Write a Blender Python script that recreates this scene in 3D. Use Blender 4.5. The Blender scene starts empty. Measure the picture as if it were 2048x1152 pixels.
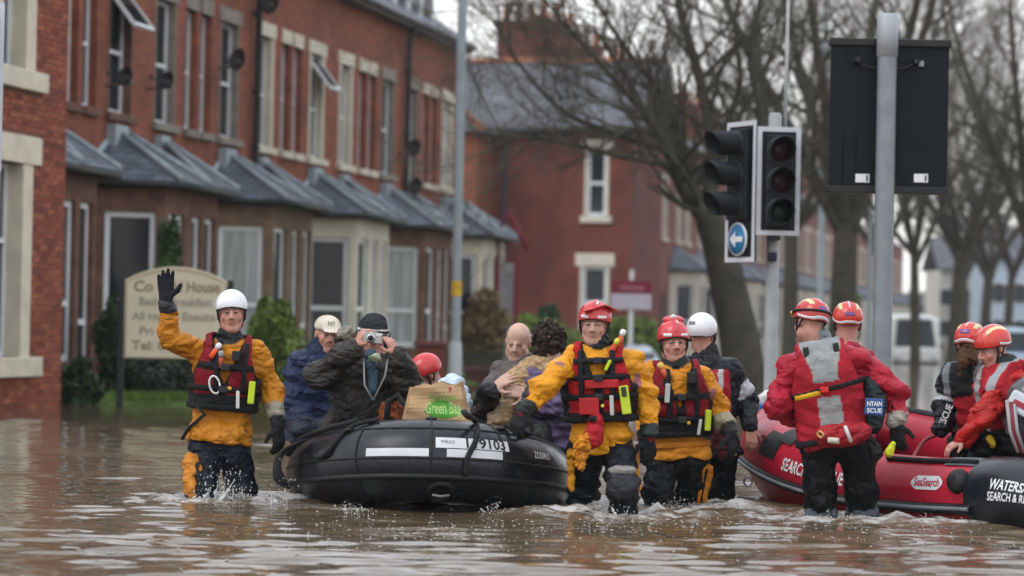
import bpy, bmesh, math, random
import numpy as np
from mathutils import Vector, Matrix, Quaternion
random.seed(7); RNG = np.random.default_rng(11)
SC = bpy.context.scene
COL = SC.collection
# ------------------------------------------------------------------ camera
F, CAMH, ROLL, PITCH = 5400.0, 1.13, 0.02, math.atan(74/5400.0)
cd = bpy.data.cameras.new('camera'); cam = bpy.data.objects.new('camera', cd); COL.objects.link(cam)
cd.sensor_width = 36.0; cd.lens = 36.0*F/2048.0; cd.clip_start = 0.5; cd.clip_end = 3000
cam.matrix_world = Matrix.Translation((0, 0, CAMH)) @ Matrix.Rotation(math.pi/2+PITCH, 4, 'X') @ Matrix.Rotation(ROLL, 4, 'Z')
cd.dof.use_dof = True; cd.dof.focus_distance = 16.6; cd.dof.aperture_fstop = 2.0
SC.camera = cam
# ------------------------------------------------------------------ sky, sun, exposure
SUN_EL, SUN_ROT = math.radians(52), math.radians(235)
w = bpy.data.worlds.new('World'); SC.world = w; w.use_nodes = True
nt = w.node_tree; bg = nt.nodes['Background']
sky = nt.nodes.new('ShaderNodeTexSky'); sky.sky_type = 'NISHITA'; sky.sun_disc = False
sky.sun_elevation = SUN_EL; sky.sun_rotation = SUN_ROT; sky.dust_density = 4.0; sky.air_density = 1.0; sky.ozone_density = 1.0
hs = nt.nodes.new('ShaderNodeHueSaturation'); hs.inputs['Saturation'].default_value = 0.13; hs.inputs['Value'].default_value = 1.0
tc = nt.nodes.new('ShaderNodeTexCoord'); mp = nt.nodes.new('ShaderNodeMapping'); mp.inputs['Scale'].default_value = (2.2, 2.2, 6.0)
nz = nt.nodes.new('ShaderNodeTexNoise'); nz.inputs['Scale'].default_value = 1.6; nz.inputs['Detail'].default_value = 6; nz.inputs['Roughness'].default_value = 0.55
rm = nt.nodes.new('ShaderNodeMapRange'); rm.inputs['From Min'].default_value = 0.3; rm.inputs['From Max'].default_value = 0.7
rm.inputs['To Min'].default_value = 0.86; rm.inputs['To Max'].default_value = 1.1
mx = nt.nodes.new('ShaderNodeVectorMath'); mx.operation = 'SCALE'
nt.links.new(tc.outputs['Generated'], mp.inputs[0]); nt.links.new(mp.outputs[0], nz.inputs['Vector'])
nt.links.new(nz.outputs[0], rm.inputs[0]); nt.links.new(sky.outputs[0], hs.inputs['Color'])
# thick overcast: an even cloud deck is mixed over the clear sky
cl = nt.nodes.new('ShaderNodeMix'); cl.data_type = 'RGBA'; cl.inputs[0].default_value = 0.9
nt.links.new(hs.outputs[0], cl.inputs[6])
sz = nt.nodes.new('ShaderNodeSeparateXYZ'); nt.links.new(tc.outputs['Generated'], sz.inputs[0])
zr = nt.nodes.new('ShaderNodeMapRange'); zr.inputs['From Min'].default_value = 0.0; zr.inputs['From Max'].default_value = 0.36; nt.links.new(sz.outputs[2], zr.inputs[0])
zc = nt.nodes.new('ShaderNodeMix'); zc.data_type = 'RGBA'; zc.inputs[6].default_value = (7.0, 6.75, 6.35, 1); zc.inputs[7].default_value = (6.5, 7.0, 7.8, 1)
nt.links.new(zr.outputs[0], zc.inputs[0]); nt.links.new(zc.outputs[2], cl.inputs[7])
nt.links.new(cl.outputs[2], mx.inputs[0]); nt.links.new(rm.outputs[0], mx.inputs['Scale'])
nt.links.new(mx.outputs[0], bg.inputs['Color']); bg.inputs['Strength'].default_value = 0.15
sd = bpy.data.lights.new('sun', 'SUN'); sd.energy = 0.6; sd.angle = math.radians(28); sd.color = (1.0, 0.96, 0.9)
so = bpy.data.objects.new('sun', sd); COL.objects.link(so)
so.rotation_euler = (math.pi/2-SUN_EL, 0, math.pi-SUN_ROT)
SC.view_settings.view_transform = 'Standard'; SC.view_settings.look = 'None'
SC.view_settings.exposure = 0.58; SC.view_settings.gamma = 1.0; SC.view_settings.use_curve_mapping = False
SC.cycles.max_bounces = 6; SC.cycles.diffuse_bounces = 2; SC.cycles.glossy_bounces = 3
SC.cycles.transparent_max_bounces = 8; SC.cycles.caustics_reflective = False; SC.cycles.caustics_refractive = False
SC.cycles.use_denoising = True

# ------------------------------------------------------------------ geometry helpers
_cr, _sr, _cp, _sp = math.cos(ROLL), math.sin(ROLL), math.cos(PITCH), math.sin(PITCH)
def at(px, py, Y):
    """the point of the place at ground distance Y that the lens maps to this pixel of the 2048 x 1152 frame"""
    x = (px-1024)/F; y = -(py-576)/F
    x, y = _cr*x-_sr*y, _sr*x+_cr*y
    d = (x, _cp-_sp*y, _sp+_cp*y); k = Y/d[1]
    return Vector((d[0]*k, Y, CAMH+d[2]*k))
TH = math.atan((2200-1024)/F); PHI = math.pi/2-TH
U = Vector((math.sin(TH), math.cos(TH), 0)); NN = Vector((-math.cos(TH), math.sin(TH), 0))
def street(t, D, z): return U*t + NN*D + Vector((0, 0, z))

def tag(o, label=None, cat=None, group=None, kind=None):
    if label: o['label'] = label
    if cat: o['category'] = cat
    if group: o['group'] = group
    if kind: o['kind'] = kind
    return o
def empty(name, loc=(0, 0, 0), rz=0.0):
    o = bpy.data.objects.new(name, None); COL.objects.link(o)
    o.location = loc; o.rotation_euler = (0, 0, rz); o.empty_display_size = 0.1
    return o
def thing(name, label, cat, loc=(0, 0, 0), rz=0.0, group=None):
    return tag(empty(name, loc, rz), label, cat, group)
def link(name, me, parent=None, mat=None):
    o = bpy.data.objects.new(name, me); COL.objects.link(o)
    if parent is not None: o.parent = parent
    if mat is not None and not me.materials: me.materials.append(mat)
    return o
class MB:
    """collects shapes; build() links them as one mesh object"""
    def __init__(s): s.v = []; s.f = []; s.sm = []
    def add(s, vs, fs, smooth=False):
        b = len(s.v); s.v += [tuple(v) for v in vs]
        s.f += [tuple(b+i for i in f) for f in fs]; s.sm += [smooth]*len(fs); return s
    def box(s, x0, x1, y0, y1, z0, z1, M=None):
        vs = [Vector(p) for p in ((x0,y0,z0),(x1,y0,z0),(x1,y1,z0),(x0,y1,z0),(x0,y0,z1),(x1,y0,z1),(x1,y1,z1),(x0,y1,z1))]
        if M is not None: vs = [M @ v for v in vs]
        return s.add(vs, [(0,3,2,1),(4,5,6,7),(0,1,5,4),(1,2,6,5),(2,3,7,6),(3,0,4,7)])
    def bbox(s, x0, x1, y0, y1, z0, z1, b=0.01, M=None):
        """box with chamfered edges"""
        bm = bmesh.new(); bmesh.ops.create_cube(bm, size=1)
        for v in bm.verts: v.co = Vector(((x0+x1)/2+v.co.x*(x1-x0), (y0+y1)/2+v.co.y*(y1-y0), (z0+z1)/2+v.co.z*(z1-z0)))
        bmesh.ops.bevel(bm, geom=bm.edges[:], offset=b, segments=2, affect='EDGES', profile=0.5)
        bm.verts.index_update()
        vs = [(M @ v.co if M is not None else v.co.copy()) for v in bm.verts]
        s.add(vs, [[v.index for v in f.verts] for f in bm.faces]); bm.free(); return s
    def tube(s, pts, rad, n=8, caps=True, smooth=True):
        pts = [Vector(p) for p in pts]
        if not isinstance(rad, (list, tuple)): rad = [rad]*len(pts)
        b = len(s.v); up = None
        for i, p in enumerate(pts):
            t = (pts[min(i+1, len(pts)-1)]-pts[max(i-1, 0)])
            t = t.normalized() if t.length > 1e-9 else Vector((0, 0, 1))
            if up is None:
                up = t.orthogonal().normalized()
            else:
                up = (up-t*up.dot(t)); up = up.normalized() if up.length > 1e-6 else t.orthogonal().normalized()
            r = t.cross(up)
            for k in range(n):
                a = 2*math.pi*k/n
                s.v.append(tuple(p+(up*math.cos(a)+r*math.sin(a))*rad[i]))
        for i in range(len(pts)-1):
            for k in range(n):
                s.f.append((b+i*n+k, b+i*n+(k+1) % n, b+(i+1)*n+(k+1) % n, b+(i+1)*n+k)); s.sm.append(smooth)
        if caps:
            s.f.append(tuple(b+k for k in range(n))[::-1]); s.sm.append(False)
            e = b+(len(pts)-1)*n; s.f.append(tuple(e+k for k in range(n))); s.sm.append(False)
        return s
    def poly(s, pts, th=None, M=None):
        """flat polygon; with th a slab of that thickness along its normal"""
        P = [Vector(p) for p in pts]
        if M is not None: P = [M @ p for p in P]
        if th is None: return s.add(P, [tuple(range(len(P)))])
        n = (P[1]-P[0]).cross(P[2]-P[0]).normalized()*th; m = len(P)
        return s.add(P+[p+n for p in P], [tuple(range(m))[::-1], tuple(range(m, 2*m))]+[(i, (i+1) % m, m+(i+1) % m, m+i) for i in range(m)])
    def ball(s, c, r, n=8, m=6, M=None):
        """ellipsoid, r a number or three"""
        if not isinstance(r, (list, tuple)): r = (r, r, r)
        vs = []; c = Vector(c)
        for i in range(m+1):
            a = math.pi*i/m
            for k in range(n):
                b = 2*math.pi*k/n
                p = Vector((r[0]*math.sin(a)*math.cos(b), r[1]*math.sin(a)*math.sin(b), r[2]*math.cos(a)))
                vs.append(c+(M @ p if M is not None else p))
        return s.add(vs, [(i*n+k, (i+1)*n+k, (i+1)*n+(k+1) % n, i*n+(k+1) % n) for i in range(m) for k in range(n)], True)
    def mesh(s, name):
        me = bpy.data.meshes.new(name); me.from_pydata(s.v, [], s.f)
        me.polygons.foreach_set('use_smooth', s.sm); me.update(); return me
    def build(s, name, mat, parent=None, origin=None):
        if origin is not None:
            o = Vector(origin); s.v = [tuple(Vector(v)-o) for v in s.v]
        return link(name, s.mesh(name), parent, mat)
def lathe(mb, c, prof, n=16, M=None):
    """profile of (radius, height) turned about z at c"""
    c = Vector(c); vs = []
    for r, h in prof:
        for k in range(n):
            a = 2*math.pi*k/n; p = Vector((r*math.cos(a), r*math.sin(a), h))
            vs.append(c+(M @ p if M is not None else p))
    m = len(prof)
    fs = [(i*n+k, i*n+(k+1) % n, (i+1)*n+(k+1) % n, (i+1)*n+k) for i in range(m-1) for k in range(n)]
    mb.add(vs, fs, True); mb.add([vs[k] for k in range(n)], [tuple(range(n))[::-1]])
    mb.add([vs[(m-1)*n+k] for k in range(n)], [tuple(range(n))]); return mb
def spline(pts, n):
    """Catmull-Rom through points (lists of floats), n steps per span"""
    P = [np.array(p, float) for p in pts]; P = [2*P[0]-P[1]]+P+[2*P[-1]-P[-2]]; out = []
    for i in range(1, len(P)-2):
        for k in range(n):
            t = k/n; a, b, c, d = P[i-1:i+3]
            out.append(0.5*((2*b)+(c-a)*t+(2*a-5*b+4*c-d)*t*t+(3*b-a-3*c+d)*t**3))
    out.append(P[-2]); return out
def text_mesh(txt, size, extrude=0.0, font_bold=False, align='CENTER'):
    cu = bpy.data.curves.new('text', 'FONT'); cu.body = txt; cu.size = size; cu.align_x = align; cu.align_y = 'CENTER'
    cu.extrude = extrude; cu.resolution_u = 3
    if font_bold: cu.offset = size*0.022
    o = bpy.data.objects.new('tmp', cu); COL.objects.link(o)
    dg = bpy.context.evaluated_depsgraph_get(); me = bpy.data.meshes.new_from_object(o.evaluated_get(dg))
    bpy.data.objects.remove(o); bpy.data.curves.remove(cu); me.materials.clear(); return me
def lettering(name, txt, size, mat, parent, M, bold=True, fit=None, wrap=None):
    """flat print; M takes text x/y to the surface; fit = width; wrap(v) bends it on"""
    me = text_mesh(txt, size, 0.0, bold)
    if fit:
        xs = [v.co.x for v in me.vertices]; k = fit/max(1e-6, max(xs)-min(xs))
        for v in me.vertices: v.co.x *= k
    if wrap:
        bm = bmesh.new(); bm.from_mesh(me)
        bmesh.ops.triangulate(bm, faces=bm.faces[:])
        for v in bm.verts: v.co = wrap(v.co)
        bm.to_mesh(me); bm.free()
    else: me.transform(M)
    return link(name, me, parent, mat)
# ------------------------------------------------------------------ materials
MATS = {}
def _noise(nt, scale, detail=4, vec=None, rough=0.55):
    n = nt.nodes.new('ShaderNodeTexNoise'); n.inputs['Scale'].default_value = scale; n.inputs['Detail'].default_value = detail
    n.inputs['Roughness'].default_value = rough
    if vec is not None: nt.links.new(vec, n.inputs['Vector'])
    return n
def _ramp(nt, fac, stops):
    r = nt.nodes.new('ShaderNodeValToRGB'); e = r.color_ramp.elements
    while len(e) < len(stops): e.new(0.5)
    for el, (p, c) in zip(e, stops): el.position = p; el.color = (*c, 1) if len(c) == 3 else c
    nt.links.new(fac, r.inputs[0]); return r
def mat(name, col, rough=0.6, var=0.25, scale=6.0, metal=0.0, bump=0.0, bscale=40.0, spec=0.3, coat=0.0, rvar=0.0, attr=False, sheen=0.0):
    """a painted / woven / cast surface: colour broken by noise, fine relief, uneven gloss"""
    if name in MATS: return MATS[name]
    m = bpy.data.materials.new(name); m.use_nodes = True; nt = m.node_tree; b = nt.nodes['Principled BSDF']
    tc = nt.nodes.new('ShaderNodeTexCoord'); v = tc.outputs['Object']
    n1 = _noise(nt, scale, 5, v)
    if attr:
        a = nt.nodes.new('ShaderNodeAttribute'); a.attribute_name = 'Col'
        mr = nt.nodes.new('ShaderNodeMapRange'); mr.inputs['From Min'].default_value = 0.3; mr.inputs['From Max'].default_value = 0.7
        mr.inputs['To Min'].default_value = 1-var; mr.inputs['To Max'].default_value = 1+var*0.6
        nt.links.new(n1.outputs[0], mr.inputs[0])
        sc = nt.nodes.new('ShaderNodeVectorMath'); sc.operation = 'SCALE'
        nt.links.new(a.outputs['Color'], sc.inputs[0]); nt.links.new(mr.outputs[0], sc.inputs['Scale'])
        nt.links.new(sc.outputs[0], b.inputs['Base Color'])
    else:
        c = np.array(col); r = _ramp(nt, n1.outputs[0], [(0.3, tuple(c*(1-var))), (0.7, tuple(np.minimum(c*(1+var*0.6), 0.95)))])
        nt.links.new(r.outputs[0], b.inputs['Base Color'])
    b.inputs['Roughness'].default_value = rough; b.inputs['Metallic'].default_value = metal
    b.inputs['Specular IOR Level'].default_value = spec; b.inputs['Coat Weight'].default_value = coat
    b.inputs['Coat Roughness'].default_value = 0.15; b.inputs['Sheen Weight'].default_value = sheen
    if rvar:
        n3 = _noise(nt, scale*1.7, 4, v); q = nt.nodes.new('ShaderNodeMapRange')
        q.inputs['From Min'].default_value = 0.3; q.inputs['From Max'].default_value = 0.7
        q.inputs['To Min'].default_value = max(0.03, rough-rvar); q.inputs['To Max'].default_value = min(1, rough+rvar)
        nt.links.new(n3.outputs[0], q.inputs[0]); nt.links.new(q.outputs[0], b.inputs['Roughness'])
    if bump:
        n2 = _noise(nt, bscale, 4, v); bp = nt.nodes.new('ShaderNodeBump'); bp.inputs['Strength'].default_value = bump
        bp.inputs['Distance'].default_value = 0.02; nt.links.new(n2.outputs[0], bp.inputs['Height']); nt.links.new(bp.outputs[0], b.inputs['Normal'])
    MATS[name] = m; return m
def crumple_bump(m, scale=16, strength=.35):
    """stiff coated cloth: fine sharp crease lines"""
    nt = m.node_tree; b = nt.nodes['Principled BSDF']; tc = nt.nodes.new('ShaderNodeTexCoord'); n = _noise(nt, 7, 3, tc.outputs['Object'])
    ad = nt.nodes.new('ShaderNodeVectorMath'); ad.operation = 'MULTIPLY_ADD'; ad.inputs[1].default_value = (.12, .12, .12)
    nt.links.new(n.outputs['Color'], ad.inputs[0]); nt.links.new(tc.outputs['Object'], ad.inputs[2])
    mp = nt.nodes.new('ShaderNodeMapping'); mp.inputs['Scale'].default_value = (.7, .7, 1.3); nt.links.new(ad.outputs[0], mp.inputs[0])
    v = nt.nodes.new('ShaderNodeTexVoronoi'); v.feature = 'DISTANCE_TO_EDGE'; v.inputs['Scale'].default_value = scale; nt.links.new(mp.outputs[0], v.inputs['Vector'])
    v2 = nt.nodes.new('ShaderNodeTexVoronoi'); v2.feature = 'F1'; v2.inputs['Scale'].default_value = scale*.6; nt.links.new(mp.outputs[0], v2.inputs['Vector'])
    s = nt.nodes.new('ShaderNodeMath'); s.operation = 'ADD'; nt.links.new(v.outputs['Distance'], s.inputs[0]); nt.links.new(v2.outputs['Distance'], s.inputs[1])
    bp = nt.nodes.new('ShaderNodeBump'); bp.inputs['Strength'].default_value = strength; bp.inputs['Distance'].default_value = .035
    nt.links.new(s.outputs[0], bp.inputs['Height'])
    old = b.inputs['Normal'].links
    if old: nt.links.new(old[0].from_socket, bp.inputs['Normal'])
    nt.links.new(bp.outputs[0], b.inputs['Normal']); return m
def per_object(m, amt=.35):
    """each piece its own tone"""
    nt = m.node_tree; b = nt.nodes['Principled BSDF']; src = b.inputs['Base Color'].links[0].from_socket
    oi = nt.nodes.new('ShaderNodeObjectInfo'); mr = nt.nodes.new('ShaderNodeMapRange'); mr.inputs['To Min'].default_value = 1-amt; mr.inputs['To Max'].default_value = 1+amt
    nt.links.new(oi.outputs['Random'], mr.inputs[0]); sc = nt.nodes.new('ShaderNodeVectorMath'); sc.operation = 'SCALE'
    nt.links.new(src, sc.inputs[0]); nt.links.new(mr.outputs[0], sc.inputs['Scale']); nt.links.new(sc.outputs[0], b.inputs['Base Color']); return m
def curtain_folds(m):
    nt = m.node_tree
    for n in nt.nodes:
        if n.type == 'TEX_NOISE' and n.inputs['Vector'].links:
            mp = nt.nodes.new('ShaderNodeMapping'); mp.inputs['Scale'].default_value = (14, 14, .8); nt.links.new(n.inputs['Vector'].links[0].from_socket, mp.inputs[0]); nt.links.new(mp.outputs[0], n.inputs['Vector'])
    return m
def brick_mat(name, c1, c2, mortar, scale=1.0, relief=0.6):
    if name in MATS: return MATS[name]
    m = bpy.data.materials.new(name); m.use_nodes = True; nt = m.node_tree; b = nt.nodes['Principled BSDF']
    tc = nt.nodes.new('ShaderNodeTexCoord'); sp = nt.nodes.new('ShaderNodeSeparateXYZ'); nt.links.new(tc.outputs['Object'], sp.inputs[0])
    ad = nt.nodes.new('ShaderNodeMath'); ad.operation = 'ADD'; nt.links.new(sp.outputs[0], ad.inputs[0]); nt.links.new(sp.outputs[1], ad.inputs[1])
    cb = nt.nodes.new('ShaderNodeCombineXYZ'); nt.links.new(ad.outputs[0], cb.inputs[0]); nt.links.new(sp.outputs[2], cb.inputs[1])
    br = nt.nodes.new('ShaderNodeTexBrick'); nt.links.new(cb.outputs[0], br.inputs['Vector'])
    br.inputs['Scale'].default_value = scale; br.inputs['Brick Width'].default_value = 0.225; br.inputs['Row Height'].default_value = 0.075
    br.inputs['Mortar Size'].default_value = 0.006; br.inputs['Mortar Smooth'].default_value = 0.2
    br.inputs['Color1'].default_value = (*c1, 1); br.inputs['Color2'].default_value = (*c2, 1); br.inputs['Mortar'].default_value = (*mortar, 1)
    n = _noise(nt, 0.9, 6, tc.outputs['Object']); r = _ramp(nt, n.outputs[0], [(0.3, (0.62, 0.6, 0.6)), (0.7, (1.15, 1.1, 1.08))])
    mu = nt.nodes.new('ShaderNodeMix'); mu.data_type = 'RGBA'; mu.blend_type = 'MULTIPLY'; mu.inputs[0].default_value = 1
    nt.links.new(br.outputs['Color'], mu.inputs[6]); nt.links.new(r.outputs[0], mu.inputs[7]); nt.links.new(mu.outputs[2], b.inputs['Base Color'])
    bp = nt.nodes.new('ShaderNodeBump'); bp.inputs['Strength'].default_value = relief; bp.inputs['Distance'].default_value = 0.01; bp.invert = True
    nt.links.new(br.outputs['Fac'], bp.inputs['Height']); nt.links.new(bp.outputs[0], b.inputs['Normal'])
    b.inputs['Roughness'].default_value = 0.85; MATS[name] = m; return m
def glass_mat(name='glass', col=(0.02, 0.025, 0.03)):
    if name in MATS: return MATS[name]
    m = mat(name, col, rough=0.08, var=0.6, scale=0.8, spec=0.3); return m
BRICK = brick_mat('brick_red', (0.3, 0.082, 0.034), (0.2, 0.046, 0.022), (0.17, 0.095, 0.065))
BRICK_FAR = brick_mat('brick_far', (0.2, 0.046, 0.027), (0.15, 0.034, 0.021), (0.14, 0.06, 0.042))
CREAM = mat('cream_paint', (0.6, 0.55, 0.43), 0.6, 0.16, 3.0, bump=0.15)
CREAM2 = mat('pale_cream_paint', (0.64, 0.6, 0.5), 0.6, 0.15, 2.0, bump=0.15)
STONE = mat('brown_sandstone', (0.16, 0.082, 0.056), 0.85, 0.45, 5.0, bump=0.4)
GREYSTONE = mat('grey_sandstone', (0.25, 0.22, 0.18), 0.85, 0.3, 5.0, bump=0.4)
UPVC = mat('white_window_frame', (0.72, 0.74, 0.76), 0.35, 0.08, 3.0)
GLASS = glass_mat('glass', (0.018, 0.024, 0.032))
GLASSP = curtain_folds(glass_mat('curtained_glass', (0.36, 0.4, 0.4)))
SLATE = mat('roof_slate', (0.1, 0.122, 0.15), 0.5, 0.5, 2.2, bump=0.4, bscale=25, rvar=0.12)
per_object(SLATE, .3)
LEAD = mat('lead_flashing', (0.32, 0.37, 0.4), 0.5, 0.25, 4.0)
BLACKP = mat('black_gutter', (0.018, 0.018, 0.02), 0.4, 0.2)
TERRA = mat('terracotta', (0.4, 0.14, 0.07), 0.8, 0.3, 4.0)
GALV = mat('galvanised_grey', (0.23, 0.25, 0.27), 0.45, 0.15, 9.0, metal=0.35, bump=0.08, rvar=0.1)
BLACKPL = mat('black_plastic', (0.014, 0.016, 0.018), 0.42, 0.2, 8.0, rvar=0.1)
WHITE = mat('white_paint', (0.78, 0.79, 0.8), 0.4, 0.06, 5.0)
# ================================================================== the setting
GROUND_Z = -0.5
def structure(o): return tag(o, kind='structure')
bed = MB(); bed.add([(-400, -10, GROUND_Z), (400, -10, GROUND_Z), (400, 900, GROUND_Z), (-400, 900, GROUND_Z)], [(0, 1, 2, 3)])
structure(bed.build('road', mat('wet_asphalt', (0.05, 0.045, 0.04), 0.7, 0.3, 2.0)))
GRASS = mat('grass', (0.1, 0.175, 0.028), 0.8, 0.45, 7.0, bump=0.6, bscale=60)

def local_house(name, t, D, label, cat='house', group=None):
    return thing(name, label, cat, street(t, D, 0), PHI, group)
def wall_holes(mb, x0, x1, z0, z1, holes, y0, y1, M=None):
    xs = sorted({x0, x1} | {h[0] for h in holes} | {h[1] for h in holes}); zs = sorted({z0, z1} | {h[2] for h in holes} | {h[3] for h in holes})
    xs = [x for x in xs if x0 <= x <= x1]; zs = [z for z in zs if z0 <= z <= z1]
    for i in range(len(xs)-1):
        k = 0
        while k < len(zs)-1:
            cx = (xs[i]+xs[i+1])/2
            solid = lambda q: not any(h[0] < cx < h[1] and h[2] < (zs[q]+zs[q+1])/2 < h[3] for h in holes)
            if not solid(k): k += 1; continue
            e = k
            while e+1 < len(zs)-1 and solid(e+1): e += 1
            mb.box(xs[i], xs[i+1], y0, y1, zs[k], zs[e+1], M); k = e+1
def window(par, x0, x1, z0, z1, M=None, y=0.13, fr=0.06, rail=0.48, glass=None, framemat=None, surround=None, jamb=0.11, lint=0.26, lx=0.1, sill=0.13, mull=0, open_top=False, lintel=True):
    """sash window set back in its opening; surround = stone of lintel, sill and jambs"""
    glass = glass or GLASS; fm = framemat or UPVC
    j = jamb if surround else 0.0
    a, b = x0+j, x1-j
    m = MB(); m.box(a, a+fr, y, y+0.07, z0, z1, M); m.box(b-fr, b, y, y+0.07, z0, z1, M)
    m.box(a+fr, b-fr, y, y+0.07, z0, z0+fr*1.2, M); m.box(a+fr, b-fr, y, y+0.07, z1-fr, z1, M)
    zr = z0+(z1-z0)*rail
    m.box(a+fr, b-fr, y-0.012, y+0.06, zr-fr*0.5, zr+fr*0.5, M)
    if mull: m.box((a+b)/2-0.03, (a+b)/2+0.03, y, y+0.065, z0+fr*1.2, z1-fr, M)
    w = m.build('window', fm, par)
    for q0, q1 in ((z0+fr*1.2, zr-fr*0.5), (zr+fr*0.5, z1-fr)):
        MB().box(a+fr-0.004, b-fr+0.004, y+0.03, y+0.045, q0-0.004, q1+0.004, M).build('pane', glass, w)
    if surround:
        if j:
            MB().box(x0, x0+j, -0.012, y+0.09, z0, z1, M).build('jamb', surround, w)
            MB().box(x1-j, x1, -0.012, y+0.09, z0, z1, M).build('jamb', surround, w)
        if lintel: MB().bbox(x0-lx, x1+lx, -0.03, 0.14, z1, z1+lint, 0.012, M).build('lintel', surround, w)
        MB().bbox(x0-lx, x1+lx, -0.1, 0.16, z0-sill, z0, 0.014, M).build('sill', surround, w)
    if open_top:
        R = Matrix.Translation((0, y, z1-0.02)) @ Matrix.Rotation(math.radians(-38), 4, 'X')
        q = MB(); L = (z1-z0)*0.42
        q.box(a+0.02, b-0.02, -0.03, 0.02, -0.06, 0, R); q.box(a+0.02, b-0.02, -0.03, 0.02, -L, -L+0.06, R)
        q.box(a+0.02, a+0.075, -0.03, 0.02, -L+0.06, -0.06, R); q.box(b-0.075, b-0.02, -0.03, 0.02, -L+0.06, -0.06, R)
        so_ = q.build('casement', fm, w); MB().box(a+0.075, b-0.075, -0.012, 0.0, -L+0.06, -0.06, R).build('pane', glass, w)
    return w
_slate_me = None
def slates(par, poly, eave, single=True, ex=0.17, wd=0.27, mat_=None):
    """rows of slates on a roof plane: poly = corners, eave = two corners along the foot"""
    global _slate_me
    P = [Vector(p) for p in poly]; o = Vector(eave[0]); e = (Vector(eave[1])-o).normalized()
    n = (P[1]-P[0]).cross(P[2]-P[0]).normalized()
    if n.z < 0: n = -n
    s = n.cross(e).normalized()
    if s.z < 0: s = -s
    L = [((p-o).dot(e), (p-o).dot(s)) for p in P]; top = max(q[1] for q in L)
    Mx = Matrix((e, s, n)).transposed().to_4x4(); Mx.translation = o
    if _slate_me is None:
        _slate_me = MB().box(0, 1, 0, 1, -0.5, 0.5).mesh('slate'); _slate_me.materials.append(SLATE)
    joined = MB(); r = 0; v = 0.0; rr = random.Random(5)
    while v < top-0.02:
        vm = v+ex*0.5; xs = []
        for i in range(len(L)):
            (a0, b0), (a1, b1) = L[i], L[(i+1) % len(L)]
            if (b0-vm)*(b1-vm) < 0: xs.append(a0+(a1-a0)*(vm-b0)/(b1-b0))
        if len(xs) >= 2:
            lo, hi = min(xs), max(xs); u = lo-(0.5*wd if r % 2 else 0)
            while u < hi-0.02:
                u0, u1 = max(u, lo), min(u+wd, hi)
                if u1-u0 > 0.03:
                    T = Matrix.Translation((u0+0.003, v-0.02, 0.012+rr.uniform(-.002, .003))) @ Matrix.Rotation(-0.05+rr.uniform(-.012, .012), 4, 'X') @ Matrix.Diagonal((u1-u0-0.006, ex+0.05, 0.012, 1))
                    if single:
                        ob = link('slate', _slate_me, par); ob.matrix_local = Mx @ T
                    else: joined.box(0, 1, 0, 1, -0.5, 0.5, Mx @ T)
                u += wd
        v += ex; r += 1
    if not single and joined.v:
        tag(joined.build('slates', mat_ or SLATE, par), kind='stuff')

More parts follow.
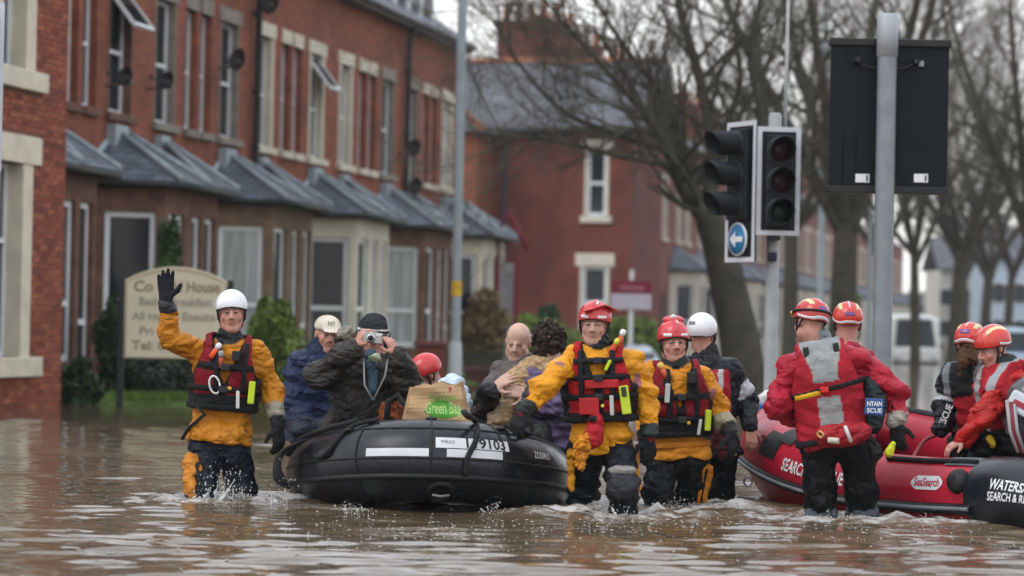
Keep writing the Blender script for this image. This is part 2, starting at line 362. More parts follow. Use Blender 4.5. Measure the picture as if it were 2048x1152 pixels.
def bay_panel(par, p0, p1, z0, z1, openings, wallmat, tname='bay_wall'):
    """a straight piece of bay wall between plan points with windows in it (all in house coordinates)"""
    p0 = Vector((*p0, 0)); p1 = Vector((*p1, 0)); L = (p1-p0).length; a = math.atan2(p1.y-p0.y, p1.x-p0.x)
    M = Matrix.Translation(p0) @ Matrix.Rotation(a, 4, 'Z')
    m = MB(); wall_holes(m, 0, L, z0, z1, [o[:4] for o in openings], 0, 0.22, M)
    m.build(tname, wallmat, par)
    for o in openings:
        window(par, o[0], o[1], o[2], o[3], M, y=0.07, fr=0.085, rail=o[4] if len(o) > 4 else 0.36, glass=o[5] if len(o) > 5 else None)
def terraced(i, t0, label, first_floor, baymat, detail, bayglass=None, soil=True, wallmat=None):
    """one house of the terrace: 5.4 m of front with a canted bay and glazed porch under hipped slate roofs"""
    W = 5.4; h = local_house('terraced_house', t0, 15.0, label, 'house', 'terraced houses along the flooded street')
    wm = wallmat or BRICK
    holes = []; wins = []
    for (x0, x1, sm, extra) in first_floor:
        holes.append((x0, x1, 4.3, 6.32)); wins.append((x0, x1, sm, extra))
    m = MB(); wall_holes(m, 0, W, -0.5, 7.78, holes+[(2.65, 7.0, -0.5, 2.8)][:0], 0, 0.3)
    m.build('wall', wm, h)
    for (x0, x1, sm, extra) in wins: window(h, x0, x1, 4.3, 6.32, surround=sm, jamb=(0.13 if sm is CREAM else 0.05) if x1-x0 > .8 else 0.0, lx=0.09 if x1-x0 > .8 else .03, **extra)
    # roof slope, gutter
    r = MB(); r.poly([(0.0, -0.28, 7.74), (W, -0.28, 7.74), (W, 5.0, 11.2), (0.0, 5.0, 11.2)], 0.06)
    r.poly([(0.0, 10.28, 7.74), (0.0, 5.0, 11.2), (W, 5.0, 11.2), (W, 10.28, 7.74)], 0.06)
    r.build('roof', SLATE, h)
    MB().tube([(0, -0.33, 7.72), (W, -0.33, 7.72)], 0.07, 8).build('gutter', mat('grey_gutter', (0.16, 0.16, 0.17), 0.5), h)
    MB().box(0, W, -0.28, -0.002, 7.58, 7.68).build('fascia', mat('dark_fascia', (0.1, 0.09, 0.09), 0.6), h)
    # bay: plan points (x along the street, y out of the front is negative)
    A = [(2.75, 0.0), (3.32, -1.08), (4.34, -1.08), (4.55, -0.72)]
    z0, z1 = -0.5, 3.12
    bay_panel(h, A[0], A[1], z0, z1, [(0.3, 1.08, 0.62, 2.74, 0.36, bayglass)], baymat)
    bay_panel(h, A[1], A[2], z0, z1, [(0.14, 0.88, 0.62, 2.74)], baymat)
    B = [(4.55, -0.72), (4.62, -1.02), (5.95, -1.02), (6.5, 0.0)]
    bay_panel(h, (4.36, -1.05), B[1], z0, z1, [], baymat)
    bay_panel(h, B[1], B[2], z0, z1, [(0.1, 0.56, 0.5, 2.74), (0.74, 1.24, 0.1, 2.74)], baymat)
    bay_panel(h, B[2], B[3], z0, z1, [], baymat)
    ze, zt = 3.2, 4.02
    E0, E1, E2, E3, E4 = (2.5, 0, ze), (3.18, -1.38, ze), (4.5, -1.38, ze), (6.05, -1.34, ze), (6.8, 0, ze)
    T0, T1, V, Tb, Tc = (3.95, 0, zt), (4.35, 0, zt), (4.95, -0.02, ze+0.18), (6.0, 0, zt), (6.15, 0, zt)
    for nm, poly, ev in (('roof_face', [E0, E1, T0], (E0, E1)), ('roof_face', [E1, E2, T1, T0], (E1, E2)), ('roof_face', [E2, V, T1], (E2, V)),
                         ('roof_face', [E2, Tb, V], (V, E2)), ('roof_face', [E2, E3, Tc, Tb], (E2, E3)), ('roof_face', [E3, E4, Tc], (E3, E4))):
        f = MB(); f.poly([tuple(Vector(p)-Vector((0, 0, 0.03))) for p in poly]); o = f.build('bay_roof', SLATE, h)
        if detail >= 1: slates(o, poly, ev, single=detail >= 2, mat_=SLATE)
    hip = MB()
    for a, b in ((E0, T0), (E1, T0), (T1, E2), (Tb, E2), (Tc, E3), (T0, T1)):
        hip.tube([Vector(a)+Vector((0, 0, .03)), Vector(b)+Vector((0, 0, .04))], 0.06, 6)
    hip.build('lead_hip', LEAD, h)
    # upstand flashing on the near shoulder of each bay roof
    fl = MB(); fl.box(T0[0]-0.42, T0[0]+0.16, -0.16, -0.01, zt-0.36, zt+0.08)
    fl.build('flashing', LEAD, h)
    MB().box(Tb[0]-0.3, Tb[0]+0.12, -0.14, -0.01, zt-0.3, zt+0.07).build('flashing', LEAD, h)
    MB().tube([(E0[0]+.05, -0.1, ze-.05), (E1[0], E1[1]+.02, ze-.05), (E2[0], E2[1]+.02, ze-.05), (E3[0], E3[1]+.02, ze-.05), (E4[0]-.05, -.1, ze-.05)], 0.06, 6).build('bay_gutter', BLACKP, h)
    if soil:
        p = MB(); p.tube([(5.36, -0.3, 7.65), (5.36, -0.12, 7.35), (5.36, -0.1, 3.6), (5.36, -0.1, 3.5)], 0.062, 8)
        for z in (6.6, 5.2, 4.2): p.tube([(5.36, -0.1, z), (5.36, -0.1, z+0.09)], 0.08, 8)
        p.build('drainpipe', BLACKP, h)
    return h
PR = [(1.75, 2.32), (2.52, 3.08)]
def ff(sm1, smp, sm2, e1={}, e2={}):
    return [(0.25, 1.25, sm1, e1), (*PR[0], smp, {}), (*PR[1], smp, {}), (3.55, 4.6, sm2, e2)]
H0 = 35.72
terraced(0, H0, 'brick terraced house with brown stone sills beside the cream trimmed end house', ff(STONE, STONE, STONE, {}, {'open_top': True}), STONE, 2, GLASS, False)
terraced(1, H0+5.4, 'brick terraced house with grey stone sills and two dark satellite dishes', ff(GREYSTONE, GREYSTONE, GREYSTONE), mat('tan_sandstone', (0.19, 0.125, 0.08), 0.85, 0.3, 5.0, bump=0.3), 2, GLASSP, True)
terraced(2, H0+10.8, 'brick terraced house with thick cream painted window surrounds and open casement', ff(CREAM, CREAM, CREAM, {}, {'open_top': True}), CREAM2, 2, GLASS, False)
terraced(3, H0+16.2, 'brick terraced house with one cream and one grey window surround', ff(CREAM, CREAM, GREYSTONE), STONE, 1, GLASSP, True)
h4 = terraced(4, H0+21.6, 'end brick terraced house with white framed dormer above the eaves', ff(GREYSTONE, CREAM, CREAM), CREAM, 1, GLASS, False)
terraced(-1, H0-5.4, 'brick terraced house mostly hidden behind the cream trimmed end house', ff(STONE, STONE, STONE), STONE, 1, GLASS, False)
# dormer on the roofs near the far end of the terrace
dm = MB(); dm.box(-1.6, 3.4, 0.25, 0.45, 8.1, 10.0); dm.box(-1.6, -1.4, 0.45, 3.2, 8.1, 10.0); dm.box(3.2, 3.4, 0.45, 3.2, 8.1, 10.0); dm.box(-1.75, 3.55, 0.1, 3.2, 10.0, 10.15)
dm.build('dormer', mat('dormer_cheek', (0.09, 0.1, 0.12), 0.6, 0.2), h4)
for x in (-1.4, -0.3, 0.9, 2.0, 3.1): MB().box(x, x+0.2, 0.17, 0.25, 8.1, 10.0).build('dormer_frame', UPVC, h4)
for x in (-1.2, -0.1, 1.1, 2.2): MB().box(x+0.02, x+0.88, 0.2, 0.245, 8.3, 9.9).build('dormer_pane', GLASS, h4)
# ---- the near end house with cream stone trim; its bricks stand proud of the joints
eh = local_house('end_house', 24.0, 12.8, 'brick house with cream stone window surrounds standing forward of the terrace')
W8 = 8.12
eh_h = [(5.72, 7.04, 4.1, 6.4), (5.72, 7.04, 0.62, 2.97), (2.0, 3.3, 4.1, 6.4), (2.0, 3.3, 0.62, 2.97)]
m = MB(); wall_holes(m, 0, W8, -0.5, 9.0, eh_h, 0.012, 0.35); m.box(W8-.3, W8, 0.352, 9.0, -0.5, 9.0); m.box(0, W8-.302, 8.7, 9.0, -0.5, 9.0)
m.build('wall', mat('mortar', (0.2, 0.105, 0.07), 0.9, 0.25, 8.0), eh)
for hx in eh_h: window(eh, *hx, surround=CREAM, jamb=0.3, lint=0.34, lx=0.24, sill=0.24, y=0.2, rail=0.6)
MB().poly([(-.2, -0.3, 8.95), (W8+.2, -0.3, 8.95), (W8+.2, 4.5, 12.5), (-.2, 4.5, 12.5)], 0.08).poly([(-.2, 9.3, 8.95), (-.2, 4.5, 12.5), (W8+.2, 4.5, 12.5), (W8+.2, 9.3, 8.95)], 0.08).build('roof', SLATE, eh)
bme = MB().bbox(-0.1075, 0.1075, 0, 0.03, -0.0325, 0.0325, 0.004).mesh('brick') if False else MB().box(-0.1075, 0.1075, 0, 0.024, -0.0325, 0.0325).mesh('brick')
bvar = []
for k, c in enumerate(((0.28, 0.08, 0.042), (0.23, 0.06, 0.034), (0.33, 0.105, 0.055), (0.17, 0.045, 0.03))):
    q = bme.copy(); q.materials.append(mat('brick_tone_%d' % k, c, 0.85, 0.3, 9.0, bump=0.5)); bvar.append(q)
rest = [MB() for _ in range(4)]; nb = 0; rr = random.Random(3)
trims = [(h_[0]-.245, h_[1]+.245, h_[3]-.001, h_[3]+.345) for h_ in eh_h]+[(h_[0]-.245, h_[1]+.245, h_[2]-.245, h_[2]) for h_ in eh_h]+eh_h
for row in range(0, 122):
    z = -0.2+row*0.075
    for c in range(-1, 38):
        x = W8-0.11-c*0.225-(0.1125 if row % 2 else 0)
        x0, x1 = x-0.1075, x+0.1075
        if x1 > W8+.001 and row % 2 == 0: continue
        x1 = min(x1, W8); x0 = max(x0, 0)
        for a, b, p, q in trims:
            if p-0.03 < z < q+0.03:
                if a < x0 and x1 < b: x1 = x0
                elif x0 < a < x1 and x1 < b: x1 = a
                elif x0 < b < x1 and x0 > a: x0 = b
        if x1-x0 < 0.02: continue
        k = rr.choice((0, 0, 1, 1, 2, 3)); dy = -0.003+rr.uniform(-.003, .003)
        if x > 6.95 and 0.0 < z < 5.3 and nb < 300 and x1-x0 > 0.1:
            o = link('brick', bvar[k], eh); o.location = ((x0+x1)/2, dy, z); o.scale = ((x1-x0-.002)/0.215, 1, 1); nb += 1
        elif x > 3.3: rest[k].box(x0, x1-.002, dy, dy+.024, z-.0325, z+.0325)
for k in range(4): tag(rest[k].build('bricks', bvar[k].materials[0], eh), kind='stuff')

# ---- second terrace beyond the side street
ch = local_house('corner_house', 87.0, 15.0, 'red brick corner house with a slate roof behind the bare tree')
def side_px(px, py):   # on the wall that faces down the street (t = 87): returns house y, z
    a = at(px, py, 1.0)-Vector((0, 0, CAMH)); k = 87.0/(a.dot(U)); p = a*k
    return p.dot(NN)-15.0, p.z+CAMH
yA, zE = side_px(1010, 262); yW0, zw1 = side_px(1219, 300); yW1, zw0 = side_px(1168, 432); yV0, zv1 = side_px(1219, 533); yV1, _ = side_px(1160, 533)
MS = Matrix.Rotation(-math.pi/2, 4, 'Z')   # panel x runs away from the street, panel -y faces the camera side
MSi = Matrix(((0, 1, 0, 0), (1, 0, 0, 0), (0, 0, 1, 0), (0, 0, 0, 1)))
m = MB(); wall_holes(m, 0, yA+.4, -0.5, 7.6, [(yW0, yW1, zw0, zw1), (yV0, yV1, 0.75, zv1)], 0, 0.3, MSi)
m.box(0.302, 6.0, 0, 0.3, -0.5, 7.6); m.build('wall', BRICK_FAR, ch)
window(ch, yW0, yW1, zw0, zw1, MSi, surround=CREAM2, jamb=0.08, lint=0.34, lx=0.12, sill=0.22, rail=0.5, fr=0.1, y=0.08)
window(ch, yV0, yV1, 0.75, zv1, MSi, surround=CREAM2, jamb=0.08, lint=0.42, lx=0.16, sill=0.22, rail=0.5, fr=0.1, y=0.08)
r = MB(); r.poly([(-0.35, -0.5, 7.55), (4.0, -0.5, 10.15), (4.0, 7.5, 10.15), (-0.35, 7.5, 7.55)], 0.08); r.poly([(4.0, -0.5, 10.15), (8.0, -0.5, 7.7), (8.0, 7.5, 7.7), (4.0, 7.5, 10.15)], 0.08)
ro = r.build('roof', mat('roof_slate_far', (0.1, 0.1, 0.115), 0.6, 0.45, 1.4, bump=0.3, bscale=8), ch)
MB().tube([(4.0, -0.55, 10.22), (4.0, 7.5, 10.22)], 0.13, 8).build('ridge_tiles', TERRA, ro)
MB().tube([(-0.42, -0.5, 7.5), (-0.42, 7.5, 7.5)], 0.08, 8).build('gutter', BLACKP, ch)
MB().tube([(-0.12, yA-.05, 7.5), (-0.12, yA-.05, -0.4)], 0.07, 8).build('drainpipe', mat('purple_pipe', (0.05, 0.035, 0.07), 0.5), ch)
m = MB(); m.box(-2.2, 0.0, yA+.4, yA+.7, -0.5, 7.3); m.box(-2.2, -1.9, yA+.702, yA+5, -0.5, 7.3); m.build('wing_wall', mat('brick_orange', (0.26, 0.085, 0.045), 0.85, 0.3, 1.5, bump=0.3), ch)
MB().poly([(-2.5, yA+.1, 7.3), (0.3, yA+.1, 7.3), (0.3, yA+2.5, 9.0), (-1.2, yA+2.5, 9.0)], 0.06).poly([(-2.5, yA+6, 7.3), (-2.5, yA+.1, 7.3), (-1.2, yA+2.5, 9.0), (-1.2, yA+6, 9.0)], 0.06).build('wing_roof', MATS['roof_slate_far'], ch)
MB().tube([(-2.5, yA+.1, 7.38), (-1.2, yA+2.5, 9.08)], 0.11, 6).build('hip_tiles', TERRA, ch)
def chimney(par, x, y, z0, z1, w=1.5, d=0.7, pots=4):
    m = MB(); m.box(x-d/2, x+d/2, y-w/2, y+w/2, z0, z1-.25); m.box(x-d/2-.07, x+d/2+.07, y-w/2-.07, y+w/2+.07, z1-.25, z1)
    c = m.build('chimney', BRICK_FAR, par)
    for k in range(pots):
        q = MB(); lathe(q, (x, y-w/2+w*(k+.5)/pots, z1-.02), [(.13, 0), (.12, .35), (.105, .55), (.13, .57), (.13, .66)], 10); q.build('chimney_pot', TERRA, c)
chimney(ch, 7.2, 5.0, 8.0, 12.0, 2.3, 0.9, 5)
# chained far terrace: wall, roof, bay, windows, chimney each
FARW = brick_mat('brick_distant', (0.27, 0.09, 0.055), (0.2, 0.06, 0.04), (0.17, 0.1, 0.08))
def far_house():
    W = 5.4; h = local_house('far_terraced_house', 95.0, 15.0, 'x')
    wins = [(0.35, 1.35), (3.6, 4.6)]
    m = MB(); wall_holes(m, 0, W, -0.5, 7.78, [(a, b, 4.3, 6.3) for a, b in wins], 0, 0.3); m.build('wall', FARW, h)
    for a, b in wins: window(h, a, b, 4.3, 6.3, surround=CREAM2, jamb=0.14, lx=0.1)
    MB().poly([(0, -0.3, 7.74), (W, -0.3, 7.74), (W, 5, 10.4), (0, 5, 10.4)], 0.06).poly([(0, 10.3, 7.74), (0, 5, 10.4), (W, 5, 10.4), (W, 10.3, 7.74)], 0.06).build('roof', MATS['roof_slate_far'], h)
    A = [(2.2, 0.0), (2.85, -1.0), (4.4, -1.0), (5.0, 0.0)]
    bay_panel(h, A[0], A[1], -.5, 3.12, [(0.25, 0.95, .62, 2.74)], CREAM2); bay_panel(h, A[1], A[2], -.5, 3.12, [(0.2, 1.35, .62, 2.74)], CREAM2); bay_panel(h, A[2], A[3], -.5, 3.12, [], CREAM2)
    m = MB(); E = [(1.9, 0, 3.2), (2.7, -1.3, 3.2), (4.55, -1.3, 3.2), (5.3, 0, 3.2)]; T = [(3.2, 0, 4.05), (4.1, 0, 4.05)]
    m.poly([E[0], E[1], T[0]], 0.05); m.poly([E[1], E[2], T[1], T[0]], 0.05); m.poly([E[2], E[3], T[1]], 0.05); m.build('bay_roof', SLATE, h)
    MB().box(0.4, 1.4, -0.03, 0.0, -0.3, 2.4).build('door', mat('dark_door', (0.06, 0.02, 0.03), 0.5), h)
    chimney(h, 5.2, 5.0, 9.0, 12.1, 1.6, 0.8, 4)
    return h
def copy_tree(o, parent=None):
    c = o.copy(); COL.objects.link(c); c.parent = parent
    if parent is not None: c.matrix_parent_inverse = o.matrix_parent_inverse
    for k in list(o.children): copy_tree(k, c)
    return c
fh = far_house(); T2 = 93.0
fl_lab = ['far terraced house joined to the red brick corner house', 'far cream bayed terraced house second beyond the corner house', 'far cream bayed terraced house third beyond the corner house']
for k in range(22):
    o = fh if k == 0 else copy_tree(fh)
    o.location = street(T2+k*5.4, 15.0, 0)
    tag(o, fl_lab[k] if k < 3 else 'distant cream bayed brick terraced house behind the avenue trees', 'house', 'distant terraced houses')

# ---- lawn and kerb of the front garden, just proud of the flood
def ground_patch(name, ts, Ds, hgt, material, n=(60, 14), seed=1, edge=0.35):
    rg = np.random.default_rng(seed); vs = []; fs = []
    for i in range(n[0]+1):
        for j in range(n[1]+1):
            a, b = i/n[0], j/n[1]; t = ts[0]+(ts[1]-ts[0])*a; D = Ds[0]+(Ds[1]-Ds[0])*b
            e = min(1, min(a, 1-a)*(ts[1]-ts[0])/edge, b*(Ds[1]-Ds[0])/edge)
            D -= (1-b)*0.25*math.sin(t*1.7+1)*math.sin(t*.61)
            p = street(t, D, -0.12+e*(hgt+0.12)+rg.uniform(-.012, .012)); vs.append(p)
    k = n[1]+1
    for i in range(n[0]):
        for j in range(n[1]): fs.append((i*k+j, i*k+j+1, (i+1)*k+j+1, (i+1)*k+j))
    m = MB(); m.add(vs, fs, True); return m.build(name, material)
structure(ground_patch('lawn', (32.6, 66), (11.55, 15.2), 0.085, GRASS))
structure(ground_patch('verge', (52, 240), (8.8, 15.0), -0.02, mat('verge_soil', (0.1, 0.1, 0.045), 0.9, 0.5, 0.8, bump=0.5, bscale=8), (120, 10), 4))
bl = MB(); rg = random.Random(8)
for i in range(14000):
    t = rg.uniform(32.7, 46); D = 11.6+1.9*rg.random()**1.6; p = street(t, D, 0.06); a = rg.uniform(0, 6.28); hh = rg.uniform(.04, .13)
    q = Vector((math.cos(a), math.sin(a), 0))*0.012; tip = p+Vector((rg.uniform(-.04, .04), rg.uniform(-.04, .04), hh))
    bl.add([p-q, p+q, tip], [(0, 1, 2)])
tag(bl.build('grass_blades', mat('grass_blade', (0.12, 0.21, 0.03), 0.7, 0.4, 3.0)), 'short green grass on the lawn edge by the signboard', 'grass', kind='stuff')

# ---- bushes
def leaf_cloud(mb, c, r, n, size, rg, shape=None, flat=0.5):
    c = Vector(c)
    for _ in range(n):
        while True:
            p = Vector((rg.uniform(-1, 1), rg.uniform(-1, 1), rg.uniform(-1, 1)))
            if p.length <= 1 and p.length > rg.uniform(0, 0.9): break
        if shape: p = shape(p)
        q = c+Vector((p.x*r[0], p.y*r[1], p.z*r[2])); s = size*rg.uniform(.6, 1.5)
        d = Vector((rg.gauss(0, 1), rg.gauss(0, 1), rg.gauss(0, 1))).normalized(); e = d.orthogonal().normalized()
        e = (Quaternion(d, rg.uniform(0, 6.28)) @ e)*s*0.42
        mb.add([q-d*s*.6, q+e, q+d*s*.6, q-e], [(0, 1, 2, 3)])
def bush(name, label, px, py0, py1, wpx, Y, material, n=2600, leaf=0.055, clumps=9, seed=1, shape=None, group=None, cat='bush'):
    base = at(px, py1, Y); top = at(px, py0, Y); H = top.z-base.z; Wd = wpx/F*Y/2
    t = thing(name, label, cat, (base.x, base.y, base.z), 0, group); rg = random.Random(seed)
    fol = MB()
    for k in range(clumps):
        z = rg.uniform(.02, .88)*H; sp = (shape(z/H) if shape else math.sqrt(max(0.05, 1-(2*z/H-0.75)**2*0.75)))
        a = rg.uniform(0, 6.28); d = Wd*sp*rg.uniform(.2, .62)
        leaf_cloud(fol, (d*math.cos(a), d*math.sin(a)*.8, z), (Wd*sp*rg.uniform(.35, .6),)*2+(H*rg.uniform(.13, .22),), n//clumps, leaf, rg)
    leaf_cloud(fol, (0, 0, H*.45), (Wd*.7*(shape(.45) if shape else 1), Wd*.6, H*.45), n//3, leaf, rg, (lambda p: Vector((p.x*(shape((p.z+1)/2)), p.y*(shape((p.z+1)/2)), p.z))) if shape else None)
    fol.build('foliage', material, t)
    st = MB()
    for k in range(5):
        a = k*1.3; st.tube([(0, 0, -0.45), (Wd*.12*math.cos(a), Wd*.12*math.sin(a), H*.3), (Wd*.4*math.cos(a), Wd*.4*math.sin(a), H*.62)], [.03, .022, .008], 5)
    st.build('stem', mat('bark_dark', (0.06, 0.045, 0.03), .9), t)
    return t
def leafmat(name, c): 
    m = mat(name, c, 0.55, 0.55, 3.0); b = m.node_tree.nodes['Principled BSDF']; b.inputs['Subsurface Weight'].default_value = 0.0
    return m
LG, LD, LB = leafmat('leaf_fresh', (0.14, 0.2, 0.035)), leafmat('leaf_dark', (0.03, 0.06, 0.02)), leafmat('leaf_conifer', (0.045, 0.1, 0.025))
LTAN = leafmat('leaf_beech', (0.27, 0.18, 0.09)); LGREY = leafmat('leaf_greygreen', (0.05, 0.075, 0.05))
cone = lambda u: max(0.04, 1.05-u)
bush('conifer', 'pointed green conifer rising behind the cream signboard', 334, 438, 800, 270, 37.5, LB, 8200, .06, 22, 2, cone, cat='conifer')
bush('dark_bush', 'dark rounded bush at the foot of the end house', 152, 716, 816, 130, 34.6, LD, 3600, .055, 12, 3)
bush('dark_bush', 'dark evergreen bush beside the left post of the signboard', 226, 585, 792, 105, 36.8, LD, 4200, .06, 16, 4)
bush('low_shrub', 'grey green low shrub under the cream signboard', 308, 712, 788, 150, 36.6, LGREY, 3400, .05, 12, 5)
bush('low_shrub', 'small dark shrub between the signboard and the waving man', 400, 720, 788, 110, 36.8, LD, 2600, .05, 10, 6)
bush('bright_bush', 'bright green leafy bush between waving man and boat', 540, 590, 806, 150, 36.5, LG, 7000, .07, 22, 7)
bush('beech_hedge', 'tan beech hedge behind the street lamp base', 968, 572, 745, 110, 62.0, LTAN, 5200, .1, 18, 8, cat='hedge')
bush('low_hedge', 'green low hedge in front of the red corner house', 1085, 628, 722, 190, 74.0, LG, 5000, .11, 20, 9, cat='hedge')
bush('low_hedge', 'green low hedge below the estate agent board', 1255, 636, 722, 230, 78.0, LG, 5000, .12, 20, 10, cat='hedge')
bush('dark_bush', 'dark round bush against the red corner house', 1100, 605, 660, 60, 80.0, LD, 1300, .1, 7, 11)
bush('dark_bush', 'dark green bush behind the avenue trunks', 1700, 560, 700, 60, 96.0, LG, 1500, .14, 8, 12)
# ================================================================== street furniture
# ---- bed and breakfast signboard
def local_px(Y):   # helper: pixel -> world on the upright plane at distance Y
    return lambda px, py: at(px, py, Y)
SY = 33.6; P = local_px(SY)
bl_, br_ = P(247, 716), P(452, 716); tl_, tr_ = P(250, 560), P(456, 560)
sb = thing('signboard', 'cream arched guest house signboard on dark posts in the front garden', 'sign', (P(350, 760).x, SY, -0.1))
def rel(v, o): return Vector(v)-o.location
x0, x1, zb, zs, zt = bl_.x, br_.x, bl_.z, tl_.z, P(350, 533).z
o = sb.location; pts = [(x0-o.x, 0, zb-o.z), (x1-o.x, 0, zb-o.z)]
for k in range(13):
    a = k/12; xx = x1+(x0-x1)*a; zz = zs+(zt-zs)*math.sin(math.pi*a)**0.8; pts.append((xx-o.x, 0, zz-o.z))
RB = MB(); RB.poly([(p[0], 0.0, p[2]) for p in pts], -0.04); bo = RB.build('board', mat('sign_cream', (0.64, 0.58, 0.42), 0.5, 0.07, 2.0), sb)
bd = MB(); bd.tube([(p[0]*.975, -0.043 if False else -0.004, (p[2]-(zb-o.z)-.25)*.955+(zb-o.z)+.25) for p in pts+[pts[0]]], 0.006, 4); bd.build('border_line', mat('sign_brown_line', (0.35, 0.25, 0.13), .5), bo)
for xx in (x0-o.x-0.04, x1-o.x+0.03):
    MB().bbox(xx-.04, xx+.04, 0.0, .08, -0.5, zs-o.z+0.02, .008).build('post', mat('dark_green_post', (0.012, 0.02, 0.018), .5), sb)
SBN = mat('sign_brown_text', (0.3, 0.2, 0.11), .5, .1); SGY = mat('sign_grey_text', (0.33, 0.3, 0.24), .5, .1)
def signtxt(txt, px0, px1, py, h, mt):
    a, b = P(px0, py), P(px1, py)
    M = Matrix.Translation(((a.x+b.x)/2-o.x, -0.006, a.z-o.z)) @ Matrix.Rotation(math.pi/2, 4, 'X')
    lettering('lettering', txt, h, mt, bo, M, True, b.x-a.x)
signtxt('Co', 268, 306, 573, .19, SBN); signtxt('ld House', 347, 440, 574, .19, SBN)
signtxt('Bed & Breakfast', 278, 424, 603, .15, SGY); signtxt('All rooms Ensuite', 264, 432, 632, .15, SGY)
signtxt('Pri', 279, 306, 662, .15, SGY); signtxt('Tel: 01', 266, 342, 691, .16, SBN)

# ---- satellite dishes
def dish(px, py, wpx, D, label):
    a = at(px, py, 1.0)-Vector((0, 0, CAMH)); k = D/(a.dot(NN)); p = a*k+Vector((0, 0, CAMH)); Y = p.y
    r = wpx/F*Y/2
    t = thing('satellite_dish', label, 'satellite dish', p+U*0.3+NN*0.45, 0, 'satellite dishes on the brick fronts')
    c = p-t.location; d = Vector((-0.45, -0.86, 0.22)).normalized(); M = d.to_track_quat('Z', 'Y').to_matrix().to_4x4()
    m = MB(); prof = [(r*f, -0.055*(1-f*f)*1.6) for f in (0.02, .3, .55, .8, 1.0)]+[(r, -0.005), (r*.8, -0.055*(1-.64)*1.6-.02), (r*.3, -.11)]
    lathe(m, c, prof, 20, M @ Matrix.Diagonal((.9, 1.08, 1, 1))); m.build('reflector', mat('dish_mesh', (0.035, 0.026, 0.024), .6, .3), t)
    MB().tube([c-d*.06, c-d*.2+Vector((0, 0, -.05)), Vector((0, 0, -.12))], .02, 6).build('wall_arm', mat('dish_arm', (.25, .25, .25), .5), t)
    q = c+d*.34+Vector((-.05, 0, -.06)); MB().tube([c+Vector((0, 0, -r*.9)), q], .011, 5).build('feed_arm', BLACKPL, t)
    MB().ball(q, (.035, .05, .035), 8, 6).build('feed_horn', BLACKPL, t)
dish(250, 152, 38, 14.5, 'dark satellite dish in front of the open window beside the end house')
dish(333, 160, 36, 14.5, 'dark satellite dish in front of the grey silled window next to white pipe')
dish(474, 119, 44, 14.5, 'dark brown satellite dish left of the black drainpipe between two houses')
dish(541, 6, 44, 14.6, 'dark satellite dish high under the eaves above cream window lintel')
dish(827, 296, 36, 14.6, 'dark satellite dish right of the tall black drainpipe below grey lintel')
dish(831, 372, 34, 14.4, 'dark satellite dish low beside the bay roof near tall drainpipe')
dish(1020, 335, 26, 19.9, 'pale satellite dish on the corner of the red corner house')

# ---- lamp post with yellow band
def upright(px_t, py_t, px_b, py_b, Y): return at(px_t, py_t, Y), at(px_b, py_b, Y)
LY = 42.0; b = at(912, 640, LY)
lp = thing('street_lamp', 'tall grey street lamp post with a yellow band beyond the boat', 'street lamp', (b.x, LY, GROUND_Z))
zz = lambda py: at(912, py, LY).z-GROUND_Z
LGREYM = mat('lamp_grey_paint', (0.24, 0.28, 0.3), .5, .15, 6.0, bump=.05)
m = MB(); lathe(m, (0, 0, zz(690)), [(.085, 0), (.075, .05), (.07, 1.5), (.075, 4), (.06, 7.5), (.05, 9)], 14); m.build('column', LGREYM, lp)
m = MB(); lathe(m, (0, 0, 0), [(.11, 0), (.105, zz(720)), (.1, zz(692)), (.086, zz(684))], 14); m.build('base', mat('lamp_base', (0.42, .45, .46), .5, .15), lp)
m = MB(); lathe(m, (0, 0, zz(592)), [(.079, 0), (.079, zz(562)-zz(592))], 14); m.build('yellow_band', mat('yellow_band', (.6, .36, .02), .5, .2), lp)
m = MB(); z9 = zz(690)+9; m.tube([(0, 0, z9-.05), (0.1, -.2, z9+.5), (.8, -1.2, z9+.7)], [.05, .04, .035], 8); m.build('arm', LGREYM, lp)
m = MB(); m.bbox(.55, 1.05, -1.8, -1.1, z9+.62, z9+.8, .03); m.build('lantern', LGREYM, lp)
# two more lamp columns down the avenue
for px, Y, lab in ((1640, 78.0, 'slim grey lamp column among the avenue trees'), (1738, 92.0, 'slim pale lamp column behind the black sign back')):
    b = at(px, 640, Y); t = thing('lamp_column', lab, 'street lamp', (b.x, Y, GROUND_Z))
    m = MB(); lathe(m, (0, 0, 0), [(.15, 0), (.14, 1.6), (.1, 1.7), (.09, 6), (.07, 12)], 10); m.build('column', LGREYM, t)
    MB().bbox(-.2, .2, -1.2, .1, 12, 12.2, .03).build('lantern', LGREYM, t)

# ---- back of the black sign on its steel post
GY = 21.6; b = at(1764, 690, GY)
sg = thing('sign_back', 'black back of a large road sign on a thick grey steel post', 'road sign', (b.x, GY, GROUND_Z))
Q = lambda px, py, dy=0.0: at(px, py, GY+dy)-sg.location
m = MB(); ztop = Q(1783, 28).z
R = .0775; lathe(m, (0, 0, 0), [(R, 0), (R, Q(1780, 112).z)], 20); m.build('post', GALV, sg)
m = MB(); zc = Q(1780, 114).z; lathe(m, (0, 0, zc), [(R, 0), (R+.008, 0.004), (R+.008, ztop-zc-.015), (R-.005, ztop-zc)], 20); m.build('post_cap', mat('post_cap_grey', (.36, .38, .4), .5, .12, metal=.3), sg)
SX = lambda px: (px-1772)/F*(GY+.14)
zt_, zb_ = Q(1783, 82, .14).z, Q(1770, 384, .14).z; xl, xr = SX(1664), SX(1900)
BK = mat('sign_back_black', (0.006, 0.009, 0.013), .5, .2, 5.0, spec=.14, bump=.05, rvar=.1)
m = MB(); m.bbox(xl, xr, .1, .19, zb_, zt_, .012)
